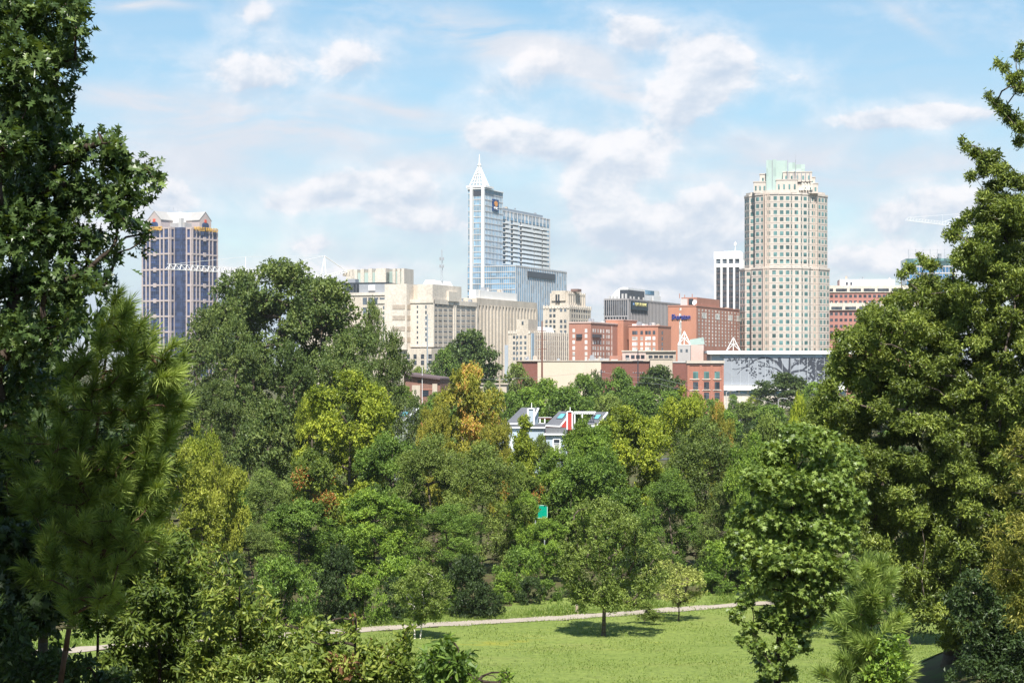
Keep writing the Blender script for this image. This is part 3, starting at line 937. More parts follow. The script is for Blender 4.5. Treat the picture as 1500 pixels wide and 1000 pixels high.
# ---- big stepped granite tower
def stepped_tower():
    d = 1160
    b = Bld('stepped_granite_tower', 'huge pinkish beige tower with rounded stepped corners and a mint glass crown', 'skyscraper', 1152, d, 7.85)
    u = d / F
    # rows of storeys
    zrow = lambda py: b.Z(py)
    # plan made of facets; x across the view, y away
    def plan(wl, wr, dep):
        # stepped, roughly round: half widths left/right in pixels
        xs = [(-1, 1.0), (-1, .48), (-.88, .30), (-.74, .30), (-.74, .14), (-.50, .05), (-.50, 0), (-.18, -.04),
              (-.18, .0), (.10, .0), (.14, .04), (.34, .06), (.38, .10), (.52, .14), (.56, .20), (.74, .26), (.76, .32), (.92, .44), (1, .52), (1, 1)]
        return [((wl if x < 0 else wr) * abs(x) * u * (1 if x > 0 else -1), y * dep) for x, y in xs]
    tiers = [(0, 392, 69, 63.5, 46.0, -1.2), (392, 283, 62, 60.5, 44.0, .6), (283, 278, 60, 57, 42, 2.5)]
    win = []
    st = (512 - 286) / 22.0
    for (pb, pt, wl, wr, dep, yo) in tiers:
        pl = [(x, y + yo) for x, y in plan(wl, wr, dep)]
        z0 = 0 if pb == 0 else b.Z(pb); z1 = b.Z(pt)
        b.part('tower_wall', MB().prism(pl, z0 - (.0 if pb == 0 else .4), z1), BEIGE)
        if pt == 278: continue
        ck = MB()
        pc = [(x * 1.012, y - .35) for x, y in pl]
        ck.prism(pc, z1 - .6, z1 + .5)
        b.part('cornice', ck, BEIGE)
        nrow = int(round(((512 if pb == 0 else pb) - pt) / st)); top = pt + 1.5
        for i in range(len(pl) - 1):
            ax, ay = pl[i]; bx, by = pl[i + 1]
            ln = math.hypot(bx - ax, by - ay)
            tx, ty = (bx - ax) / ln, (by - ay) / ln
            if ln < 1.3 or i in (0, len(pl) - 2): 
                if ln < 1.3: continue
            if i in (0, len(pl) - 2): nc = 6
            else: nc = max(1, int(round(ln / 3.6)))
            for r in range(nrow + (4 if pb == 0 else 0)):
                zc = b.Z(top + st * (r + .55))
                for c in range(nc):
                    uu = (c + .5) * ln / nc
                    h = st * u * .54
                    w = min(ln / nc * .60, 2.1)
                    b.rect('window', GTEAL, (ax, ay, tx, ty), 0, uu, zc, w, h, .06)
        # string courses and ribs
        sc = MB()
        for r in range(nrow + 4):
            z = b.Z(top + st * (r + 1.02))
            if z < 2: continue
            sc.prism([(x * 1.003, y - .12) for x, y in pl], z - .14, z + .14)
        b.part('string_course', sc, BEIGE)
        rb = MB()
        for px in (-33.5, -31, -28, -25.5, 40, 43, 46):
            # slim projecting ribs on the front bays
            x = px * u
            for i in range(len(pl) - 1):
                (ax, ay), (bx, by) = pl[i], pl[i + 1]
                if ax <= x < bx and bx - ax > .3:
                    yy = ay + (by - ay) * (x - ax) / (bx - ax)
                    rb.box(x - .25, x + .25, yy - .55, yy + .3, z0 if pb == 0 else z0 - .3, z1 + .3)
                    break
        b.part('rib', rb, surface('rose_rib', (.50, .40, .33), var=.1))
    # stepped crown blocks
    def blk(name, pa, pb_, ptop, pbot, y0, y1, mat, wins=0):
        xa, xb = (pa - 1152) * u, (pb_ - 1152) * u
        o = b.part(name, MB().box(xa, xb, y0, y1, b.Z(pbot) - .4, b.Z(ptop)), mat)
        for k in range(wins):
            uu = xa + (k + .5) * (xb - xa) / wins
            b.rect('crown_window', GTEAL, 'L', y0, uu, b.Z((ptop + pbot) / 2 + 1.5), 1.0, (pbot - ptop) * u * .45, .08)
        c = MB().box(xa - .25, xb + .25, y0 - .25, y1 + .25, b.Z(ptop), b.Z(ptop) + .5)
        b.part('coping', c, BEIGE)
    blk('setback', 1104, 1123, 265, 280, 6, 30, BEIGE, 3)
    blk('setback', 1113, 1122, 253, 266, 9, 28, BEIGE, 1)
    blk('setback', 1137, 1168, 263, 280, 3.5, 30, BEIGE, 4)
    blk('setback', 1147, 1189, 251, 264, 7, 30, BEIGE, 5)
    blk('setback', 1168, 1198, 268, 281, 8, 32, BEIGE, 4)
    blk('setback', 1185, 1194, 258, 270, 12, 30, BEIGE, 1)
    for pa, pb_, pt, y0 in ((1122.5, 1131, 233, 4.5), (1131.8, 1137, 232.2, 4.0), (1137, 1153, 232.5, 10), (1155, 1165, 235, 13), (1166, 1179, 238, 12)):
        xa, xb = (pa - 1152) * u, (pb_ - 1152) * u
        b.part('glass_crown', MB().box(xa, xb, y0, 26, b.Z(281), b.Z(pt)), GMINT)
    fn = MB()
    for px in (1131.4, 1153.8, 1165.3): fn.box((px - 1152) * u - .15, (px - 1152) * u + .15, 4.2, 6, b.Z(280), b.Z(233))
    for px in lin(1156, 1186, 6): fn.box((px - 1152) * u - .2, (px - 1152) * u + .2, 6.4, 7.4, b.Z(264), b.Z(252))
    b.part('crown_fin', fn, GREY)
    an = MB().tube(((1165 - 1152) * u, 14, b.Z(238)), ((1165 - 1152) * u, 14, b.Z(222)), .16, .06)
    b.part('antenna', an, STEEL)
    b.text('sign_lettering', 'BB&T', 'L', 5.2, (1182.5 - 1152) * u, b.Z(273), 4.6, surface('pale_letters', (.72, .66, .58), var=.05), width=17 * u, dep=.5)
    dh = MB().dish(((1172.5 - 1152) * u, 4.5, b.Z(278.5) + .9), .9); b.part('satellite_dish', dh, WHITE)
    b.done(100)
stepped_tower()


# ---- black and white striped tower
def striped_tower():
    b = Bld('striped_tower', 'white tower with tall black glass stripes behind the brick hotel', 'office tower', 1086, 1350, 12)
    xl = b.L(1046.5); zt = b.Z(370); yr = 30
    b.part('tower_wall', MB().box(xl, 0, 0, yr, 0, zt), GDARK)
    f = MB()
    vs = lin(xl + .6, -.6, 5)
    b.grid(f, 'L', 0, xl, 0, 0, zt, vs, [zt - 2.2, zt - .6, zt - 8.6], 1.35, 2.6, .8)
    f.box(xl - .3, .3, -.9, yr, zt - 4.2, zt + .5)
    b.grid(f, 'R', 0, 0, yr, 0, zt, lin(.8, yr - .8, 6), [zt - 1.5], 2.0, 3.5, .8)
    b.part('white_pier', f, WHITE)
    for a, c in zip(vs, vs[1:]):
        b.rect('window', GOFF, 'L', -.02, (a + c) / 2, zt - 5.8 - .3, (c - a) - 1.6, 3.6, .15)
    sp = MB()
    b.grid(sp, 'L', 0, xl, 0, 0, zt - 10, lin(xl + 1.8, -1.8, 9), [zt - 10 - 4 * i for i in range(32)], .3, 1.2, .18)
    b.part('spandrel', sp, surface('bronze_panel', (.10, .085, .085), rough=.4))
    b.part('penthouse', MB().box(xl + 6, -1, 6, 22, zt, b.Z(367)), WHITE)
    m = MB(); x = b.L(1077, 8); m.tube((x, 8, zt), (x, 8, b.Z(352)), .35, .2); m.lathe([(.7, b.Z(359)), (1.0, b.Z(357)), (.7, b.Z(354))], 8, (x, 8))
    b.part('antenna', m, WHITE)
    b.done()
striped_tower()


# ---- brick hotel with white lettering / blue letters
def brick_hotel():
    b = Bld('brick_hotel', 'tall brick hotel block with blue script letters on its blank orange end wall', 'hotel', 1019.5, 1100)
    xl = b.L(978.5); yr = b.Rr(1083); zt = b.Z(448)
    b.part('brick_wall', MB().box(xl, 0, 0, yr, 0, zt), BRICKO)
    b.part('side_wall', MB().box(-.3, .25, .3, yr, 0, zt - .2), BRICK)  # darker brick skin puts the shade of the side face into its colour
    b.part('parapet', MB().box(xl - .2, .45, -.2, yr + .2, zt - .2, zt + .5), BRICK)
    b.clutter(xl + 1, -1, yr * .55, yr - 2, zt + .4, 4, 10)
    z0, z1 = b.Z(507), b.Z(451)
    rows = 11
    for c in range(13):
        for r in range(rows):
            dz = (z1 - z0) / rows
            if r in (8, 9) and c % 4 in (1, 2): continue
            b.rect('window', BLIND, 'R', .25, 1.5 + (c + .5) * (yr - 2) / 13, z0 + (r + .5) * dz, (yr - 2) / 13 * .32, dz * .62, .06)
    for k in range(4):
        dz = (z1 - z0) / rows; w = (yr - 2) / 13
        b.rect('tall_window', BLIND, 'R', .25, 1.5 + (4 * k + 2) * w if k < 3 else yr - 2.2, z0 + 9.0 * dz, w * 1.45, dz * 1.75, .08)
    for r in range(10):
        if r == 8: continue
        b.rect('stair_window', BLIND, 'L', 0, b.L(996.5), z0 + (r + .3) * (z1 - z0) / 11.5, 1.3, 2.0, .06)
    b.rect('stair_window', BLIND, 'L', 0, b.L(996.5), b.Z(452.5), 1.2, 1.4, .06)
    b.text('sign_lettering', 'Sheraton', 'L', -.4, b.L(998), b.Z(464), 2.9, surface('blue_letters', (.03, .05, .25), var=.05), width=(1011 - 984.5) / F * 1100 / b.c, dep=.5)
    ph = b.part('penthouse', MB().box(b.L(995), -.6, 4, yr * .55, zt, b.Z(435)), BRICK)
    b.part('penthouse_louvre', MB().box(b.L(997, 4), b.L(1007, 4), 3.8, 4.2, zt + .6, b.Z(437)), PALE, ph)
    b.part('penthouse_opening', MB().box(b.L(1009, 4), b.L(1015.5, 4), 3.75, 4.2, zt + .4, b.Z(437)), GDARK, ph)
    for px, yy, r in ((1018.5, 2.2, 1.6), (1026, 2.0, .9), (1032, 3.0, .7), (1035, 3.5, .7)):
        b.part('satellite_dish', MB().dish((-1.2, max(2.0, b.Rr(px, -1.2)), zt + r + .4), r, (-.4, -1, .35)), WHITE)
    for px, h in ((995.5, 429), (1003, 431), (1014, 430)):
        b.part('roof_mast', MB().tube((b.L(px, 4.5), 4.5, b.Z(436)), (b.L(px, 4.5), 4.5, b.Z(h)), .25), BRICK)
    b.done(100)
brick_hotel()


# ---- black glass bank block
def dark_block():
    b = Bld('dark_bank_block', 'dark glass office block with close pale fins and a yellow lettered sign', 'office block', 920, 1250)
    xl = b.L(885); yr = b.Rr(1000); zt = b.Z(437)
    b.part('curtain_wall', MB().box(xl, 0, 0, yr, 0, zt), GDARK)
    f = MB()
    b.grid(f, 'L', 0, xl, 0, b.Z(463), zt, lin(xl + .3, -.3, 12), [zt - .5], .38, .8, .5)
    b.grid(f, 'R', 0, 0, yr, 0, zt, lin(.4, yr - .4, 40), [zt - .5], .6, .8, .45)
    b.grid(f, 'L', 0, xl, 0, 0, b.Z(463), lin(xl + .3, -.3, 9), [b.Z(463)], .5, .8, .5)
    b.part('fin', f, surface('pale_fin', (.34, .32, .32), var=.1))
    gl = MB(); gl.prism([(b.L(880), 6), (xl + .1, 1.5), (xl + .1, 12), (b.L(880), 14)], 0, b.Z(440)); b.part('glass_bay', gl, GTEAL)
    fr = MB()
    for i in range(9): fr.prism([(b.L(880) - .2, 5.7), (xl + .3, 1.1), (xl + .3, 12), (b.L(880) - .2, 14)], b.Z(440) - 4.1 * i - .3, b.Z(440) - 4.1 * i + .3)
    b.part('floor_band', fr, WHITE)
    # curved white roof shell over the plant rooms
    yb_ = b.Rr(966, -3); x0, x1 = xl + 1.0, -3.0; zc_ = b.Z(419.5)
    prof = [(x0, zt - .1)] + [(x0 + (x1 - x0) * .75 * t, zt + .4 + (zc_ - zt - .4) * math.sin(math.pi / 2 * t) ** .8) for t in np.linspace(0, 1, 9)] + [(x1, zc_ - .3), (x1, zt - .1)]
    sh = MB().poly3([(x, 9, z) for x, z in prof[::-1]], (0, yb_ - 9, 0)); b.part('roof_shell', sh, WHITE)
    tl = MB().box(x1 - .1, x1 + .15, b.Rr(945, -3), b.Rr(958, -3), b.Z(427), b.Z(421)); b.part('roof_glazing', tl, GSKY)
    b.part('screen', MB().box(b.L(908, 2), -1.0, 2.0, b.Rr(944, -1), zt - .1, b.Z(424)), DKGREY)
    for px in (893, 898, 903, 912, 917):
        x = b.L(px, 1); h_ = 1.0 + (px * 7 % 5) * .5
        b.part('roof_plant', MB().box(x - .6, x + .6, .7, 1.7, zt, zt + h_), PALE)
    for px in (924, 929, 936, 943):
        y = b.Rr(px, -.5); b.part('roof_plant', MB().box(-.9, -.2, y - .9, y + .9, zt, zt + 1.6), PALE)
    b.part('roof_panel', MB().box(-1.0, -.6, b.Rr(956, -1), b.Rr(967, -1), zt, b.Z(429)), WHITE)
    u0, u1 = b.Rr(923.5), b.Rr(947)
    b.part('sign_panel', MB().box(-.1, 1.0, u0, u1, b.Z(453), b.Z(440.5)), surface('dark_sign', (.012, .03, .045), rough=.4))
    b.text('sign_lettering', 'CAPITAL BANK', 'R', 1.15, (u0 + u1) / 2 + 1.5, b.Z(445), 2.2, surface('yellow_letters', (.62, .56, .24), var=.05), width=(u1 - u0) * .72)
    e = MB().box(1.0, 1.15, u0 + 2, u0 + 4.5, b.Z(446), b.Z(443)); b.part('emblem', e, surface('blue_emblem', (.25, .42, .70), var=.05))
dark_block()


# ---- courthouse with fins
def fin_courthouse():
    b = Bld('finned_courthouse', 'cream courthouse with deep vertical fins and a white penthouse below the spired tower', 'courthouse', 697, 1080)
    xl = b.L(676); yr = b.Rr(784); zt = b.Z(437)
    b.part('wall', MB().box(xl, 0, 0, yr, 0, zt - .3), CREAMD)
    b.part('attic', MB().box(xl, .9, -.9, yr + .5, b.Z(447), zt + .3), CREAM)
    f = MB()
    n = 19
    for u in lin(.8, yr - .4, n): f.box(-.1, 1.25, u - 1.15, u + 1.15, 0, b.Z(447) + .2)
    for u in lin(xl + .4, -.4, 5): f.box(u - .5, u + .5, -.8, .1, 0, b.Z(447) + .2)
    b.part('fin', f, CREAM)
    st = MB()
    us = lin(.8, yr - .4, n)
    for a, c in zip(us, us[1:]): st.box(-.05, .12, a + 1.1, c - 1.1, 2, b.Z(449))
    b.part('window_slot', st, GOFF)
    b.part('penthouse', MB().box(b.L(684), -1.5, 3, b.Rr(757, -1.5), zt, b.Z(424)), WHITE)
    b.clutter(b.L(684), -2.5, 6, b.Rr(757, -1.5) - 4, b.Z(424), 6, 6)
    b.part('stair_head', MB().box(-1.4, -.9, 8, 8.4, zt, b.Z(424)), PALE)
    b.done()
fin_courthouse()


# ---- detention block
def slit_block():
    b = Bld('slit_window_block', 'massive cream concrete block with rows of slit windows and a blind corner tower', 'public building', 634, 1020)
    zt = b.Z(439); xl = b.L(553.5); yr = b.Rr(700)
    b.part('wall', MB().box(xl, 0, 0, yr, b.Z(508), zt), CREAM2)
    # upper blocks
    y2 = b.Rr(677)
    b.part('upper_block', MB().box(b.L(611), -.4, .6, y2, zt, b.Z(416)), CREAM2)
    b.part('lift_tower', MB().box(b.L(569), b.L(601), -4.5, 12, b.Z(512), b.Z(415.5)), CREAM2)
    b.part('tower_shoulder', MB().box(b.L(601) - .1, b.L(618), 4, 14, zt - .2, b.Z(417)), CREAM)
    x0_ = b.L(620, 4); y1_ = b.Rr(664, -1); ch = MB(); ch.prism([(x0_, 3.5), (-1.0, 3.5), (-1.0, y1_), (x0_, y1_)], b.Z(416) - .1, b.Z(409.5), (x0_ / 2, y1_ / 2, .82)); b.part('penthouse', ch, WHITE)
    st = MB().box(-.35, 1.0, b.Rr(655), y2 - 6, zt - .1, b.Z(425)); b.part('stair_block', st, CREAM2)
    b.clutter(xl + 1, b.L(600), 3, 12, zt, 4, 3); b.clutter(b.L(605), -1, 3, y2 - 4, b.Z(416), 5, 4); b.clutter(-8, -1, y2 + 2, yr - 4, zt, 4, 5)
    # ribbed bands on the lift tower
    zz = [446, 462, 478, 494]
    rb = MB(); xa, xb = b.L(580), b.L(600)
    for py in zz:
        for u in lin(xa + .3, xb - .6, 22): rb.box(u - .1, u + .1, -4.72, -4.45, b.Z(py + 6.5), b.Z(py))
    b.part('ribbed_band', rb, CREAMD)
    rr_ = MB()
    for py in zz: rr_.box(b.L(601) - .2, b.L(601) + .15, -3.8, 3.6, b.Z(py + 6.5), b.Z(py))
    b.part('side_band', rr_, surface('tan_band', (.44, .355, .27), var=.1))
    for face, px, cd in (('L', 562, 0), ('L', 624, 0)):
        for r in range(7):
            b.rect('slit_window', GOFF, 'L', cd, b.L(px), b.Z(449.5 + 8 * r), .9, 1.7, .06)
    for r in range(5): b.rect('slit_window', GOFF, 'L', 0, b.L(576 - .0), b.Z(450 + 7.8 * r), 2.2, .9, .06)
    for r in range(8):
        b.rect('slit_window', GOFF, 'L', 0, b.L(611.5), b.Z(449 + 7.5 * r), .8, 1.3, .06)
    u = [b.Rr(p) for p in (637.5, 645, 652.5, 660, 671, 678.5, 686, 693)]
    for r in range(8):
        py = 447 + r * 7.9
        for v in u:
            w = (u[1] - u[0]) * .70
            b.rect('slit_window', GOFF, 'R', 0, v, b.Z(py, 0, v), w, 1.0, .06)
    for grp_ in (u[:4], u[4:]):
      gr = MB()
      for r in range(8):
        for v in grp_:
            w = (u[1] - u[0]) * .74
            z = b.Z(447 + r * 7.9 + 3.1, 0, v)
            gr.box(-.05, .07, v - w / 2, v + w / 2, z - .7, z + .9)
      b.part('recessed_panel', gr, CREAMD)
    pi = MB()
    for r in range(9):
        z = b.Z(443 + 16 * r / 2 * 1.0); 
    for v in [b.Rr(p) for p in (634.8, 664.5, 667, 698)]: pi.box(-.1, .5, v - .6, v + .6, b.Z(508), zt)
    pi.box(-.1, .5, 0, yr, zt - 2.0, zt + .4); pi.box(xl, .3, -.45, .1, zt - 1.6, zt + .4)
    b.part('pier', pi, CREAM2)
    # ground storeys
    gs = MB().box(b.L(590), .6, -3, yr, 0, b.Z(510)); b.part('ground_storey', gs, CREAM)
    for px in (598, 608, 619, 630): 
        for py in (522, 531): b.rect('window', GDARK, 'L', -3, b.L(px, -3), b.Z(py), 1.8, 2.3, .08)
    for k in range(6): b.rect('window', GDARK, 'R', .6, 3 + k * 7, b.Z(522), 3.0, 3.0, .08)
    b.done(100)
    # radio mast standing on the roof
    x, y = b.L(647, 14), 14.0
    wx = Vector((b.X + x * b.c + y * b.s, b.d - x * b.s + y * b.c, 0))
    t = empty('radio_mast', (wx.x, wx.y, b.Z(409.6)), 'thin grey lattice radio mast on the roof of the slit windowed block', 'mast')
    m = MB(); h = (409.6 - 364) * 1035 / F
    for a in range(3):
        A = 2 * math.pi * a / 3; B = 2 * math.pi * (a + 1) / 3
        p = lambda ang, z: (.55 * (1 - .5 * z / h) * math.cos(ang), .55 * (1 - .5 * z / h) * math.sin(ang), z)
        m.tube(p(A, -.5), p(A, h), .14, .10, 5)
        for i in range(9): m.tube(p(A, h * i / 9), p(B, h * (i + 1) / 9), .08, .08, 4)
    m.build('lattice_pole', STEEL, t)
    for z in (h * .42, h * .66):
        a = MB()
        for i in range(6):
            q = math.pi * i / 3; a.box(1.0 * math.cos(q) - .22, 1.0 * math.cos(q) + .22, 1.0 * math.sin(q) - .22, 1.0 * math.sin(q) + .22, z, z + 1.5)
            a.tube((0, 0, z + .7), (1.0 * math.cos(q), 1.0 * math.sin(q), z + .7), .07, .07, 4)
        a.build('antenna_ring', GREY, t)
slit_block()


# ---- office block with dark penthouse behind the big tulip tree, and pale block with fins behind it
def penthouse_block():
    b = Bld('dark_topped_office', 'beige office block with a dark grey glazed top storey behind the tall tree', 'office block', 576, 1090, 15)
    xl = b.L(440); zt = b.Z(429)
    b.part('wall', MB().box(xl, 0, 0, 30, 0, zt), CREAM)
    b.part('parapet', MB().box(xl - .2, .3, -.5, 30, zt - 1.2, zt + .3), CREAM2)
    b.part('dark_storey', MB().box(b.L(490), b.L(565), 2.0, 26, zt, b.Z(414)), GREY)
    w = MB(); 
    for px in (506, 510.5, 515, 519.5, 524): w.box(b.L(px, 2) - .8, b.L(px, 2) + .8, 1.85, 2.2, zt + .6, b.Z(415.5))
    b.part('glazed_strip', w, GDARK)
    b.part('roof_rim', MB().box(b.L(489), b.L(566), 1.6, 27, b.Z(414), b.Z(413)), DKGREY)
    b.part('roof_plant', MB().box(b.L(504), b.L(515), 6, 12, b.Z(413), b.Z(407)), GREY)
    b.part('white_hoarding', MB().box(b.L(540, 1.5), b.L(549.5, 1.5), 1.2, 1.5, b.Z(425), b.Z(417)), WHITE)
    for px in (534.5, 542.5, 551): b.rect('window', GOFF, 'L', 0, b.L(px), b.Z(440.5), 2.4, 3.8, .1)
    for px in (460, 470, 480, 506, 514): b.rect('window', GOFF, 'L', 0, b.L(px), b.Z(451), 2.2, 3.5, .1)
    for px in (534.5, 542.5, 551): b.rect('window', GOFF, 'L', 0, b.L(px), b.Z(455), 2.4, 3.8, .1)
    b.rect('window', GOFF, 'L', 0, b.L(560), b.Z(437.5), 3.0, 1.4, .1); b.rect('window', GOFF, 'L', 0, b.L(569), b.Z(437.5), 3.0, 1.4, .1)
    b.rect('window', GOFF, 'L', -.5, b.L(574), b.Z(433), 1.4, 2.6, .1)
    b.done()
penthouse_block()


def fin_top_block():
    b = Bld('ribbed_top_block', 'cream block with upright ribs and pale green glass strips above the dark topped office', 'office block', 566, 1200, 18)
    zt = b.Z(396); zl = b.Z(399)
    b.part('wall', MB().box(b.L(511), 0, 0, 24, 0, zl), GMINT)
    m = MB()
    for px, w in ((514, 5.5), (520, 3.6), (531.5, 2.2), (543, 2.4), (551.8, 1.2)):
        x = b.L(px); m.box(x - w / 2, x + w / 2, -1.0, 12, 0, b.Z(393 + (px % 3)))
    m.box(b.L(552), 0, -1.2, 16, 0, b.Z(393)); m.box(b.L(510), b.L(522), -.6, 20, 0, b.Z(397))
    b.part('rib', m, CREAM2)
    b.part('wing', MB().box(-.2, b.L(592, 6), 5, 22, 0, b.Z(397)), GMINT)
    m = MB()
    for px in (577, 584, 590): 
        x = b.L(px, 4); m.box(x - .9, x + .9, 4, 20, 0, b.Z(393))
    b.part('wing_rib', m, CREAM2)
    b.part('end_wall', MB().box(b.L(511), b.L(593, 6), 6, 10, 0, b.Z(413)), CREAM2)
fin_top_block()


# ---- art deco tower and its lower wing
def deco_tower():
    b = Bld('deco_tower', 'cream stepped tower with tall louvred top and small square windows', 'office tower', 834, 1050)
    xl = b.L(795.5); yr = b.Rr(865.5); zs = b.Z(449)
    b.part('wall', MB().box(xl, 0, 0, yr, 0, zs), CREAM)
    xl2 = b.L(804.5); zt = b.Z(429)
    b.part('upper_stage', MB().box(xl2, -1.2, 1.2, b.Rr(857, -1.2), zs - .2, zt), CREAM)
    b.part('shoulder', MB().box(b.L(807.5), -2.4, .5, b.Rr(852, -2.4), zt - 4, b.Z(425.5)), CREAM)
    cr = MB()
    for u in lin(xl + .6, -.6, 9): cr.box(u - .5, u + .5, -.35, .1, zs - 1.0, zs + .9)
    for u in lin(.8, yr - .6, 12): cr.box(-.1, .35, u - .6, u + .6, zs - 1.2, zs + .9)
    cr.box(xl - .1, .22, -.22, .1, zs - .5, zs + .25); cr.box(-.1, .2, .1, yr, zs - .5, zs + .25)
    b.part('parapet_trim', cr, CREAM2); cr = MB(); cr.box(-1.25, -.97, 1, b.Rr(857, -1.2), zt - .6, zt + .2)
    for u in lin(2, b.Rr(857, -1.2) - .6, 9): cr.box(-1.3, -.85, u - .45, u + .45, zs, zt + .7)
    b.part('parapet_trim', cr, CREAM2)
    lv = MB()
    for px in (815.5, 819): 
        x = b.L(px, 1); lv.box(x - .45, x + .45, .3, 1.3, b.Z(443), b.Z(431))
    b.part('louvre', lv, GDARK)
    yu = b.Rr(857, -1.2)
    for k in range(5): b.rect('louvre', GDARK, 'R', -1.2, 2 + (k + .9) * (yu - 3) / 5.4, b.Z(436), 1.3, 4.0, .06)
    cols = (800.5, 806.5, 812, 822, 828)
    for r, py in enumerate((454, 462, 470.5, 478, 486, 494)):
        for px in cols:
            if (r, px) in ((0, 800.5), (1, 800.5), (1, 822), (1, 828)): continue
            b.rect('window', GOFF, 'L', 0, b.L(px), b.Z(py), 1.3, 1.7, .06)
        for k in range(8): b.rect('window', GOFF, 'R', 0, 2 + (k + .6) * (yr - 3) / 8.2, b.Z(py), 1.3, 1.8, .06)
    p = MB(); x = -4.0; p.box(b.L(838, 12), b.L(848, 12), 10, 16, b.Z(426), b.Z(422)); b.part('roof_house', p, surface('brown_box', (.20, .13, .11)))
    b.done(100)
deco_tower()


def deco_wing():
    b = Bld('deco_wing', 'low cream masonry wing with ranks of narrow windows in front of the stepped deco tower', 'office block', 777, 960)
    xl = b.L(744.5); yr = b.Rr(836); zt = b.Z(486)
    b.part('wall', MB().box(xl, 0, 0, yr, 0, zt), CREAM)
    b.part('stair_tower', MB().box(b.L(757.5), -1.0, -.4, 12, 0, b.Z(467.5)), CREAM)
    b.part('blue_strip', MB().box(-.2, .35, 1.0, 4.2, 0, b.Z(488)), surface('pale_blue_panel', (.35, .46, .55), var=.1))
    pr = MB()
    for u in lin(xl + .5, -.5, 9): pr.box(u - .5, u + .5, -.3, .1, zt - .9, zt + .6)
    for u in lin(6, yr - .5, 18): pr.box(-.1, .3, u - .45, u + .45, 0, zt + .5)
    b.part('pilaster_trim', pr, CREAM2)
    us = lin(6, yr - .5, 18)
    for py in (493.5, 502, 509.5, 517, 525):
        for a, c in zip(us, us[1:]): b.rect('window', GOFF, 'R', 0, (a + c) / 2, b.Z(py), .9, 1.9, .06)
        for px in (753, 758, 763.5, 770):
            b.rect('window', GOFF, 'L', -.0 if px < 757 else -.4, b.L(px), b.Z(py), 1.1, 1.4, .06)
    b.rect('window', GOFF, 'L', -.4, b.L(766), b.Z(473), 1.0, 1.8, .06)
    b.part('grey_annex', MB().box(b.L(738), xl + .05, 1, 10, 0, b.Z(505)), surface('blue_grey', (.38, .42, .47)))
    sh = MB(); y0 = 14
    ya_, yz_ = b.Rr(784, -1.5), b.Rr(813, -1.5); sh.prism([(-12, ya_), (-1.5, ya_), (-1.5, yz_), (-12, yz_)], zt - .3, b.Z(478, -1.5, ya_), (-7, (ya_ + yz_) / 2, .85)); b.part('white_roof_unit', sh, WHITE)
    b.done(100)
deco_wing()


# ---- red brick hospital-like range
def brick_range():
    b = Bld('red_brick_range', 'red brick six storey range with small white sash windows left of the orange block', 'apartment block', 865.5, 930)
    xl = b.L(833.5); yr = b.Rr(905); zt = b.Z(473)
    b.part('wall', MB().box(xl, 0, 0, yr, 0, zt), BRICK)
    b.part('parapet', MB().box(xl - .2, .3, -.3, yr, zt, zt + .6), PINK)
    b.clutter(xl + 1, -1, 3, yr - 3, zt, 5, 1)
    for py in (484, 492, 501, 509.5, 518, 525):
        for px in (840.5, 858.5): b.rect('window', BLIND, 'L', 0, b.L(px), b.Z(py), 1.2, 1.7, .06)
        for k, px in enumerate((869, 872, 876, 880, 884, 889, 892, 896)):
            if py == 492 and k < 3: continue
            b.rect('window', BLIND, 'R', 0, b.Rr(px), b.Z(py), 1.6, 1.7, .06)
    sh = MB(); 
    b.part('vent_box', MB().box(b.L(845), b.L(853), -1.0, .1, b.Z(494), b.Z(489)), DKGREY)
    b.part('vent_box', MB().box(-.1, .9, b.Rr(867.5), b.Rr(879), b.Z(494), b.Z(489)), DKGREY)
    # stair tower
    u0, u1 = b.Rr(905), b.Rr(925)
    b.part('stair_tower', MB().box(-6, 3.0, u0 - .5, u1, 0, b.Z(466)), BRICKO)
    for py in (485, 494, 503, 512): b.rect('stair_window', BLIND, 'L', u0 - .5, -1.2, b.Z(py, 0, u0), 1.5, 2.4, .08)
    b.part('tower_cap', MB().box(-6.2, 3.2, u0 - .7, u1, b.Z(466), b.Z(465)), PINK)
    p = MB().tube((.6, b.Rr(894.5), 0), (.6, b.Rr(894.5), b.Z(476)), .16, .16); b.part('drain_pipe', p, PINK)
    b.done(100)
brick_range()


def orange_block():
    b = Bld('orange_brick_block', 'bright orange brick block between the red brick range and the hotel', 'apartment block', 964, 960)
    xl = b.L(921); zt = b.Z(478); yr = b.Rr(983)
    b.part('wall', MB().box(xl, 0, 0, yr, 0, zt), BRICKO)
    b.part('parapet', MB().box(xl - .2, .25, -.25, yr, zt, zt + .5), BRICK)
    b.clutter(xl + 4, -1, 2, 12, zt, 4, 2)
    for py in (487, 495.5, 503.5, 511, 518):
        for px in (928, 932, 940, 947, 951.5, 958): b.rect('window', BLIND if py > 488 else GOFF, 'L', 0, b.L(px), b.Z(py), 1.3, 1.8, .06)
        b.rect('window', GOFF, 'R', 0, b.Rr(970), b.Z(py), 2.2, 1.6, .06)
    b.part('white_roof_box', MB().box(b.L(923), b.L(941), 3, 9, zt, b.Z(474)), WHITE)
    b.done(100)
orange_block()


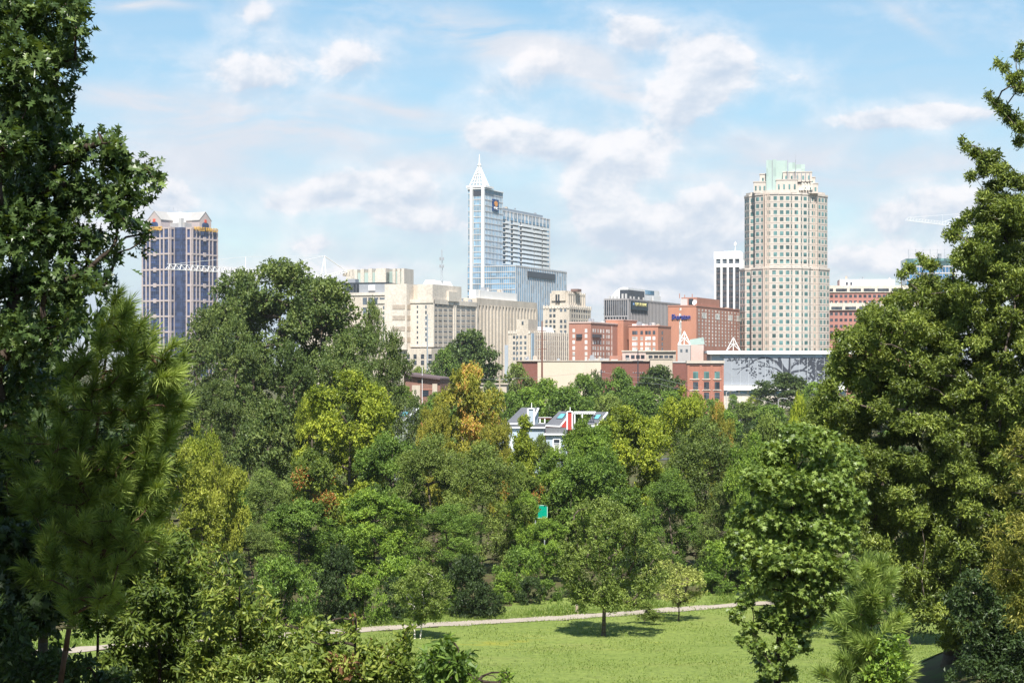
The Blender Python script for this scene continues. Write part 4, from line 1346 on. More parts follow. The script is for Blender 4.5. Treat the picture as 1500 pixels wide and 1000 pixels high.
# ---- pink low range with dark windows, grey range, red end
def pink_range():
    b = Bld('pink_low_range', 'low pink and grey concrete range with a row of dark windows below the orange block', 'low building', 1012, 905, 5)
    xl = b.L(911.5); zt = b.Z(515)
    b.part('wall', MB().box(xl, b.L(946), 0, 14, 0, zt), PINK)
    b.part('grey_wall', MB().box(b.L(946), b.L(990), .4, 14, 0, b.Z(514.5)), CREAMD)
    b.part('roof_edge', MB().box(xl - .3, b.L(990), -.4, 14, zt, zt + .6), CREAM)
    for px in (919, 927, 934.5, 941.5): b.rect('window', GDARK, 'L', 0, b.L(px), b.Z(522.5), 1.7, 1.7, .08)
    for px in (953, 961, 968.5, 976, 983): b.rect('window', GDARK, 'L', .4, b.L(px), b.Z(522.5), 1.8, 1.3, .08)
    b.part('brick_shed', MB().box(b.L(893, -3), b.L(911), -3, 6, 0, b.Z(521)), BRICK)
    b.part('white_railing', MB().box(b.L(862, -4), b.L(892, -4), -4.2, -4, b.Z(529), b.Z(525)), PALE)
    b.done()
pink_range()


# ---- glazed pyramid pavilions
def pyramid(px0, px1, ptop, pbot, d, label, base_to, mint=False):
    b = Bld('pyramid_pavilion', label, 'pavilion', (px0 + px1) / 2, d, 8, group='white pyramid rooflights')
    w = (px1 - px0) * d / F
    z0, z1 = b.Z(pbot), b.Z(ptop)
    b.part('drum', MB().box(-w * .52, w * .52, 0, w * 1.04, 0, z0), surface('pavilion_concrete', (.43, .40, .385), var=.15))
    f = MB()
    cor = [(-w / 2, 0), (w / 2, 0), (w / 2, w), (-w / 2, w)]
    ap = lambda p, t: (p[0] * (1 - t), p[1] + (w / 2 - p[1]) * t, z0 + (z1 - z0) * t)
    for i in range(4):
        p, q = cor[i], cor[(i + 1) % 4]
        f.tube(ap(p, 0), ap(p, 1), .22, .16)
        mid = ((p[0] + q[0]) / 2, (p[1] + q[1]) / 2)
        f.tube(ap(mid, 0), ap(mid, .97), .15, .12)
        f.tube(ap(p, 0), ap(mid, .5), .12, .12); f.tube(ap(q, 0), ap(mid, .5), .12, .12)
        for t in (0, .5): f.tube(ap(p, t), ap(q, t), .15, .15)
    b.part('white_frame', f, WHITE)
    for px in (-.22, .22): b.rect('window', GOFF, 'L', 0, px * w, z0 - 2.6, 1.0, 1.3, .08)
    b.done()
    return b
pa = pyramid(993, 1011, 485, 505, 895, 'white framed glass pyramid on a grey tower with a mint roof behind it', 0)
rf = MB(); u = 895 / F
rf.poly3([(1.8, 2, pa.Z(506)), (9, 2, pa.Z(504)), (8.6, 2, pa.Z(494)), (2.6, 2, pa.Z(497))], (0, 6, 0)); pa.part('mint_roof', rf, GMINT)
wr = MB().box(3.0, 8.6, 2, 7, 0, pa.Z(505)); pa.part('side_wing', wr, PINK)
pyramid(1064, 1084, 494, 514, 985, 'white framed glass pyramid just above the mural hall roof', 0)


# ---- dark brown service blocks in front
def brown_block():
    b = Bld('brown_wall_block', 'windowless dark brown wall block with one cream panel above the trees', 'low building', 953, 830, 3)
    zt = b.Z(528)
    b.part('brown_wall', MB().box(b.L(757), b.L(787.5), 0, 12, 0, b.Z(529)), BRICKD)
    b.part('cream_panel', MB().box(b.L(787.5), b.L(880.5), -.4, 12, 0, b.Z(529)), surface('cream_panel', (.60, .49, .385), var=.08))
    b.part('brown_wall', MB().box(b.L(880.5), 0, 0, 12, 0, b.Z(529)), BRICKD)
    b.part('coping', MB().box(b.L(757) - .2, 0, -.7, 12.2, b.Z(529), b.Z(527.6)), CREAMD)
    b.clutter(b.L(760), -2, 2, 9, b.Z(528), 9, 7)
    for px0, px1, pt in ((770, 800, 527), (895, 905, 526)):
        b.part('roof_parapet', MB().box(b.L(px0), b.L(px1), 1, 6, b.Z(528), b.Z(pt)), PALE)
brown_block()


def tan_block():
    b = Bld('tan_block', 'plain tan rendered block between the brown wall and the narrow brown link', 'low building', 985, 820, 3)
    b.part('wall', MB().box(b.L(952.5), 0, 0, 10, 0, b.Z(526)), TAN)
    b.part('coping', MB().box(b.L(952), .2, -.25, 10, b.Z(526), b.Z(524.6)), CREAMD)
    b.part('link_wall', MB().box(.05, b.L(1009), .8, 10, 0, b.Z(531)), BRICKD)
    b.part('link_coping', MB().box(.05, b.L(1009), .5, 10, b.Z(531), b.Z(529)), PALE)
tan_block()


def brick_corner():
    b = Bld('brick_corner_block', 'three storey brick block with tall dark and green windows beside the mural hall', 'office block', 1059.5, 780, 4)
    xl = b.L(1007.5); zt = b.Z(532)
    b.part('wall', MB().box(xl, 0, 0, 20, 0, zt), BRICKF)
    b.part('cornice', MB().box(xl - .5, .5, -.6, 20, zt, b.Z(528)), surface('pale_cornice', (.52, .455, .39)))
    b.part('frieze', MB().box(xl - .2, .2, -.25, 20, zt - .8, zt), surface('dark_frieze', (.13, .07, .06)))
    bd = MB()
    for py in (555, 571.5): bd.box(xl - .05, .08, -.14, .1, b.Z(py) - .18, b.Z(py) + .18)
    b.part('stone_band', bd, PINK)
    pi = MB()
    for px in (1008.5, 1026.5, 1042.5, 1058.5): x = b.L(px); pi.box(x - .45, x + .45, -.22, .1, 0, zt - .8)
    b.part('brick_pier', pi, BRICKF)
    for px in (1019, 1035, 1050.5):
        b.rect('green_window', GTEAL, 'L', 0, b.L(px), b.Z(549.5), 2.0, 2.9, .08)
        b.rect('window', GDARK, 'L', 0, b.L(px), b.Z(564.5), 2.0, 2.9, .08)
        b.rect('window', GDARK, 'L', 0, b.L(px), b.Z(580), 2.0, 2.9, .08)
    sl_ = MB()
    for px in (1019, 1035, 1050.5):
        for py in (555.5, 571): x = b.L(px); sl_.box(x - 1.3, x + 1.3, -.3, .1, b.Z(py) - .16, b.Z(py) + .2)
    b.part('sill', sl_, CREAM)
    b.done()
brick_corner()


# ---- mural hall
def mural_mat():
    """grey shimmering panel wall with a generic dark tree on it, in the wall's own coordinates"""
    m = surface('silver_panels', (.29, .31, .345), rough=.45, var=.10, scale=.5, fine=2.5, streak=False)
    return m


def mural_hall():
    d = 880
    b = Bld('mural_hall', 'long grey panelled hall with a dark tree picture across its front wall', 'convention hall', 1240, d, 2)
    xl = b.L(1060); zt = b.Z(516)
    b.part('wall', MB().box(xl - 5, 0, .4, 40, 0, b.Z(518)), surface('hall_wall', (.42, .46, .50)))
    b.part('roof', MB().box(b.L(1035), 6, -1.4, 46, b.Z(517), b.Z(513.5)), surface('hall_roof', (.62, .64, .66), rough=.6))
    b.part('fascia', MB().box(b.L(1036), 6, -1.6, -1.2, b.Z(518.5), b.Z(515)), WHITE)
    b.part('clerestory', MB().box(b.L(1055), 0, -.1, .5, b.Z(523), b.Z(518)), GSKY2)
    zb_, zu = b.Z(563.5), b.Z(523)
    pan = b.part('mural_panel', MB().box(xl, 0, -.3, .45, zb_, zu), mural_mat())
    # picture: a spreading tree, built as thin dark appliqué strips and leaf flecks on the panels
    rr = random.Random(11)
    t = MB()
    u = d / F
    Q = lambda px, py: (b.L(px), zb_ + (563.5 - py) * u)
    strips = []
    def strip(pts, w0, w1):
        n = len(pts)
        for i in range(n - 1):
            (xa, za), (xb, zb2) = Q(*pts[i]), Q(*pts[i + 1])
            wa = (w0 + (w1 - w0) * i / (n - 1)) * u; wb = (w0 + (w1 - w0) * (i + 1) / (n - 1)) * u
            dx, dz = xb - xa, zb2 - za; l = math.hypot(dx, dz) or 1
            nx, nz = -dz / l, dx / l
            strips.append([(xa + nx * wa / 2, za + nz * wa / 2), (xa - nx * wa / 2, za - nz * wa / 2),
                           (xb - nx * wb / 2, zb2 - nz * wb / 2), (xb + nx * wb / 2, zb2 + nz * wb / 2)])
    strip([(1150, 563), (1153, 552), (1152, 545), (1146, 538), (1142, 528), (1141, 523.5)], 9, 4)
    strip([(1153, 552), (1157, 540), (1157, 523.5)], 6, 3)
    strip([(1146, 540), (1138, 530), (1125, 524), (1116, 524), (1106, 527), (1098, 534)], 4, 1.4)
    strip([(1154, 548), (1164, 544), (1176, 542), (1182, 536), (1192, 532), (1204, 528)], 4, 1.2)
    strip([(1156, 543), (1162, 535), (1172, 529), (1180, 524)], 3, 1.4)
    strip([(1147, 547), (1137, 540), (1128, 537), (1112, 536)], 2.2, .8)
    strip([(1098, 534), (1086, 541), (1080, 548)], 1.4, .5)
    strip([(1098, 537), (1088, 538), (1078, 541), (1072, 540)], 1.3, .5)
    strip([(1176, 542), (1186, 546), (1190, 554), (1192, 560)], 2.6, 1.0)
    for px in np.arange(1067, 1100, 8):
        strip([(px, 524), (px + 4, 528), (px + 9, 527), (px + 13, 531)], 1.3, .5)
    def leaf_blot(px, py, n, sx, sy, s0):
        for _ in range(n):
            a = px + rr.gauss(0, sx); c = py + rr.gauss(0, sy)
            if not (1062 < a < 1238 and 524.5 < c < 562): continue
            x, z = Q(a, c); k = rr.uniform(3, 6); q0 = rr.uniform(0, 6.28)
            s_ = s0 * u * rr.uniform(.5, 1.2)
            strips.append([(x + s_ * rr.uniform(.5, 1.1) * math.cos(q0 + 2 * math.pi * i / 6), z + s_ * rr.uniform(.4, 1.0) * math.sin(q0 + 2 * math.pi * i / 6)) for i in range(6)])
    for args in ((1075, 526, 16, 6, 1.5, 1.4), (1095, 530, 26, 6, 3, 1.5), (1102, 543, 34, 5, 5, 1.5), (1118, 534, 26, 7, 4, 1.4), (1130, 530, 22, 6, 3, 1.4),
                 (1124, 545, 22, 7, 4, 1.3), (1178, 528, 60, 7, 3, 2.0), (1190, 534, 90, 6, 6, 2.2), (1196, 548, 80, 5, 7, 2.2), (1208, 532, 90, 6, 5, 2.2), (1222, 530, 90, 8, 5, 2.3),
                 (1208, 545, 50, 5, 6, 2.0), (1184, 552, 30, 4, 6, 1.8), (1228, 540, 50, 6, 6, 2.0), (1166, 528, 20, 4, 3, 1.4), (1212, 556, 12, 3, 3, 1.5)):
        leaf_blot(*args)
    yoff = 0
    for q, pl in enumerate(strips):
        y = -.315 - .0011 * (q % 97)
        n0 = len(t.v); t.v += [(x, y, z) for x, z in pl]; t.f.append(tuple(range(n0, n0 + len(pl))))
    b.part('tree_print', t, surface('slate_appliqué'.replace('é', 'e'), (.045, .05, .065), rough=.6, var=.15), pan)
    jn = MB()
    for px in lin(1072, 1232, 14): x = b.L(px); jn.box(x - .06, x + .06, -.46, -.2, zb_, zu)
    b.part('panel_joint', jn, surface('joint', (.50, .53, .56)), pan)
    b.part('white_band', MB().box(b.L(1058), 0, -1.6, .5, b.Z(571.5), b.Z(564)), WHITE)
    for k in range(14):
        b.rect('window', GSKY2, 'L', 0, xl + 1 + k * 3.9, b.Z(574.3), 3.0, 1.3, .15)
    b.part('ground_storey', MB().box(xl, 0, .1, 3, 0, b.Z(572)), CREAM2)
    b.part('grey_wing', MB().box(b.L(1043), b.L(1057), 1, 14, 0, b.Z(521)), surface('pale_grey_wing', (.55, .58, .60)))
    sgn = b.part('sign_panel', MB().box(b.L(1043.5), b.L(1056), .6, 1.0, b.Z(527), b.Z(520)), WHITE)
    st = MB().box(b.L(1045), b.L(1055), .45, .62, b.Z(522.8), b.Z(521.4)); b.part('blue_stripe', st, NAVY, sgn)
    b.done()
mural_hall()


# ---- banded brick office right of the stepped tower
def banded_office():
    b = Bld('banded_brick_office', 'red brick office with cream bands and dark ribbon windows behind the oak', 'office block', 1345, 1180, 4)
    xl = b.L(1206); zt = b.Z(419)
    b.part('wall', MB().box(xl, 0, 0, 40, 0, zt), surface('rose_brick', (.40, .185, .15), scale=.15, fine=1.5))
    m = MB(); m.box(xl - .3, .2, -.6, .1, b.Z(428), b.Z(418)); m.box(xl - .3, .2, -.9, .1, b.Z(454), b.Z(443.5))
    b.part('cream_band', m, CREAM2)
    for k in range(7):
        x0 = b.L(1224 + 20.3 * k - 10)
        b.rect('ribbon_window', GDARK, 'L', -.6, b.L(1232 + 20.4 * k - 20), b.Z(424.5), 6.6, 1.7, .08)
        b.rect('ribbon_window', GDARK, 'L', -.9, b.L(1225 + 20.4 * k - 20), b.Z(451), 6.4, 1.7, .08)
    for py in (433.5, 442, 459.5, 468.5, 477.5, 486.5, 495.5):
        for k in range(19):
            b.rect('window', GDARK, 'L', 0, b.L(1211 + 7.0 * k), b.Z(py), 1.7, 1.7, .06)
    t = MB()
    for k in range(12): x = b.L(1218 + 9 * k); t.box(x - .35, x + .35, -.9, -.3, b.Z(443.5), b.Z(442))
    b.part('tooth', t, CREAM2)
    b.part('penthouse', MB().box(b.L(1231), b.L(1312), 4, 20, zt, b.Z(408.5)), WHITE)
    for px in (1240.5, 1247): b.rect('penthouse_window', GOFF, 'L', 4, b.L(px, 4), b.Z(414.5), 1.3, 1.9, .08)
    b.clutter(b.L(1235), b.L(1305), 5, 14, b.Z(408.5), 5, 8)
    b.part('left_wing', MB().box(b.L(1216, 6), xl + .1, 6, 20, 0, b.Z(421)), CREAM)
    b.done(100)
banded_office()


def blue_block():
    b = Bld('unfinished_blue_tower', 'blue glass tower with safety posts along its unfinished roof behind the oak', 'office tower', 1400, 1300, 5)
    xl = b.L(1327); zt = b.Z(379)
    b.part('curtain_wall', MB().box(xl, 0, 0, 30, 0, zt), glass('cobalt_glass', (.04, .13, .25), cell=.3))
    m = MB(); b.grid(m, 'L', 0, xl, 0, 0, zt, lin(xl + .2, -.2, 16), [zt - .5 - i * 4.4 for i in range(18)], .3, .8, .3)
    b.part('mullion', m, PALE)
    b.part('teal_top', MB().box(xl - .2, .2, -.4, 30, zt - 4, zt + .2), GTEAL)
    p = MB()
    for px in lin(1331, 1384, 6):
        x = b.L(px); p.tube((x, 1, zt), (x, 1, b.Z(364.5)), .14); p.tube((x, 1, zt), (x + 1.2, 1, b.Z(372)), .1)
    for py in (366, 371): p.tube((b.L(1330), 1, b.Z(py)), (b.L(1386), 1, b.Z(py)), .06)
    b.part('safety_post', p, STEEL)
    b.part('roof_house', MB().box(b.L(1376), b.L(1380), 3, 8, zt, b.Z(371)), GREY)
blue_block()


# ---- tower cranes
def truss(mb, p0, p1, w, h, n, r=.16):
    p0 = Vector(p0); p1 = Vector(p1); d = (p1 - p0).normalized()
    s_ = d.cross(Vector((0, 0, 1))).normalized()
    ch = lambda t, k: p0 + (p1 - p0) * t + (s_ * (w / 2) if k == 0 else s_ * (-w / 2) if k == 1 else Vector((0, 0, h)))
    for k in range(3): mb.tube(ch(0, k), ch(1, k), r * 1.25, r * 1.25, 4)
    for i in range(n):
        a, c, m = i / n, (i + 1) / n, (i + .5) / n
        for k in (0, 1):
            mb.tube(ch(a, k), ch(m, 2), r, r, 4); mb.tube(ch(m, 2), ch(c, k), r, r, 4)
        mb.tube(ch(a, 0), ch(a, 1), r, r, 4)


def crane(label, tip, root, apex, post, ctip, seg, group, r=.16):
    t = empty('tower_crane', (root.x, root.y, 0), label, 'crane', group)
    o = Vector((root.x, root.y, 0))
    L_ = lambda v: v - o
    m = MB(); r0 = L_(root)
    for sx in (-1, 1):
        for sy in (-1, 1): m.tube((sx, sy, 0), (sx, sy, r0.z), .2, .2, 4)
    n = int(r0.z / 3)
    for i in range(n):
        z = r0.z * i / n; z2 = r0.z * (i + 1) / n
        for a, c in (((-1, -1), (1, -1)), ((1, -1), (1, 1)), ((1, 1), (-1, 1)), ((-1, 1), (-1, -1))):
            m.tube((*a, z), (*c, z2), .12, .12, 4)
    m.build('mast', WHITE, t)
    j = MB(); truss(j, L_(root), L_(tip), 1.9, 2.5, seg, r); j.build('jib', WHITE, t)
    j = MB(); truss(j, L_(root), L_(ctip), 1.9, 1.2, 5); j.build('counter_jib', WHITE, t)
    a = MB()
    for sx in (-1.6, 1.2): a.tube(r0 + Vector((sx, 0, 0)), L_(apex), .32, .22, 5)
    a.build('tower_peak', WHITE, t)
    l = MB(); l.tube(L_(apex), L_(post), .10, .10, 4); l.tube(L_(post), L_(tip + (root - tip) * .03) + Vector((0, 0, 2.5)), .10, .10, 4)
    pb = post.copy(); f = (post.x - root.x) / (tip.x - root.x); base = root + (tip - root) * f
    l.tube(L_(post), L_(base), .10, .10, 4)
    l.tube(L_(apex), L_(root + (tip - root) * .42) + Vector((0, 0, 2.5)), .16, .16, 4)
    l.build('pendant_line', WHITE, t)
    l = MB(); l.tube(L_(apex), L_(ctip) + Vector((0, 0, .5)), .26, .26, 4); l.build('rear_pendant', WHITE, t)
    c = MB(); q = L_(ctip); c.box(q.x - 2, q.x + 1.5, q.y - 1.2, q.y + 1.2, q.z - 2.2, q.z + .3); c.build('counterweight', CREAM, t)
    cb = MB(); cb.box(r0.x - 3.4, r0.x - 1.4, r0.y - 1.2, r0.y + 1.0, r0.z - .6, r0.z + 1.7); cb.build('cab', WHITE, t)
    return t
crane('white tower crane whose lattice jib passes in front of the gabled blue tower', P(245, 394, 950), P(474, 407, 1035), P(475.5, 375, 1035), P(360, 376, 992), P(508, 398.5, 1050), 30, 'tower cranes', .14)
crane('distant white tower crane with its jib reaching out above the banded brick office', P(1328, 323, 1500), P(1420, 334, 1560), P(1421, 312, 1560), P(1381, 315, 1534), P(1440, 336, 1572), 22, 'tower cranes', .09)


# ---- low buildings among the trees
def low_brown():
    b = Bld('brown_brick_hall', 'low brown brick hall with a sloping roof left of the orange tree', 'low building', 634, 520, 12)
    xl = b.L(592); z1 = b.Z(553)
    w = MB(); w.poly3([(xl, 0, 0), (b.L(645), 0, 0), (b.L(645), 0, b.Z(556)), (xl, 0, b.Z(549))], (0, 14, 0)); b.part('brick_wall', w, surface('umber_brick', (.23, .125, .095), fine=3))
    r = MB(); r.poly3([(xl - 1, -1, b.Z(549)), (b.L(646), -1, b.Z(556)), (b.L(646), -1, b.Z(553.5)), (xl - 1, -1, b.Z(545.5))], (0, 16, 0)); b.part('roof', r, surface('brown_roof', (.12, .085, .085)))
    b.part('tan_bay', MB().box(b.L(634), b.L(641), -.5, 2, 0, b.Z(562)), TAN)
    b.part('tan_bay', MB().box(b.L(604), b.L(616), -.4, 2, 0, b.Z(564)), TAN)
    b.rect('window', GDARK, 'L', 0, b.L(623), b.Z(576), 1.8, 1.5, .1); b.rect('window', GDARK, 'L', 0, b.L(614), b.Z(558.5), .8, .7, .1)
    b.part('lintel_band', MB().box(b.L(616.5), b.L(633.5), -.12, .1, b.Z(571), b.Z(569.5)), BRICK)
    b.done()
    b = Bld('tan_shed', 'long low tan shed showing between trees right of the orange tree', 'shed', 742, 560, 3)
    b.part('wall', MB().box(b.L(700), 0, 0, 10, 0, b.Z(563)), TAN)
    b.part('roof', MB().box(b.L(699), .4, -.4, 10.4, b.Z(563), b.Z(561.5)), CREAMD)
low_brown()


SIDB = surface('blue_siding', (.39, .46, .52), var=.08, fine=6)
SIDR = surface('red_siding', (.44, .06, .05), var=.1, fine=6)
SIDG = surface('sage_siding', (.27, .30, .25), var=.1, fine=6)
TRIM = surface('white_trim', (.80, .80, .79), var=.04)
SHING = surface('slate_shingle', (.115, .12, .135), rough=.85, var=.25, fine=8, streak=False)
SKYL = glass('rooflight_glass', (.10, .32, .38), rough=.05, spec=1.0, var=.2)
WOOD = surface('cedar_rail', (.34, .13, .05), var=.2)


def skillion(b, xa, xb, y0, y1, zl, zh, zbase, wall, roofname='roof'):
    """rooftop room: roof rising from xa (low) to xb (high)"""
    w = MB(); w.poly3([(xa, y0, zbase), (xb, y0, zbase), (xb, y0, zh), (xa, y0, zl)], (0, y1 - y0, 0)); b.part('stair_room', w, wall)
    # roof slab rises backwards: low eave at the front
    r = MB(); o = .35
    r.poly3([(xa - o, y0 - o, zl), (xa - o, y0 - o, zl + .28), (xb + o, y0 - o, zh + .28), (xb + o, y0 - o, zh)], (0, y1 - y0 + 2 * o, 0))
    rf_ = b.part('roof', r, SHING)
    f = MB()
    f.poly3([(xa - o, y0 - o - .12, zl - .1), (xa - o, y0 - o - .12, zl + .26), (xb + o, y0 - o - .12, zh + .26), (xb + o, y0 - o - .12, zh - .1)], (0, .12, 0))
    b.part('barge_board', f, TRIM, rf_)
    return rf_


def roof_sheet(b, px, y0, y1, wall, sky=None, name='roof'):
    """mono-pitch roof given by four pixel corners (front-left, front-right, back-right, back-left) climbing away from the viewer"""
    (fl, fr, br, bl) = px
    pt = lambda p, y: Vector((b.L(p[0], y), y, b.Z(p[1], b.L(p[0], y), y)))
    A, B_, C, D = pt(fl, y0), pt(fr, y0), pt(br, y1), pt(bl, y1)
    r = MB(); r.poly3([A, B_, C, D], (0, 0, .22)); rf_ = b.part(name, r, SHING)
    w = MB()
    w.v += [tuple(A), tuple(B_), tuple(C), tuple(D), (A.x, A.y, 3), (B_.x, B_.y, 3), (C.x, C.y, 3), (D.x, D.y, 3)]
    w.f += [(4, 5, 1, 0), (5, 6, 2, 1), (6, 7, 3, 2), (7, 4, 0, 3)]
    for i, v in enumerate(w.v): w.v[i] = (v[0] * .985 + .015 * (A.x + B_.x) / 2, v[1] + .15, v[2] - (.02 if i < 4 else 0))
    b.part('stair_room', w, wall)
    e = MB()
    for p, q in ((A, B_), (B_, C)): e.tube(p + Vector((0, -.06, .08)), q + Vector((0, -.06, .08)), .16, .16, 4)
    b.part('barge_board', e, TRIM, rf_)
    if sky:
        s0, s1, t0, t1 = sky
        f = lambda s_, t: A + (B_ - A) * s_ * (1 - t) + (D - A) * t * (1 - s_) + (C - A) * 0 + ((B_ - A) * s_ + (D - A) * t) * 0 + (C - A) * (s_ * t) if False else (A * (1 - s_) * (1 - t) + B_ * s_ * (1 - t) + C * s_ * t + D * (1 - s_) * t)
        q = [f(s0, t0), f(s1, t0), f(s1, t1), f(s0, t1)]
        fr_ = MB(); fr_.poly3([v + Vector((0, 0, .22)) for v in q], (0, 0, .12)); fo = b.part('rooflight', fr_, DKGREY, rf_)
        c = sum(q, Vector()) / 4
        g = MB(); g.poly3([c + (v - c) * .84 + Vector((0, 0, .33)) for v in q], (0, 0, .05)); b.part('pane', g, SKYL, fo)
    return rf_


def houses():
    d = 330
    b = Bld('blue_house', 'pale blue house with dark mono pitch roof and a white cornered chimney', 'house', 795, d, 6)
    b.part('wall', MB().box(b.L(722), b.L(797), 0, 9, 0, b.Z(627)), SIDB)
    b.part('eaves', MB().box(b.L(719), b.L(799), -.4, 9.3, b.Z(627), b.Z(625)), TRIM)
    b.part('low_roof', MB().box(b.L(722), b.L(798), -.2, 9.2, b.Z(625), b.Z(622)), SHING)
    roof_sheet(b, [(741, 621), (778, 621), (789, 598.5), (764, 598.5)], 1.0, 5.5, SIDB)
    ch = b.part('chimney', MB().box(b.L(773.5, .8), b.L(782.5, .8), .6, 1.7, b.Z(626), b.Z(599)), SIDB)
    tr = MB()
    for px in (773.5, 782.5): x = b.L(px, .8); tr.box(x - .13, x + .13, .45, .75, b.Z(626), b.Z(599))
    tr.box(b.L(773.2, .8), b.L(782.8, .8), .42, 1.8, b.Z(599), b.Z(598)); b.part('corner_trim', tr, TRIM, ch)
    b.part('flue', MB().tube((b.L(778.5, 1), 1.2, b.Z(599)), (b.L(778.5, 1), 1.2, b.Z(590)), .06, .06), TRIM, ch)
    b.part('wall_bay', MB().box(b.L(747), b.L(762), -1.0, .2, 0, b.Z(640)), surface('light_siding', (.62, .68, .72), fine=6))
    b.done()

    b = Bld('red_roofed_terrace_house', 'red and pale blue house with a rooflight and a red chimney column', 'house', 838, d - 6, 6)
    b.part('wall', MB().box(b.L(800), b.L(832), 0, 9, 0, b.Z(637)), SIDB)
    b.part('eaves', MB().box(b.L(797), b.L(833), -.5, 9, b.Z(637), b.Z(634.8)), TRIM)
    b.part('dark_parapet', MB().box(b.L(799.5), b.L(832), -.1, 8, b.Z(634.8), b.Z(626.5)), ROOFG)
    roof_sheet(b, [(799, 624), (821, 625), (838, 604), (819, 604)], .4, 4.4, SIDR, (.35, .78, .42, .78))
    w = MB(); w.poly3([(b.L(821, .6), .6, b.Z(625.5)), (b.L(832, .6), .6, b.Z(626)), (b.L(832, .6), .6, b.Z(612))], (0, .3, 0)); b.part('red_gable', w, SIDR)
    ch = b.part('chimney', MB().box(b.L(831), b.L(838.6), -.2, 1.0, b.Z(629), b.Z(603)), SIDR)
    tr = MB()
    for px in (831, 838.6): x = b.L(px); tr.box(x - .11, x + .11, -.32, -.05, b.Z(629), b.Z(603))
    tr.box(b.L(830.7), b.L(839), -.34, 1.1, b.Z(603), b.Z(602)); b.part('corner_trim', tr, TRIM, ch)
    b.part('flue', MB().tube((b.L(834.8), .5, b.Z(603)), (b.L(834.8), .5, b.Z(596)), .06, .06), TRIM, ch)
    b.part('red_wall', MB().box(b.L(832), b.L(846), .1, 6, 0, b.Z(630)), SIDR)
    b.rect('window', GDARK, 'L', 0, b.L(815.5), b.Z(646), 1.0, .55, .06)
    tw = MB(); x0, x1 = b.L(810.5), b.L(820.5)
    for x in (x0, x1): tw.box(x - .09, x + .09, -.14, .05, b.Z(664), b.Z(643))
    tw.box(x0, x1, -.13, .05, b.Z(643.5), b.Z(642.5)); tw.box(x0, x1, -.12, .05, b.Z(649.8), b.Z(649)); b.part('window_trim', tw, TRIM)
    for px in (812.3, 815.5, 818.7): b.rect('window', BLIND, 'L', 0, b.L(px), b.Z(657), .3, 1.3, .06)
    b.done()

    b = Bld('pergola_house', 'house with a white roof pergola and dark mono pitch roof beside the red chimney', 'house', 880, d + 4, 6)
    b.part('wall', MB().box(b.L(840), b.L(884), .5, 9, 0, b.Z(629)), SIDB)
    roof_sheet(b, [(858, 624), (875, 624.5), (890, 605), (872, 605)], 1.0, 5.0, SIDG, (.3, .72, .4, .75))
    pg = MB()
    for px in (842, 853): x = b.L(px, 1); pg.box(x - .1, x + .1, .8, 1.0, b.Z(628), b.Z(605))
    pg.box(b.L(839), b.L(871), .8, 1.0, b.Z(606.5), b.Z(604.8)); pg.box(b.L(839), b.L(871), 3.2, 3.4, b.Z(604.5), b.Z(603))
    for px in lin(840, 870, 13): x = b.L(px, 1); pg.box(x - .06, x + .06, .6, 3.6, b.Z(604.8), b.Z(604))
    b.part('pergola', pg, TRIM)
    b.part('roof_rail', MB().box(b.L(840), b.L(853), .7, .8, b.Z(629), b.Z(625)), SIDB)

    b = Bld('red_pergola_deck', 'small red framed roof deck with cedar rail between the blue and the red house', 'roof deck', 800, d + 8, 6)
    pg = MB()
    for px in (784, 791, 798): x = b.L(px); pg.box(x - .1, x + .1, 0, .2, b.Z(626), b.Z(613))
    pg.box(b.L(782), b.L(808), 0, .2, b.Z(611.5), b.Z(610.7)); pg.box(b.L(783), b.L(799), 0, .15, b.Z(620), b.Z(619.2)); b.part('white_frame', pg, TRIM)
    b.part('red_beam', MB().box(b.L(782.5), b.L(808), .22, .6, b.Z(614), b.Z(611.5)), SIDR)
    b.part('cedar_rail', MB().box(b.L(783), b.L(799), .05, .12, b.Z(627), b.Z(620)), WOOD)
    b.part('wall', MB().box(b.L(783), b.L(800), .7, 6, 0, b.Z(625)), TRIM)

    b = Bld('sage_house', 'grey green house with a rooflight in its dark roof beside the yellow green tree', 'house', 611, d - 20, 6)
    roof_sheet(b, [(577, 617), (592, 617), (613, 599), (594, 598.5)], .5, 4.8, SIDG, (.2, .75, .25, .62))
    b.part('wall', MB().box(b.L(576), b.L(612), 1.2, 8, 0, b.Z(623)), SIDG)
    b.part('eaves', MB().box(b.L(585), b.L(613), 1.0, 8.2, b.Z(624.5), b.Z(623)), TRIM)
    b.part('vent', MB().tube((b.L(594, 3), 3, b.Z(606)), (b.L(594, 3), 3, b.Z(596)), .14, .14), STEEL)
    b.part('cedar_rail', MB().box(b.L(612.5), b.L(623), 1.5, 1.6, b.Z(627), b.Z(618)), WOOD)
    b.done()
houses()


# ---- road and car park by the hall, road sign
tag(MB().box(60, 130, 640, 700, -.02, .06).build('car_park', surface('car_park_asphalt', (.085, .088, .095), rough=.9, streak=False)), kind='structure')
tag(MB().box(-260, 220, 383, 391, -.02, .05).build('road', surface('road_asphalt', (.07, .07, .075), rough=.9, streak=False)), kind='structure')


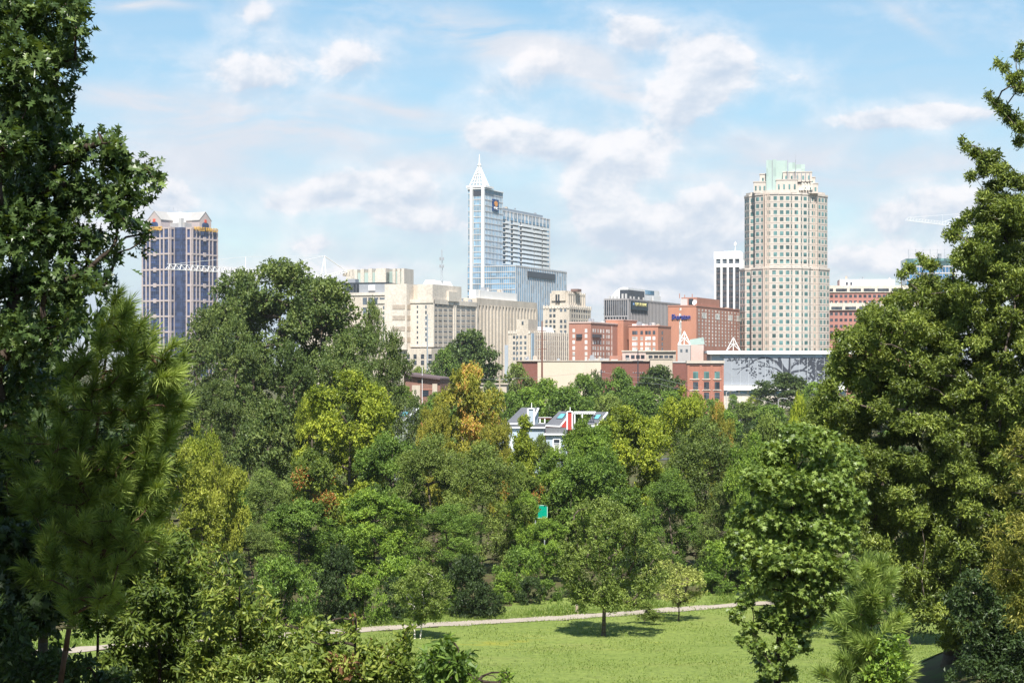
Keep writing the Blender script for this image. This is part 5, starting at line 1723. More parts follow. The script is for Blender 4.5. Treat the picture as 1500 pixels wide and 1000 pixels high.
def road_sign():
    d = 176
    p = P(791, 749, d)
    t = empty('road_sign', (p.x, p.y, H(p.x, p.y)), 'green rounded road sign half hidden by leaves above the lone tree', 'road sign')
    w, h = 22.5 * d / F, 19.5 * d / F; zc = p.z - t.location.z
    m = MB(); r = .18
    pts = []
    for cx, cz, a0 in ((w / 2 - r, h / 2 - r, 0), (-w / 2 + r, h / 2 - r, 90), (-w / 2 + r, -h / 2 + r, 180), (w / 2 - r, -h / 2 + r, 270)):
        pts += [(cx + r * math.cos(R(a0 + k * 30)), 0, zc + cz + r * math.sin(R(a0 + k * 30))) for k in range(4)]
    m.poly3(pts, (0, .05, 0)); pn = m.build('sign_panel', surface('sign_green', (.0, .30, .19), rough=.35, var=.06), t)
    for x in (-w * .3, w * .3): MB().box(x - .05, x + .05, .06, .14, 0, zc + h * .4).build('sign_post', STEEL, t)
    b = MB()
    for k in range(len(pts)):
        a = Vector(pts[k]); c = Vector(pts[(k + 1) % len(pts)])
        cc = Vector((0, 0, zc))
        b.tube(cc + (a - cc) * .95 + Vector((0, -.01, 0)), cc + (c - cc) * .95 + Vector((0, -.01, 0)), .018, .018, 4)
    b.build('border', LWHITE, pn)
road_sign()


# ---- poles, wires, lamps
def pole(px, ptop, d, label, name='utility_pole', mat=RUST, arms=(), r=.16, cat='utility pole', group=None, insul=True):
    x = (px - 750) * d / F
    t = empty(name, (x, d, H(x, d)), label, cat, group)
    zt = CZ + (HOR - ptop) * d / F - t.location.z
    MB().tube((0, 0, -.3), (0, 0, zt), r * 1.25, r * .75, 8).build('pole', mat, t)
    for (dz, w) in arms:
        a = MB().box(-w, w, -.07, .07, zt - dz - .08, zt - dz + .08)
        ar = a.build('cross_arm', mat, t)
        i = MB()
        for q in (-.9, -.4, .4, .9): i.lathe([(.07, zt - dz + .08), (.10, zt - dz + .16), (.05, zt - dz + .34)], 6, (w * q, 0))
        i.build('insulator', PALE, ar)
    return t, zt
pole(794, 470, 640, 'tall rust brown pole in front of the cream panel', arms=[(3.2, 1.4), (6, 1.4), (9, 1.4)], r=.3)
pole(880.5, 541, 560, 'dark utility pole with short cross arms at the end of the cream panel', arms=[(.8, 1.1)], mat=DKGREY, r=.22)
pole(934.5, 512, 560, 'dark pole with two paired cross arms in front of the brown wall', arms=[(3.2, 1.5), (6.6, 1.5)], mat=DKGREY, r=.17)
pole(626, 460, 700, 'slim galvanised steel pole in front of the slit windowed block', arms=[(2, 1.2), (5, 1.2), (8, 1.2)], mat=STEEL, r=.28, name='steel_pole')
pole(732, 552, 480, 'pale wooden pole with a dark transformer can beside the orange tree', arms=[(.8, .8)], mat=surface('bleached_pole', (.45, .36, .27)), r=.22)
tp = pole(618.5, 538, 520, 'thin white flag pole beside the brown brick hall', mat=WHITE, r=.09, name='flag_pole', cat='pole')
for px, pt, lab in ((917, 567, 'pale street lamp with curved arm, the taller of the pair below the brown wall'), (1064, 574, 'pale street lamp with straight arm at the foot of the brick corner block'), (1140, 585, 'pale street lamp standing in the car park before the mural hall')):
    x = (px - 750) * 520 / F
    t = empty('street_lamp', (x, 520, 0), lab, 'street lamp', 'street lamps along the far road')
    z = CZ + (HOR - pt) * 520 / F
    MB().tube((0, 0, 0), (0, 0, z), .13, .09, 7).build('pole', PALE, t)
    m = MB(); q = [Vector((0, 0, z - .1)), Vector((.4, 0, z + .25)), Vector((1.2, 0, z + .35)), Vector((1.9, 0, z + .3))]
    for a, c in zip(q, q[1:]): m.tube(a, c, .07, .07, 6)
    m.build('arm', PALE, t)
    MB().box(1.6, 2.5, -.16, .16, z + .18, z + .34).build('lamp_head', GREY, t)


def cable(pts, label, sag=.6, r=.035):
    m = MB()
    for a, c in zip(pts, pts[1:]):
        n = 10; prev = a
        for i in range(1, n + 1):
            t = i / n; q = a.lerp(c, t) - Vector((0, 0, 4 * sag * t * (1 - t)))
            m.tube(prev, q, r, r, 4); prev = q
    o = m.build('power_line', WIRE)
    return tag(o, label, 'cable', 'power lines over the far trees')
cable([P(880, 544, 560), P(960, 553, 540), P(1090, 577, 500), P(1200, 607, 470)], 'upper power line sloping down from the dark utility pole towards the oak', .4)
cable([P(880, 560, 560), P(930, 572, 540), P(1010, 586, 510), P(1120, 612, 470)], 'lower power line sloping from the dark utility pole past the brick corner block', .4)
cable([P(600, 551, 560), P(732, 555, 480), P(880.5, 543, 560)], 'level power line passing behind the orange tree to the dark pole', .3)
cable([P(880, 551, 560), P(965, 562, 540), P(1060, 581, 510), P(1145, 600, 490)], 'middle power line of the three sloping under the brick corner block', .4)

# ------------------------------------------------------------------ vegetation
LEAF = {
    'leaf': (np.array([(0, 0, 0), (.45, .5, .10), (1, 0, -.10), (.45, -.5, .10)], float), [(0, 3, 2, 1)]),
    'lance': (np.array([(0, 0, 0), (.30, .5, .06), (.70, .42, .0), (1, 0, -.16), (.70, -.42, .0), (.30, -.5, .06)], float), [(0, 5, 4, 3, 2, 1)]),
    'oak': (np.array([(0, 0, 0), (.16, .04, 0), (.30, .32, .05), (.36, .08, 0), (.56, .50, .07), (.60, .09, 0), (.82, .42, .03), (.80, .09, 0),
                      (1, .03, -.14), (.82, -.08, 0), (.78, -.44, .03), (.60, -.08, 0), (.52, -.50, .07), (.34, -.08, 0), (.28, -.32, .05), (.16, -.04, 0)], float),
            [tuple(reversed(range(16)))]),
    'star': (np.array([(0, 0, 0), (.12, .22, .02), (.02, .50, -.03), (.36, .26, .04), (.62, .52, -.03), (.56, .16, .03), (1, 0, -.08),
                       (.56, -.16, .03), (.62, -.52, -.03), (.36, -.26, .04), (.02, -.50, -.03), (.12, -.22, .02)], float), [tuple(reversed(range(12)))]),
}


def unit(a):
    return a / np.maximum(np.linalg.norm(a, axis=1, keepdims=True), 1e-9)


def place_leaves(pos, axis, hint, L, W, shape):
    """vertices, flat faces and face sizes of leaves standing at pos along axis"""
    tv, tf = LEAF[shape]
    n = len(pos); k = len(tv)
    x = unit(axis); y = unit(np.cross(hint, x)); z = np.cross(x, y)
    v = pos[:, None, :] + x[:, None, :] * (tv[None, :, 0:1] * L[:, None, None]) \
        + y[:, None, :] * (tv[None, :, 1:2] * W[:, None, None]) + z[:, None, :] * (tv[None, :, 2:3] * L[:, None, None])
    f = np.concatenate([np.asarray(q) for q in tf])
    cnt = np.array([len(q) for q in tf])
    faces = (np.arange(n)[:, None] * k + f[None, :]).ravel()
    return v.reshape(-1, 3), faces, np.tile(cnt, n), k


def crown_mesh(name, rng, blobs, mat, L=.22, W=.13, shape='leaf', per_m2=5.0, per_twig=9, twig=.55,
               up=.38, droop=.25, tint=(.45, .20), inner=.2, rise=.25, limit=None):
    """foliage: twigs spread through each clump of the crown, leaves set along every twig"""
    B = np.asarray(blobs, float)
    if B.shape[1] == 5: B = np.hstack([B, np.zeros((len(B), 1))])
    area = 4 * np.pi * B[:, 3] * (B[:, 3] + B[:, 4]) / 2
    cnt = np.maximum(2, (area * per_m2).astype(int))
    if limit and cnt.sum() * per_twig > limit: cnt = np.maximum(1, (cnt * (limit / (cnt.sum() * per_twig))).astype(int))
    bi = np.repeat(np.arange(len(B)), cnt)
    n = len(bi)
    d = unit(rng.normal(size=(n, 3)))
    flip = (d[:, 2] < -.15) & (rng.random(n) < .6)
    d[flip, 2] *= -1
    rad = np.where(rng.random(n) < inner, rng.uniform(.35, .8, n), rng.uniform(.78, 1.12, n))
    sc = np.stack([B[bi, 3], B[bi, 3], B[bi, 4]], 1)
    tip = B[bi, :3] + d * sc * rad[:, None]
    td = unit(d + rng.normal(size=(n, 3)) * .45 + np.array([0, 0, rise]))
    tl = twig * rng.uniform(.6, 1.3, n)
    base = tip - td * tl[:, None]
    tt = rng.normal(size=n) * tint[1] * .55 + B[bi, 5]
    m = n * per_twig
    li = np.repeat(np.arange(n), per_twig)
    t = rng.random(m) ** .75
    pos = base[li] + (tip - base)[li] * t[:, None] + rng.normal(size=(m, 3)) * (twig * .10)
    ax = unit(td[li] * .7 + rng.normal(size=(m, 3)) * .65 + np.array([0, 0, -droop]))
    hint = unit(np.array([0, 0, up]) + d[li] * .80 + rng.normal(size=(m, 3)) * .58)
    s = rng.uniform(.7, 1.25, m)
    v, f, c, k = place_leaves(pos, ax, hint, L * s, W * s, shape)
    tn = np.clip(tint[0] + tt[li] + rng.normal(size=m) * tint[1] * .7, 0, .79)
    acc = B[bi, 5][li] > .30
    if acc.any(): 
        hot = acc & (rng.random(m) < .42)
        tn[hot] = rng.uniform(.84, 1.0, hot.sum())
    return np_mesh(name, v, f, c, mat, attr=('tint', np.repeat(tn, k)))


def limbs(mb, rng, trunk, blobs, r0, unit_r, every=1, bend=.10, seg=3, nside=5, rmax=None):
    """trunk polyline plus branches that grow from clump to clump; thickness follows what each branch carries"""
    T = [np.array(p, float) for p in trunk]
    B = np.asarray(blobs, float)[::every, :3]
    nodes = []
    for a, c in zip(T, T[1:]):
        for q in np.linspace(0, 1, 6)[:-1]: nodes.append(a + (c - a) * q)
    nodes.append(T[-1])
    nt_ = len(nodes)
    base = T[0]
    key = [min(np.linalg.norm(b - nd) for nd in nodes) for b in B]
    par = list(range(-1, nt_ - 1))
    for j in np.argsort(key):
        b = B[j]
        best, bd = None, 1e9
        for i, nd in enumerate(nodes):
            if i < 2: continue
            dd = np.linalg.norm(b - nd) * (1.0 + (.8 if nd[2] > b[2] + .1 else 0))
            if dd < bd: best, bd = i, dd
        nodes.append(b); par.append(best if best is not None else nt_ - 1)
    cnt = np.ones(len(nodes))
    for i in range(len(nodes) - 1, nt_ - 1, -1): cnt[par[i]] += cnt[i]
    for i in range(nt_ - 1, 0, -1): cnt[i - 1] += cnt[i] if i < nt_ else 0
    for i in range(1, len(nodes)):
        a, c = nodes[par[i]], nodes[i]
        if i < nt_:
            f0 = 1 - .75 * (i - 1) / nt_; f1 = 1 - .75 * i / nt_
            mb.tube(a, c, r0 * f0 * (1.35 if i == 1 else 1), r0 * f1, 8)
            continue
        ra = unit_r * math.sqrt(cnt[i]) * 1.25; rb = unit_r * math.sqrt(max(cnt[i] - .6, .4))
        if rmax: ra = min(ra, rmax); rb = min(rb, rmax)
        ln = np.linalg.norm(c - a)
        prev = a; off = rng.normal(size=3) * ln * bend + np.array([0, 0, ln * .06])
        for k in range(1, seg + 1):
            t = k / seg
            q = a + (c - a) * t + off * math.sin(math.pi * t)
            mb.tube(prev, q, ra + (rb - ra) * (k - 1) / seg, ra + (rb - ra) * t, nside)
            prev = q
    return mb


BARK = surface('grey_bark', (.115, .092, .07), rough=.95, spec=.1, var=.35, scale=2.5, fine=14, bump=.5)
BARKD = surface('dark_bark', (.06, .045, .035), rough=.95, spec=.1, var=.35, scale=2.5, fine=14, bump=.5)
BARKP = surface('pine_bark', (.13, .075, .05), rough=.95, spec=.1, var=.35, scale=3, fine=16, bump=.5)
BARKW = surface('birch_bark', (.62, .56, .50), rough=.8, spec=.1, var=.25, scale=3, fine=10)

LM = {  # widely spread stops also paint lit leaves and dark gaps into the tones
    'green': leaf_mat('green_leaf', (0.040, 0.073, 0.012), (0.107, 0.184, 0.029), (0.242, 0.352, 0.062)),
    'fresh': leaf_mat('fresh_leaf', (0.049, 0.091, 0.012), (0.139, 0.228, 0.029), (0.305, 0.418, 0.062)),
    'olive': leaf_mat('olive_leaf', (0.052, 0.077, 0.014), (0.144, 0.198, 0.038), (0.295, 0.369, 0.085)),
    'lime': leaf_mat('lime_leaf', (0.069, 0.102, 0.010), (0.201, 0.255, 0.024), (0.416, 0.455, 0.051), (0.556, 0.297, 0.068)),
    'yellow': leaf_mat('yellow_leaf', (0.076, 0.097, 0.010), (0.213, 0.244, 0.029), (0.413, 0.438, 0.075), (0.400, 0.260, 0.070)),
    'grey': leaf_mat('grey_green_leaf', (0.045, 0.071, 0.015), (0.121, 0.174, 0.038), (0.265, 0.332, 0.079)),
    'dark': leaf_mat('dark_shade_leaf', (0.019, 0.037, 0.011), (0.040, 0.070, 0.019), (0.079, 0.123, 0.034)),  # dark tone also stands in for shade on the left edge plants
    'turning': leaf_mat('turning_leaf', (0.078, 0.103, 0.014), (0.233, 0.245, 0.033), (0.459, 0.413, 0.068), (0.600, 0.336, 0.101)),
    'patchy': leaf_mat('patchy_leaf', (0.045, 0.078, 0.014), (0.127, 0.189, 0.031), (0.274, 0.340, 0.060), (0.578, 0.223, 0.068)),
    'oak': leaf_mat('oak_leaf', (0.022, 0.042, 0.012), (0.061, 0.101, 0.028), (0.193, 0.261, 0.081), rough=.34, trans=.22),  # light stop raised so the colour suggests sunlit leaves
    'willow': leaf_mat('willow_oak_leaf', (0.040, 0.060, 0.010), (0.133, 0.178, 0.030), (0.296, 0.346, 0.068), rough=.46, trans=.25, spec=.38),
    'gum': leaf_mat('sweetgum_leaf', (0.047, 0.083, 0.014), (0.138, 0.203, 0.039), (0.285, 0.366, 0.091), rough=.40),
    'shrub': leaf_mat('shrub_leaf', (0.040, 0.071, 0.012), (0.129, 0.183, 0.027), (0.310, 0.350, 0.073), (0.200, 0.100, 0.045)),
    'needle': leaf_mat('pine_needle', (0.062, 0.097, 0.021), (0.178, 0.253, 0.054), (0.402, 0.489, 0.128), rough=.45, trans=.2),
    'yew': leaf_mat('yew_leaf', (0.060, 0.075, 0.012), (0.179, 0.189, 0.030), (0.379, 0.350, 0.081)),
    'pale': leaf_mat('pale_leaf', (0.108, 0.130, 0.031), (0.287, 0.324, 0.083), (0.561, 0.600, 0.198)),
    'verge': leaf_mat('tall_grass_blade', (0.062, 0.101, 0.016), (0.124, 0.190, 0.030), (0.232, 0.278, 0.064)),
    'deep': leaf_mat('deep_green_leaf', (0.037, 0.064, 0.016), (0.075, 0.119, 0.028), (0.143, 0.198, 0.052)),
    'tall': leaf_mat('tulip_tree_leaf', (0.046, 0.078, 0.020), (0.100, 0.146, 0.036), (0.197, 0.245, 0.068)),
}


def envelope(rng, n, Hh, W, shape, rb, low=.06):
    """clump centres filling a crown of height Hh and width W"""
    out = []
    ph = rng.uniform(0, 6.28, 6); am = rng.uniform(.06, .20, 6)
    tries = 0
    while len(out) < n and tries < 20000:
        tries += 1
        t = rng.uniform(low, 1.0)                       # relative height
        if shape == 'round': prof = math.sqrt(max(0, 1 - ((t - .54) / .47) ** 2))
        elif shape == 'oval': prof = math.sqrt(max(0, 1 - ((t - .50) / .51) ** 2)) * (.88 + .12 * math.sin(t * 9))
        elif shape == 'cone': prof = max(0, 1.05 - t) ** .8 * min(1, (t - low) * 6 + .35)
        elif shape == 'dome': prof = math.sqrt(max(0, 1 - (max(t - .35, 0) / .66) ** 2)) * (1 if t > .2 else .85 + t * .75)
        elif shape == 'open': prof = (math.sqrt(max(0, 1 - ((t - .66) / .36) ** 2)))
        else: prof = 1.0
        a = rng.uniform(0, 6.283)
        irr = 1 + sum(m * math.sin((k % 3 + 1) * a + p + t * (3 + k)) for k, (m, p) in enumerate(zip(am, ph))) * .8
        r = W / 2 * prof * irr * rng.uniform(.35, 1) ** .5
        r = max(0, r - rb * .8) if prof * W / 2 > rb else 0
        z = Hh * t - (rb * .8 if t > .8 else 0)
        s = rb * rng.uniform(.55, 1.5)
        p = (r * math.cos(a), r * math.sin(a), max(z, s * .5), s, s * rng.uniform(.7, .95), rng.normal() * .10)
        if all((p[0] - q[0]) ** 2 + (p[1] - q[1]) ** 2 + (p[2] - q[2]) ** 2 > (.55 * rb) ** 2 for q in out): out.append(p)
    return out


PROTO = {}


def proto(key, seed, Hh, W, shape, n, rb, bark=None, low=.06, L=.22, Wl=.13, per_m2=5.5, per_twig=15, twig=.62, limit=50000, trunk_h=.62, r0=.2, hot=0, **kw):
    rng = np.random.default_rng(seed)
    bl = envelope(rng, n, Hh, W, shape, rb, low)
    if hot:
        bl = [(*b[:5], .34 if (b[2] > Hh * .45 and rng.random() < hot) else b[5]) for b in bl]
    top = Hh * trunk_h
    tr = [(0, 0, -.3), (rng.normal() * .1, rng.normal() * .1, top * .4), (rng.normal() * .3, rng.normal() * .3, top)]
    mb = limbs(MB(), rng, tr, bl, r0, r0 * .16, every=1)
    tm = mb.mesh('trunk', bark or BARK, smooth=True)
    cm = crown_mesh('crown', rng, bl, LM['green'], L=L, W=Wl, per_m2=per_m2, per_twig=per_twig, twig=twig, limit=limit, **kw)
    co_ = np.empty(len(cm.vertices) * 3, np.float32); cm.vertices.foreach_get('co', co_); co_ = co_.reshape(-1, 3)
    PROTO[key] = (cm, tm, float(np.percentile(co_[:, 2], 99.6)), 2 * float(np.percentile(np.hypot(co_[:, 0], co_[:, 1]), 96)))


# clumpy trees at the scale of the wood behind the path
proto('round', 1, 12, 9.5, 'round', 60, 1.05)
proto('round_b', 2, 12, 9.5, 'round', 48, 1.25)
proto('oval', 3, 12, 8, 'oval', 60, 1.0)
proto('dome', 4, 12, 10, 'dome', 70, 1.05)
proto('dome_b', 5, 12, 10, 'dome', 56, 1.25)
proto('cone', 6, 12, 7, 'cone', 55, .8)
proto('round_hot', 7, 12, 9.5, 'round', 60, 1.0, hot=.30)
proto('dome_hot', 8, 12, 10, 'dome', 64, 1.05, hot=.24)
proto('fine', 9, 12, 10, 'dome', 80, .95, L=.16, Wl=.09, per_twig=11, limit=52000, droop=.5)
proto('open', 10, 12, 9.5, 'open', 46, 1.05, low=.30, trunk_h=.8, r0=.24, limit=26000, inner=.2)
proto('lone', 11, 9, 7.6, 'round', 110, .66, low=.20, L=.16, Wl=.085, twig=.42, per_twig=10, limit=66000, r0=.17, trunk_h=.5, inner=.35)
proto('bush', 12, 3, 4, 'dome', 30, .55, low=.05, L=.15, Wl=.085, twig=.4, limit=9000, trunk_h=.4, r0=.06)
proto('small_lawn', 13, 6, 5.6, 'open', 60, .5, low=.26, L=.15, Wl=.08, twig=.36, per_twig=9, limit=22000, r0=.09, trunk_h=.42, inner=.2)
# coarser ones for the far trees
proto('far_dome', 21, 14, 12, 'dome', 70, 1.35, L=.42, Wl=.26, per_twig=8, twig=.8, limit=16000)
proto('far_round', 22, 14, 12, 'round', 60, 1.45, L=.42, Wl=.26, per_twig=8, twig=.8, limit=16000)
proto('far_oval', 23, 14, 10, 'oval', 60, 1.25, L=.42, Wl=.26, per_twig=8, twig=.8, limit=15000)
proto('tall_open', 24, 30, 15, 'open', 66, 1.7, low=.34, L=.40, Wl=.26, per_twig=9, twig=.9, limit=26000, trunk_h=.85, r0=.42, inner=.2)
proto('tall_dome', 25, 26, 16, 'dome', 95, 1.75, L=.36, Wl=.22, per_twig=9, twig=.9, limit=38000, r0=.4)


RND = random.Random(3)


def tree(key, mat, px, ytop, hw, d, label, name='tree', cat='tree', group=None, rz=None, ybase=None, full=True):
    cm, tm, H0, W0 = PROTO[key]
    x = (px - 750) * d / F
    zb_ = H(x, d)
    ht = CZ + (HOR - ytop) * d / F - zb_
    if ybase is not None:
        zb_ = CZ + (HOR - ybase) * d / F
        ht = (ybase - ytop) * d / F
    t = empty(name, (x, d, zb_), label, cat, group, rz=RND.uniform(0, 6.28) if rz is None else rz)
    sx = 2 * hw * d / F / W0
    t.scale = (sx, sx, ht / H0)
    c = obj('crown', cm, t)
    c.material_slots[0].link = 'OBJECT'
    c.material_slots[0].material = LM[mat]
    if full: obj('trunk', tm, t)
    return t


# ---- the far trees in front of the city
FAR = [
    ('far_dome', 'deep', 692, 486, 52, 600, 'broad dark tree in front of the finned courthouse'),
    ('far_round', 'green', 650, 512, 26, 590, 'dark tree at the foot of the slit windowed block, beside the steel pole'),
    ('far_round', 'olive', 612, 538, 16, 640, 'small pale olive tree below the dark square windows of the slit windowed block'),
    ('far_round', 'olive', 757, 533, 24, 580, 'olive tree covering the near end of the dark brown wall'),
    ('far_dome', 'fresh', 800, 556, 34, 470, 'rounded fresh green tree below the rust brown pole'),
    ('far_round', 'green', 855, 549, 30, 480, 'green tree below the end of the cream panel'),
    ('far_oval', 'deep', 873, 545, 16, 500, 'narrow dark tree beside the dark utility pole'),
    ('far_dome', 'green', 905, 540, 26, 520, 'green tree in front of the brown wall, right of the cream panel'),
    ('far_dome', 'deep', 968, 537, 42, 560, 'broad dark tree in front of the tan block'),
    ('far_round', 'green', 930, 566, 30, 500, 'low green tree in front of the broad dark one, under the power lines'),
    ('far_dome', 'deep', 1146, 547, 42, 640, 'wide dark tree in front of the mural'),
    ('far_round', 'fresh', 1190, 560, 22, 620, 'fresh green tree at the end of the mural, next to the oak'),
    ('far_round', 'green', 1075, 578, 10, 660, 'small round green tree, the darker of two beside the car park'),
    ('far_round', 'lime', 1103, 578, 13, 660, 'small round lime tree, the paler of two beside the car park'),
    ('far_round', 'green', 745, 575, 32, 400, 'green tree between the orange tree and the tan shed'),
    ('far_dome', 'fresh', 775, 569, 34, 430, 'fresh green tree behind the roof of the blue house'),
    ('far_dome', 'green', 830, 568, 42, 420, 'broad green tree behind the white pergola'),
    ('far_round', 'olive', 895, 579, 30, 410, 'olive tree with a yellowish top right of the pergola roof'),
    ('far_dome', 'green', 950, 576, 36, 420, 'green tree behind the bright lime tree'),
    ('far_round', 'green', 985, 573, 26, 440, 'green tree below the broad dark one, left of the brick corner block'),
    ('far_round', 'green', 1045, 585, 24, 430, 'green tree at the foot of the brick corner block'),
    ('far_dome', 'grey', 1092, 590, 30, 420, 'grey green tree below the car park'),
    ('far_round', 'green', 1132, 594, 32, 400, 'green tree below the wide dark tree and the car park'),
    ('far_dome', 'olive', 1180, 588, 34, 380, 'olive tree below the end of the mural hall'),
    ('far_round', 'green', 640, 575, 26, 460, 'green tree below the brown brick hall'),
    ('far_round', 'fresh', 592, 566, 24, 440, 'fresh green tree left of the brown brick hall'),
    ('far_dome', 'grey', 715, 560, 22, 520, 'grey green tree just right of the orange tree'),
]
for a in FAR: tree(*a, group='far trees below the city')
for i, (px, yt, hw, d) in enumerate([(640, 585, 34, 380), (700, 592, 34, 380), (900, 592, 34, 380), (1060, 602, 34, 360), (1120, 606, 34, 350), (1220, 580, 40, 430), (1290, 560, 50, 500), (1380, 560, 60, 520),
                                     (560, 560, 40, 480), (500, 560, 40, 480), (250, 560, 50, 520), (180, 550, 50, 560), (90, 555, 60, 560), (20, 555, 60, 560), (1460, 555, 60, 560), (215, 520, 30, 760)]):
    tree(['far_dome', 'far_round'][i % 2], ['green', 'dark', 'olive'][i % 3], px, yt, hw, d, 'tree of the closed wood filling the valley below the city', group='wood in the valley')

# ---- the tall tulip trees on the left
TALL = [
    ('tall_open', 'tall', 408, 384, 66, 262, 'tallest open crowned tree with sky showing between its limbs'),
    ('tall_open', 'tall', 345, 398, 44, 266, 'open crowned tree against the gabled tower, left shoulder of the tallest'),
    ('tall_open', 'tall', 470, 410, 58, 258, 'open crowned tree right of the tallest, in front of the dark topped office'),
    ('tall_dome', 'tall', 545, 444, 26, 268, 'narrow crowned tree rising against the slit windowed block'),
    ('tall_dome', 'tall', 300, 455, 50, 250, 'dark grey green tree below the gabled tower, beside the pine'),
    ('tall_dome', 'tall', 575, 488, 38, 250, 'dense tree with its flank against the slit windowed block'),
    ('tall_dome', 'tall', 345, 470, 52, 240, 'dense grey green tree under the open crowned ones'),
    ('tall_dome', 'tall', 505, 490, 54, 240, 'dense green tree behind the yellow green maple'),
    ('tall_dome', 'deep', 425, 505, 52, 244, 'dark dense tree in the middle beneath the tallest'),
    ('tall_dome', 'tall', 318, 560, 52, 215, 'lower grey green tree beneath the dark one by the pine'),
    ('far_dome', 'tall', 395, 590, 46, 205, 'soft grey green tree left of the yellow green maple'),
    ('far_dome', 'tall', 548, 560, 26, 225, 'green tree between the yellow green maple and the sage house'),
]
for a in TALL: tree(*a[:4], a[4] * 1.15, *a[5:], group='tall trees on the left')

# ---- near edge of the wood
MID = [
    ('round_hot', 'turning', 682, 538, 48, 228, 'tall tree turning orange and yellow in front of the dark courthouse tree', .4),
    ('round', 'turning', 640, 585, 26, 226, 'yellowing lower tree leaning against the orange turning one', 1.0),
    ('round', 'lime', 512, 549, 74, 200, 'bright yellow green maple with a broad pointed crown', 2.0),
    ('dome', 'lime', 455, 585, 36, 204, 'yellow green tree, left flank of the bright maple', .5),
    ('cone', 'lime', 768, 612, 32, 196, 'slim yellow green tree standing in front of the blue house', .8),
    ('round_b', 'turning', 726, 614, 30, 222, 'yellowing tree screening the lower wall of the blue house', 1.2),
    ('round', 'olive', 792, 640, 32, 205, 'olive tree just below the two houses', .2),
    ('oval', 'fresh', 850, 618, 28, 214, 'narrow fresh green tree beneath the red wall', 2.2),
    ('round_b', 'lime', 1000, 573, 42, 240, 'lime green tree below the brick corner block', 1.2),
    ('round_hot', 'turning', 1050, 592, 22, 250, 'small orange tree right of the lime green one', .2),
    ('round', 'lime', 915, 600, 62, 196, 'bright lime tree right of the red and blue houses', 2.2),
    ('oval', 'fresh', 870, 628, 36, 190, 'fresh green tree rising to the red chimney', 1.2),
    ('dome', 'lime', 1170, 585, 26, 150, 'yellow tree with some orange leaves at the edge of the oak', 2.2),
    ('dome', 'olive', 1130, 612, 46, 170, 'olive tree behind the sweetgum', .9),
    ('round', 'fresh', 1105, 640, 34, 165, 'fresh green tree between the grey green tree and the sweetgum', .9),
    ('fine', 'grey', 1030, 618, 74, 172, 'large dark grey green tree right of the lime trees', .3),
    ('fine', 'grey', 1085, 690, 52, 166, 'shaded grey green tree low beside the sweetgum', 1.9),
    ('fine', 'green', 985, 690, 48, 168, 'dark green tree behind the small pale tree', 2.9),
    ('dome_b', 'green', 880, 662, 62, 176, 'green tree right behind the lone tree', 1.4),
    ('dome', 'fresh', 820, 660, 44, 180, 'fresh green tree right of the road sign', .4),
    ('dome_hot', 'patchy', 760, 680, 32, 177, 'tree with rusty orange leaf patches left of the road sign', 1.7),
    ('fine', 'olive', 705, 650, 62, 170, 'tall olive birch with drooping sprays left of the rusty patches', .7),
    ('fine', 'olive', 635, 640, 60, 174, 'tall olive tree in the middle of the wood edge', 2.7),
    ('dome', 'green', 570, 640, 54, 178, 'green tree below the yellow green maple', 1.1),
    ('fine', 'green', 660, 740, 58, 163, 'lower green tree behind the white stemmed birch', 2.1),
    ('dome', 'fresh', 545, 720, 58, 163, 'fresh green tree overhanging the path left of the birch', .5),
    ('dome_hot', 'patchy', 452, 660, 42, 182, 'tree with a rusty orange crown left of the green wood edge', 2.4),
    ('fine', 'grey', 385, 690, 50, 175, 'grey green tree right of the yellow one', .1),
    ('dome', 'green', 440, 735, 54, 160, 'green tree at the path, below the rusty orange crown', 3.0),
    ('fine', 'grey', 370, 770, 50, 156, 'grey green tree low at the left end of the wood edge', 2.6),
    ('round', 'green', 330, 700, 38, 168, 'green tree between the yellow tree and the grey green one', 1.6),
    ('round', 'yellow', 268, 660, 54, 138, 'yellow tree beside the dark pine', .3),
    ('round_b', 'lime', 290, 630, 38, 150, 'slim lime spire above the yellow tree', .9),
    ('round_b', 'yellow', 318, 672, 36, 142, 'small yellow tree close right of the big yellow one', 2.9),
    ('oval', 'fresh', 767, 722, 18, 170, 'slim leafy tree whose leaves cover half of the road sign', 1.9),
    ('dome', 'fresh', 800, 760, 30, 163, 'ivy covered dark green tree below the road sign', .9),
    ('dome_b', 'green', 1160, 690, 50, 150, 'green tree hidden behind the sweetgum', .9),
    ('dome', 'green', 1240, 640, 60, 130, 'green tree behind the left edge of the oak', 1.9),
    ('dome', 'dark', 1330, 660, 80, 125, 'dark tree filling the gap behind the oak trunk', 1.9),
]
for k, m, px, yt, hw, d, lab, rz in MID: tree(k, m, px, yt, hw * (1.13 if d < 185 else 1.0), d, lab, group='trees at the edge of the wood', rz=rz)
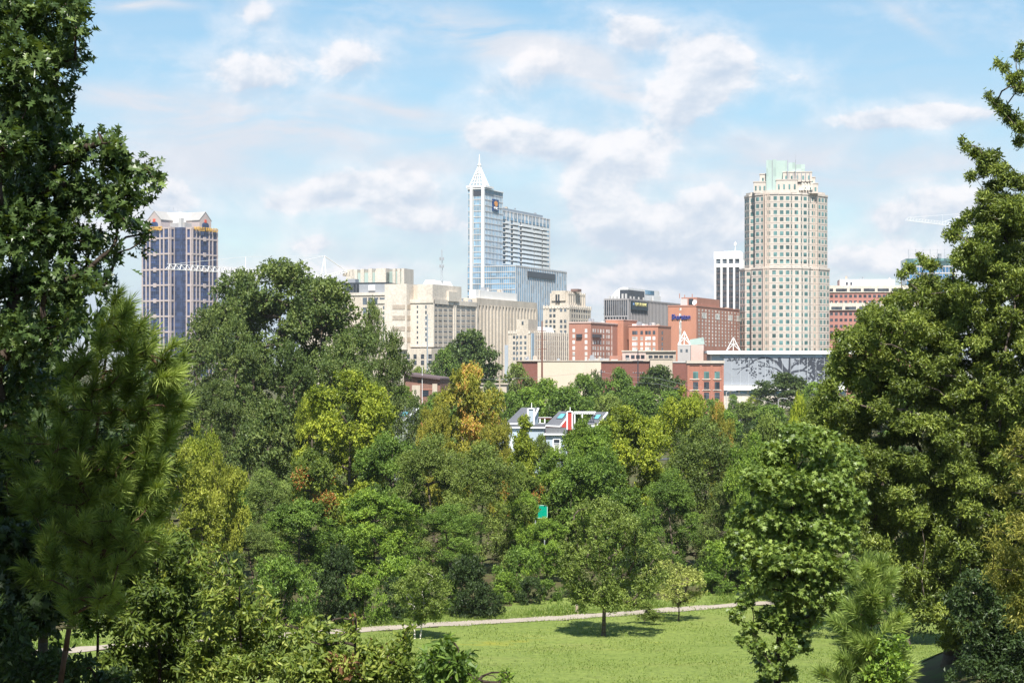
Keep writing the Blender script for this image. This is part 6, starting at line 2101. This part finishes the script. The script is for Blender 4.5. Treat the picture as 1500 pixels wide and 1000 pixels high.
# undergrowth along the path
UNDER = [(410, 815, 50, 147), (500, 800, 46, 151), (590, 815, 46, 152), (690, 815, 46, 153), (760, 800, 36, 156), (930, 800, 46, 160), (1060, 790, 50, 164), (340, 810, 46, 142), (430, 835, 34, 150), (480, 838, 36, 149), (530, 842, 36, 150), (580, 845, 32, 150), (655, 842, 36, 149), (700, 850, 34, 151), (745, 838, 30, 153), (775, 845, 26, 152), (800, 848, 24, 151),
         (840, 855, 22, 154), (920, 850, 28, 156), (985, 845, 30, 160), (1040, 838, 34, 160), (1090, 835, 36, 158), (395, 860, 28, 144), (350, 850, 34, 146), (1140, 830, 36, 158), (1200, 830, 40, 158)]
for i, (px, yt, hw, d) in enumerate(UNDER):
    pd = float(np.interp(px, [0, 440, 620, 820, 1065, 1250], [120, 131, 136, 140.6, 147, 153]))
    d = pd + ((3.2 if px < 720 else 8.5) + (i * 7 % 5) * .8)
    tree('bush', ['green', 'dark', 'fresh', 'dark'][i % 4], px, yt, hw, d, 'leafy bush in the undergrowth along the far side of the path', name='bush', cat='bush', group='undergrowth along the path')

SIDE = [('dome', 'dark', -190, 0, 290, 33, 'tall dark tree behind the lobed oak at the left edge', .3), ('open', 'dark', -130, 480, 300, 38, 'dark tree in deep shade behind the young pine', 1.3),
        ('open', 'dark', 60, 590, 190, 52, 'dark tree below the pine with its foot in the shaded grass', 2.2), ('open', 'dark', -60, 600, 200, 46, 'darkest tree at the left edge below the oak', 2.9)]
for k, m, px, yt, hw, d, lab, rz in SIDE: tree(k, m, px, yt, hw, d, lab, group='dark trees at the left edge', rz=rz)  # dark leaf colour carries the shade of these trees

# ---- standing on the lawn
tree('lone', 'olive', 884, 731, 81, 131, 'lone round olive green tree standing on the lawn over its own shadow', name='lawn_tree', ybase=929, rz=1.0)
tree('small_lawn', 'pale', 993, 822, 50, 138.5, 'small pale yellow leaved tree with several stems beside the path', name='small_tree', ybase=914, rz=2.0)
tree('bush', 'olive', 944, 880, 26, 137.0, 'low round bush between the lone tree and the small pale tree', name='bush', cat='bush', ybase=907)


def birch():
    d = 129.5; x = (612 - 750) * d / F
    zb_ = H(x, d) + .0
    t = empty('white_stemmed_birch', (x, d, zb_), 'young birch with two thin white stems standing on the lawn by the path', 'tree')
    rng = np.random.default_rng(31)
    u = d / F
    bl = []
    for _ in range(95):
        a = rng.uniform(0, 6.28); q = rng.random() ** .5; zz = rng.uniform(-1, 1)
        w = math.sqrt(1 - zz * zz * .95)
        bl.append((q * w * 42 * u * math.cos(a) + 4 * u, q * w * 42 * u * math.sin(a), (66 + zz * 38) * u, .42, .36, rng.normal() * .1))
    cm = crown_mesh('crown', rng, bl, LM['olive'], L=.13, W=.07, per_m2=12, per_twig=9, twig=.4, limit=32000, inner=.4, droop=.4)
    obj('crown', cm, t)
    for s, lean in ((-.22, -.06), (.18, .22)):
        m = MB(); limbs(m, rng, [(s * .8, 0, -.2), (s + lean * .5, 0, 1.2), (s + lean, .05, 2.6)], [b for b in bl if (b[0] > .1) == (s > 0)], .055, .012, every=2)
        m.build('stem', BARKW, t, smooth=True)
birch()


def short_post():
    d = 143; x = (845 - 750) * d / F
    t = empty('wooden_post', (x, d, H(x, d)), 'short weathered wooden post behind the path, left of the lone tree', 'post')
    m = MB(); m.prism([(-.09, -.09), (.09, -.09), (.09, .09), (-.09, .09)], -.1, .62); m.build('post', surface('grey_post', (.34, .27, .20), var=.2), t)
    m = MB(); m.prism([(-.11, -.11), (.11, -.11), (.11, .11), (-.11, .11)], .62, .68, (0, 0, .3)); m.build('cap', surface('pale_cap', (.55, .5, .42)), t)
short_post()


# ---- near trees, built clump by clump
def near(name, label, cat, trunk, blobs, mat, bark, seed, r0, ur, L, W, shape, per_m2, per_twig, twig, every=1, limit=None, cname='crown', rmax=None, group=None, **kw):
    base = trunk[0]
    t = empty(name, base, label, cat, group)
    rng = np.random.default_rng(seed)
    o = np.array(base)
    bl = [(b[0] - o[0], b[1] - o[1], b[2] - o[2], *b[3:]) for b in blobs]
    tr = [tuple(np.array(p) - o) for p in trunk]
    tr[0] = (tr[0][0], tr[0][1], -.3)
    m = limbs(MB(), rng, tr, bl, r0, ur, every=every, rmax=rmax)
    m.build('trunk', bark, t, smooth=True)
    obj(cname, crown_mesh(cname, rng, bl, LM[mat], L=L, W=W, shape=shape, per_m2=per_m2, per_twig=per_twig, twig=twig, limit=limit, **kw), t)
    return t


def pxblobs(lst, d, dj, rng, layers=1, flat=.85, k=1.0):
    out = []
    for px, py, r in lst:
        for q in range(layers):
            dd = d + rng.uniform(-dj, dj)
            j = 0 if q == 0 else r * .35
            p = P(px + rng.uniform(-j, j), py + rng.uniform(-j, j), dd)
            out.append((p.x, p.y, p.z, r * k * dd / F, r * k * dd / F * flat, rng.gauss(0, .07)))
    return out


def base_pt(px, d): 
    x = (px - 750) * d / F
    return (x, d, H(x, d))


rr = random.Random(12)
# the oak hanging in from the left
OAK = [(30, 20, 55), (88, 18, 36), (112, 42, 22), (20, 90, 55), (80, 80, 40), (112, 88, 18), (40, 150, 45), (80, 140, 22), (5, 215, 55), (62, 205, 42), (118, 225, 36), (160, 232, 26), (188, 248, 24), (216, 250, 14), (226, 262, 9),
       (180, 275, 24), (205, 285, 16), (60, 285, 50), (125, 290, 40), (165, 305, 24), (190, 328, 18), (210, 345, 11), (20, 345, 55), (90, 350, 42), (140, 352, 24), (166, 372, 14), (25, 425, 50), (85, 415, 40), (128, 400, 24), (152, 418, 13),
       (15, 500, 50), (70, 485, 36), (105, 462, 22), (30, 560, 40), (5, 600, 34), (150, 210, 12), (166, 202, 8)]
b1 = pxblobs(OAK, 18.2, .6, rr, 3, .8)
b1u = []
for _ in range(260):                                   # unseen crown beyond the frame, made large to shade the left edge
    a = rr.uniform(0, 6.28); q = rr.random() ** .5; z = rr.uniform(-1, 1); w = math.sqrt(1 - z * z)
    x = -8.4 + 4.6 * q * w * math.cos(a); y = 16.6 + 3.8 * q * w * math.sin(a); zz = 22.5 + 7.5 * z
    if x / y > -.305 and zz < 25: continue
    b1u.append((x, y, zz, .75, .6, rr.gauss(0, .08)))
bx = -8.3; by = 17.3
lob = near('lobed_oak', 'large oak with deeply lobed glossy leaves reaching in at the left edge', 'tree',
     [(bx, by, H(bx, by)), (bx + .1, by, 15.5), (bx + .2, by, 18.5), (bx + .1, by + .1, 22)], b1, 'oak', BARKD, 41, .26, .008, .135, .080, 'oak', 24, 7, .20, limit=110000, rmax=.06, up=.6, tint=(.36, .17), inner=.35)

o_ = np.array(lob.location)
obj('unseen_shade_crown', crown_mesh('unseen_shade_crown', np.random.default_rng(40), [(q[0] - o_[0], q[1] - o_[1], q[2] - o_[2], *q[3:]) for q in b1u], LM['oak'], L=.24, W=.17, shape='oak', per_m2=5.5, per_twig=6, twig=.4, limit=60000, tint=(.36, .17)), lob)

# willow oak on the right bank
def edge(y):
    ys = [300, 330, 360, 385, 410, 440, 470, 500, 530, 560, 600, 640, 700, 780, 860, 900, 960]
    xs = [1444, 1418, 1412, 1392, 1350, 1306, 1258, 1230, 1222, 1216, 1186, 1176, 1196, 1240, 1310, 1350, 1400]
    return np.interp(y, ys, xs)
WO = []
y = 312
while y < 945:
    x = edge(y) + 14
    while x < 1560:
        r = rr.uniform(13, 26)
        if rr.random() < (.32 if (x < 1402 and y < 428) else .93): WO.append((x + rr.uniform(-10, 10), y + rr.uniform(-12, 12), r))
        x += rr.uniform(18, 27)
    y += 20
WO += [(1335, 392, 10), (1322, 403, 8), (1350, 380, 9), (1365, 388, 12), (1300, 442, 10), (1280, 452, 9), (1262, 466, 9), (1395, 345, 14), (1405, 330, 12), (1420, 318, 12), (1230, 492, 12), (1224, 520, 12), (1222, 556, 10)]
SPRAY = [(1492, 82, 8), (1497, 66, 5), (1494, 108, 6), (1462, 92, 5), (1471, 100, 7), (1482, 115, 9), (1494, 128, 9), (1448, 140, 5), (1458, 150, 7), (1470, 160, 9), (1482, 172, 12), (1495, 185, 12), (1494, 205, 8), (1408, 203, 4), (1416, 214, 6), (1428, 224, 9), (1441, 232, 12),
         (1455, 228, 12), (1440, 250, 10), (1422, 256, 7), (1465, 248, 14), (1480, 262, 16), (1498, 268, 16), (1456, 275, 14), (1442, 290, 12), (1470, 295, 18), (1495, 300, 20), (1440, 310, 10)]
b2 = pxblobs(WO, 77.5, 3.6, rr, 3, .75, 1.05)
b2s = pxblobs(SPRAY, 76, 1.2, rr, 2, .7, 1.0)
tx, ty, tz = base_pt(1392, 82)
wil = near('willow_oak', 'huge willow oak with small glossy leaves filling the right side of the view', 'tree',
     [(tx, ty, tz), (tx + .1, ty - .3, tz + 3), (tx + .6, ty - .8, tz + 8), (tx + 1.6, ty - 1.2, tz + 13)], b2, 'willow', BARK, 42, .34, .017, .15, .062, 'leaf', 15, 11, .42, every=2, limit=620000, rmax=.10, inner=.4, rise=.1, tint=(.42, .20))
o_ = np.array(wil.location)
sp_ = [(q[0] - o_[0], q[1] - o_[1], q[2] - o_[2], *q[3:]) for q in b2s]
obj('spray', crown_mesh('spray', np.random.default_rng(47), sp_, LM['willow'], L=.17, W=.045, shape='lance', per_m2=48, per_twig=9, twig=.40, inner=.4, rise=.3, tint=(.42, .2)), wil)
q_ = P(1530, 330, 77)
limbs(tb := MB(), np.random.default_rng(48), [(q_.x - o_[0], q_.y - o_[1], q_.z - o_[2] - 4), (q_.x - o_[0] - .2, q_.y - o_[1], q_.z - o_[2]), (q_.x - o_[0] - .6, q_.y - o_[1], q_.z - o_[2] + 4)], sp_, .12, .010, rmax=.05)
tb.build('upper_limb', BARK, wil, smooth=True)

# sweetgum
GUM = [(1140, 668, 26), (1165, 640, 24), (1195, 648, 30), (1228, 680, 30), (1120, 712, 30), (1160, 712, 36), (1205, 722, 36), (1092, 758, 26), (1130, 765, 36), (1178, 775, 38), (1222, 780, 34), (1078, 795, 18), (1100, 815, 30), (1145, 825, 36), (1195, 830, 36),
       (1232, 835, 26), (1112, 855, 24), (1155, 872, 30), (1200, 870, 28), (1092, 880, 14), (1078, 902, 11), (1098, 922, 13), (1135, 912, 24), (1168, 912, 22), (1195, 900, 16), (1083, 935, 9), (1110, 945, 14), (1150, 952, 20), (1176, 945, 12), (1128, 975, 18), (1155, 985, 14), (1120, 1000, 14), (1240, 740, 30), (1225, 880, 16)]
b3 = pxblobs(GUM, 50, 1.1, rr, 3, .8, 1.0)
near('sweetgum', 'sweetgum with star shaped pale green leaves and a thin bare lower stem', 'tree',
     [base_pt(1137, 50), tuple(P(1139, 960, 50)), tuple(P(1150, 860, 50)), tuple(P(1165, 700, 50))], b3, 'gum', BARKD, 43, .11, .008, .125, .125, 'star', 26, 7, .26, limit=100000, inner=.4, tint=(.45, .18), up=.75)

# dark sweetgum in the shade at bottom left, and leafy saplings
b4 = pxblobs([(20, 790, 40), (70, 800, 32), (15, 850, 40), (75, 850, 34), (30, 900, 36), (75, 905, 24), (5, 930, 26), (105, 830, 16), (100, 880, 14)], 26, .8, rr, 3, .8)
near('shaded_sweetgum', 'dark star leaved sapling in deep shade at the bottom left corner', 'tree', [base_pt(40, 26), tuple(P(42, 900, 26)), tuple(P(40, 800, 26))], b4, 'dark', BARKD, 44, .06, .008, .12, .12, 'star', 26, 6, .22, limit=12000)  # its deep shade is put into the dark leaf colour


# ---- pines: tufts of long needles at the end of every shoot
def pine(name, label, base, top, tufts, seed, nlen, r0, mat='needle', per=110, nw=.0032, shoot=.24, group=None):
    rng = np.random.default_rng(seed)
    t = empty(name, base, label, 'pine tree', group)
    o = np.array(base)
    T = np.array(tufts)[:, :3] - o
    tr = [(0, 0, -.3)] + [tuple((np.array(top) - o) * f + np.array([rng.normal() * .04, rng.normal() * .04, 0])) for f in (.3, .6, .85, 1)]
    m = limbs(MB(), rng, tr, T, r0, .0052, rmax=.035)
    m.build('trunk', BARKP, t, smooth=True)
    n = len(T)
    ctr = np.stack([np.zeros(n) + (np.array(top) - o)[0] * .6, np.zeros(n) + (np.array(top) - o)[1] * .6, T[:, 2] - .5], 1)
    ax = unit(unit(T - ctr) + rng.normal(size=(n, 3)) * .28 + np.array([0, 0, .35]))
    li = np.repeat(np.arange(n), per)
    k = len(li)
    s = rng.random(k)
    p0 = T[li] + ax[li] * ((s - .75) * shoot)[:, None]
    sd = unit(np.cross(ax[li], rng.normal(size=(k, 3))))
    ang = rng.uniform(.35, 1.05, k) * (1.15 - .45 * s)
    nd = unit(ax[li] * np.cos(ang)[:, None] + sd * np.sin(ang)[:, None])
    ln = nlen * rng.uniform(.7, 1.15, k)
    p1 = p0 + nd * (ln * .6)[:, None]
    p2 = p0 + nd * ln[:, None] + np.array([0, 0, -1.0]) * (ln * .10)[:, None]
    w = unit(np.cross(nd, rng.normal(size=(k, 3)))) * nw
    v = np.stack([p0 - w, p0 + w, p1 + w, p2, p1 - w], 1).reshape(-1, 3)
    f = (np.arange(k)[:, None] * 5 + np.array([0, 1, 2, 3, 4])).ravel()
    tn = np.clip(.45 + np.repeat(rng.normal(size=n) * .13, per) + rng.normal(size=k) * .10, 0, .79)
    obj('needles', np_mesh('needles', v, f, np.full(k, 5), LM[mat], attr=('tint', np.repeat(tn, 5))), t)
    return t


PT = [(187, 428), (180, 455), (200, 462), (172, 482), (150, 492), (195, 492), (212, 478), (120, 520), (150, 528), (178, 520), (205, 515), (222, 508), (100, 545), (245, 548), (272, 512), (262, 535), (276, 545), (232, 580), (255, 575), (272, 590), (200, 560), (165, 560),
      (130, 565), (95, 585), (75, 620), (110, 610), (145, 600), (180, 600), (215, 612), (248, 622), (268, 628), (240, 650), (210, 648), (178, 640), (140, 640), (105, 648), (70, 665), (130, 680), (165, 672), (200, 680), (232, 685), (258, 672), (245, 715), (215, 718), (182, 708), (150, 712),
      (115, 712), (80, 700), (60, 735), (95, 745), (130, 748), (165, 745), (198, 750), (230, 748), (215, 780), (185, 782), (240, 778), (150, 785), (110, 785), (45, 690), (30, 640), (20, 720), (70, 780), (90, 805), (130, 822), (170, 818), (60, 825), (200, 800), (110, 850), (160, 848), (215, 812), (140, 870), (95, 875), (180, 868)]
tf = []
for px, py in PT:
    for q in range(3):
        dd = 22.3 + rr.uniform(-.9, .9)
        p = P(px * .94 + rr.uniform(-18, 18), py + 8 + rr.uniform(-13, 13) + (6 if q else 0), dd)
        tf.append((p.x, p.y, p.z))
bx, by, bz = base_pt(60, 23.2)
pine('young_pine', 'young pine with long soft needle tufts in front of the gabled tower', (bx, by, bz), tuple(P(168, 450, 22.9)), tf, 51, .215, .04, nw=.003, per=190, shoot=.30)
tf = []
for k in range(140):
    f = rr.random() ** .85; wv = 10 + 62 * f ** .6 * (.75 + .35 * math.sin(f * 17))
    p = P(1280 + rr.uniform(-wv, wv) - 12 * f, 822 + 190 * f, 45 + rr.uniform(-.7, .7)); tf.append((p.x, p.y, p.z))
bx, by, bz = base_pt(1262, 45)
pine('sapling_pine', 'small pine sapling with soft needles between the sweetgum and the oak trunk', (bx, by, bz), tuple(P(1283, 826, 45)), tf, 52, .34, .04, per=110, nw=.006, shoot=.34)

# ---- shrubs along the bottom edge
def shrub(name, label, px0, d, lst, mat, seed, L, W, shape='lance', layers=3, per_m2=16, per_twig=8, twig=.35, cat='shrub', hot=0, **kw):
    bl = pxblobs(lst, d, .7, rr, layers, .85)
    if hot: bl = [(*b[:5], .34 if rr.random() < hot else b[5]) for b in bl]
    b0 = base_pt(px0, d)
    top = P(px0, min(q[1] for q in lst) + 40, d)
    return near(name, label, cat, [b0, (b0[0] + .05, b0[1], (b0[2] + top.z) / 2), (top.x, top.y, top.z)], bl, mat, BARKD, seed, .04, .006, L, W, shape, per_m2, per_twig, twig, cname='foliage', rmax=.03, **kw)


shrub('leafy_shrub', 'big shaded green shrub with drooping narrow leaves under the pine', 230, 36,
      [(205, 832, 24), (245, 815, 26), (275, 830, 20), (225, 870, 34), (270, 868, 30), (205, 920, 38), (255, 920, 40), (180, 965, 36), (235, 970, 44), (285, 975, 34), (160, 990, 26), (265, 785, 10), (285, 800, 12), (215, 805, 10), (245, 790, 8), (180, 850, 18), (165, 900, 24)],
      'shrub', 61, .135, .042, droop=.6, tint=(.24, .2), limit=60000, per_m2=24, twig=.3)  # lowered leaf tint paints the shade into this half of the shrubbery
shrub('tall_shoot_shrub', 'sunlit yellow green shrub with wispy arching shoots in front of the shaded shrub', 350, 33,
      [(320, 845, 13), (335, 825, 8), (347, 842, 9), (310, 875, 18), (340, 880, 20), (365, 895, 16), (384, 868, 8), (392, 885, 9), (378, 905, 13), (325, 920, 26), (365, 935, 26), (400, 925, 15), (420, 945, 14), (440, 922, 7), (300, 950, 28), (345, 975, 32), (395, 972, 28), (425, 980, 20), (448, 985, 18), (310, 990, 30), (455, 905, 6), (300, 812, 8), (318, 805, 6), (290, 830, 9), (330, 862, 10), (405, 900, 8), (412, 915, 8)],
      'shrub', 69, .135, .036, droop=.45, tint=(.5, .2), limit=60000, per_m2=26, twig=.30, rise=.5)  # raised leaf tint paints the sunlight into this half
shrub('seeding_shrub', 'sunlit shrub with reddish seed clusters at the bottom edge', 520, 28,
      [(450, 968, 26), (480, 945, 20), (500, 972, 28), (515, 925, 13), (520, 905, 9), (540, 955, 24), (565, 972, 26), (590, 935, 13), (600, 918, 9), (585, 960, 20), (545, 990, 32), (500, 996, 34), (455, 996, 30), (605, 990, 24), (462, 920, 10), (440, 935, 14), (478, 915, 7)],
      'shrub', 62, .10, .038, hot=.10, tint=(.45, .2), twig=.22, per_m2=34, rise=.6)
shrub('cherry_sapling', 'small dark green sapling with long pointed leaves beside the seeding shrub', 650, 26,
      [(650, 950, 13), (640, 972, 20), (668, 968, 16), (625, 965, 12), (660, 992, 22), (685, 985, 12), (636, 996, 18), (655, 936, 8), (690, 998, 9)], 'green', 63, .13, .042, per_m2=36, twig=.2, droop=.55)
shrub('sprig_shrub', 'few pale green shoots just poking above the bottom edge of the lawn', 738, 24, [(738, 984, 5), (744, 992, 7), (732, 998, 8), (700, 994, 5), (696, 1000, 6)], 'fresh', 64, .07, .022, per_m2=60, twig=.12)
shrub('understorey_bush', 'shaded bush with pale stems below the pine', 140, 40,
      [(130, 820, 36), (175, 800, 34), (110, 860, 34), (160, 860, 36), (140, 905, 30), (185, 900, 26), (120, 790, 26), (90, 770, 30), (200, 770, 26), (150, 760, 30), (60, 760, 36), (30, 740, 34), (10, 780, 36), (60, 700, 40), (10, 690, 40), (110, 720, 36), (160, 700, 34), (200, 720, 28)],
      'green', 65, .16, .085, shape='leaf', cat='bush', limit=60000, tint=(.3, .15))
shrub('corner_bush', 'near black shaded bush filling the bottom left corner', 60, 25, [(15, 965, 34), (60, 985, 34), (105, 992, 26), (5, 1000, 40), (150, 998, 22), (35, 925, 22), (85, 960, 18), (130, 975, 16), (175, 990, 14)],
      'dark', 70, .11, .055, shape='leaf', cat='bush', per_m2=24, twig=.25)  # dark leaf colour stands in for the shade of the corner
b0 = base_pt(88, 44)
t = empty('bare_stem', b0, 'slim leaning grey stem standing in the shaded grass at bottom left', 'tree')
m = MB(); limbs(m, np.random.default_rng(9), [(0, 0, -.3), (.05, 0, 1.2), (.25, .1, 3.0), (.8, .1, 5.0)], [(1.2, 0, 3.2), (1.6, .1, 3.6), (.2, 0, 4.2), (1.9, 0, 4.4), (1.0, .2, 5.4)], .07, .012); m.build('trunk', surface('pale_stem', (.30, .26, .21), var=.3), t, smooth=True)
bl = [(.3, 0, 5.6, .5, .4, 0), (1.2, 0, 5.2, .5, .4, 0), (1.9, .1, 4.6, .4, .3, 0), (.2, 0, 4.5, .4, .3, 0)]
obj('crown', crown_mesh('crown', np.random.default_rng(10), bl, LM['green'], L=.13, W=.07, per_m2=14, twig=.3), t)

# understorey on the right bank and the yew at the right edge
shrub('bank_bush', 'dark bush on the shaded bank at the bottom right corner', 1450, 70,
      [(1405, 880, 24), (1440, 860, 28), (1420, 905, 30), (1470, 900, 36), (1445, 945, 34), (1490, 945, 36), (1425, 975, 24), (1470, 985, 34), (1500, 990, 30), (1510, 900, 30), (1395, 990, 10)], 'dark', 66, .16, .08, shape='leaf', cat='bush', per_m2=9, twig=.45, limit=40000)
shrub('yew', 'yellowish yew branches with short narrow leaves at the right edge', 1520, 34,
      [(1495, 640, 14), (1480, 668, 12), (1500, 700, 18), (1470, 720, 12), (1490, 760, 16), (1455, 800, 12), (1480, 815, 22), (1500, 830, 26), (1452, 838, 14), (1475, 860, 20), (1500, 880, 24), (1490, 910, 18), (1460, 775, 8), (1510, 780, 24), (1520, 730, 24), (1530, 850, 30), (1515, 660, 18)],
      'yew', 67, .085, .02, layers=2, per_m2=46, per_twig=12, twig=.34, rise=-.1, limit=36000)
shrub('vine_sapling', 'bright green climber at the foot of the pine sapling', 1300, 44, [(1295, 950, 16), (1310, 975, 18), (1285, 985, 18), (1320, 940, 10), (1305, 995, 20)], 'fresh', 68, .12, .07, shape='leaf', per_m2=18)
b5 = base_pt(1402, 81)
t = empty('second_trunk', b5, 'second dark trunk close beside the willow oak trunk', 'tree')
m = MB(); limbs(m, np.random.default_rng(3), [(0, 0, -.3), (.2, 0, 2), (.5, .2, 5), (.9, .4, 9)], [(1.5, .5, 7), (-.6, .3, 8), (1.2, .4, 10)], .2, .03); m.build('trunk', BARKD, t, smooth=True)
obj('crown', crown_mesh('crown', np.random.default_rng(8), [(1.5, .5, 7, 1, .8, 0), (-.6, .3, 8, 1, .8, 0), (1.2, .4, 10, 1.2, .9, 0)], LM['willow'], L=.15, W=.06, per_m2=12, twig=.4), t)


# ---- tall grass beyond the path and along the lawn's shaded margins
def tall_grass():
    rng = np.random.default_rng(77)
    n = 42000
    x = rng.uniform(-45, 40, n); y = np.interp(x, [p[0] for p in PATH], [p[1] for p in PATH]) + 1.5 + np.abs(rng.normal(size=n)) * 2.6
    keep = (np.sin(x * .35) + np.sin(x * 1.1 + 2) * .6 + rng.normal(size=n) * .7) > -.5
    x = x[keep]; y = y[keep]; n = len(x)
    pos = np.stack([x, y, hill(x, y)], 1)
    ax = unit(rng.normal(size=(n, 3)) * .35 + np.array([0, 0, 1]))
    h = rng.uniform(.12, .42, n) * (0.6 + .5 * np.sin(x * .5) ** 2)
    v, f, c, k = place_leaves(pos, ax, unit(rng.normal(size=(n, 3))), h, h * .16, 'leaf')
    o = obj('tall_grass', np_mesh('tall_grass', v, f, c, LM['verge'], attr=('tint', np.repeat(np.clip(rng.normal(size=n) * .15 + .45, 0, .79), k))))
    tag(o, 'tall rough grass along the far edge of the path', 'grass', kind='stuff')
tall_grass()


def lawn_grass():
    rng = np.random.default_rng(78)
    n = 70000
    d = rng.uniform(104, 146, n); x = (rng.uniform(380, 1420, n) - 750) / F * d
    py_ = np.interp(x, [p[0] for p in PATH], [p[1] for p in PATH])
    edge_ = rng.random(n) < .08
    d = np.where(edge_, py_ + rng.choice([-1.12, 1.12], n) + rng.normal(size=n) * .25, d)
    keep = ((d < py_ - 1.2) | edge_) & ((np.sin(x * .9 + d * .35) + np.sin(x * .23 - d * .8) + rng.normal(size=n)) > -.2) & (hill(x, d) < 4.4)
    x = x[keep]; d = d[keep]; n = len(x)
    pos = np.stack([x, d, hill(x, d) + .03], 1)
    ax = unit(rng.normal(size=(n, 3)) * .7 + np.array([0, 0, 1]))
    h = rng.uniform(.05, .15, n)
    v, f, c, k = place_leaves(pos, ax, unit(rng.normal(size=(n, 3))), h, h * .45, 'leaf')
    o = obj('grass', np_mesh('grass', v, f, c, LM['verge'], attr=('tint', np.repeat(np.clip(rng.normal(size=n) * .2 + .55, 0, .79), k))))
    tag(o, 'short tufts of grass and clover over the mown lawn', 'grass', kind='stuff')
lawn_grass()


def woodland():
    rng = np.random.default_rng(90)
    bl = []
    while len(bl) < 620:
        y = rng.uniform(170, 760); x = rng.uniform(-330, 330)
        if abs(x) < .25 * y + 14: continue
        h = rng.uniform(7, 15)
        bl.append((x, y, h * .62, h * .5, h * .45, rng.normal() * .15))
    o = obj('woodland', crown_mesh('woodland', rng, bl, LM['green'], L=1.1, W=.7, per_m2=1, per_twig=9, twig=1.6, limit=130000))
    tag(o, 'closed green wood running on to either side of the valley', 'wood', kind='stuff')
woodland()


# ---- summer air between the hill and the city
def air():
    m, nt, out = new_mat('haze')
    v = N(nt, 'ShaderNodeVolumePrincipled')
    v.inputs['Color'].default_value = (.86, .92, 1.0, 1)
    v.inputs['Density'].default_value = HAZE
    v.inputs['Anisotropy'].default_value = 0.1
    nt.links.new(v.outputs[0], out.inputs['Volume'])
    tag(MB().box(-1500, 1500, -60, 2400, -1.5, 210).build('haze', m), 'thin pale summer haze over the whole view', 'haze', kind='stuff')
HAZE = 0.00005
air()
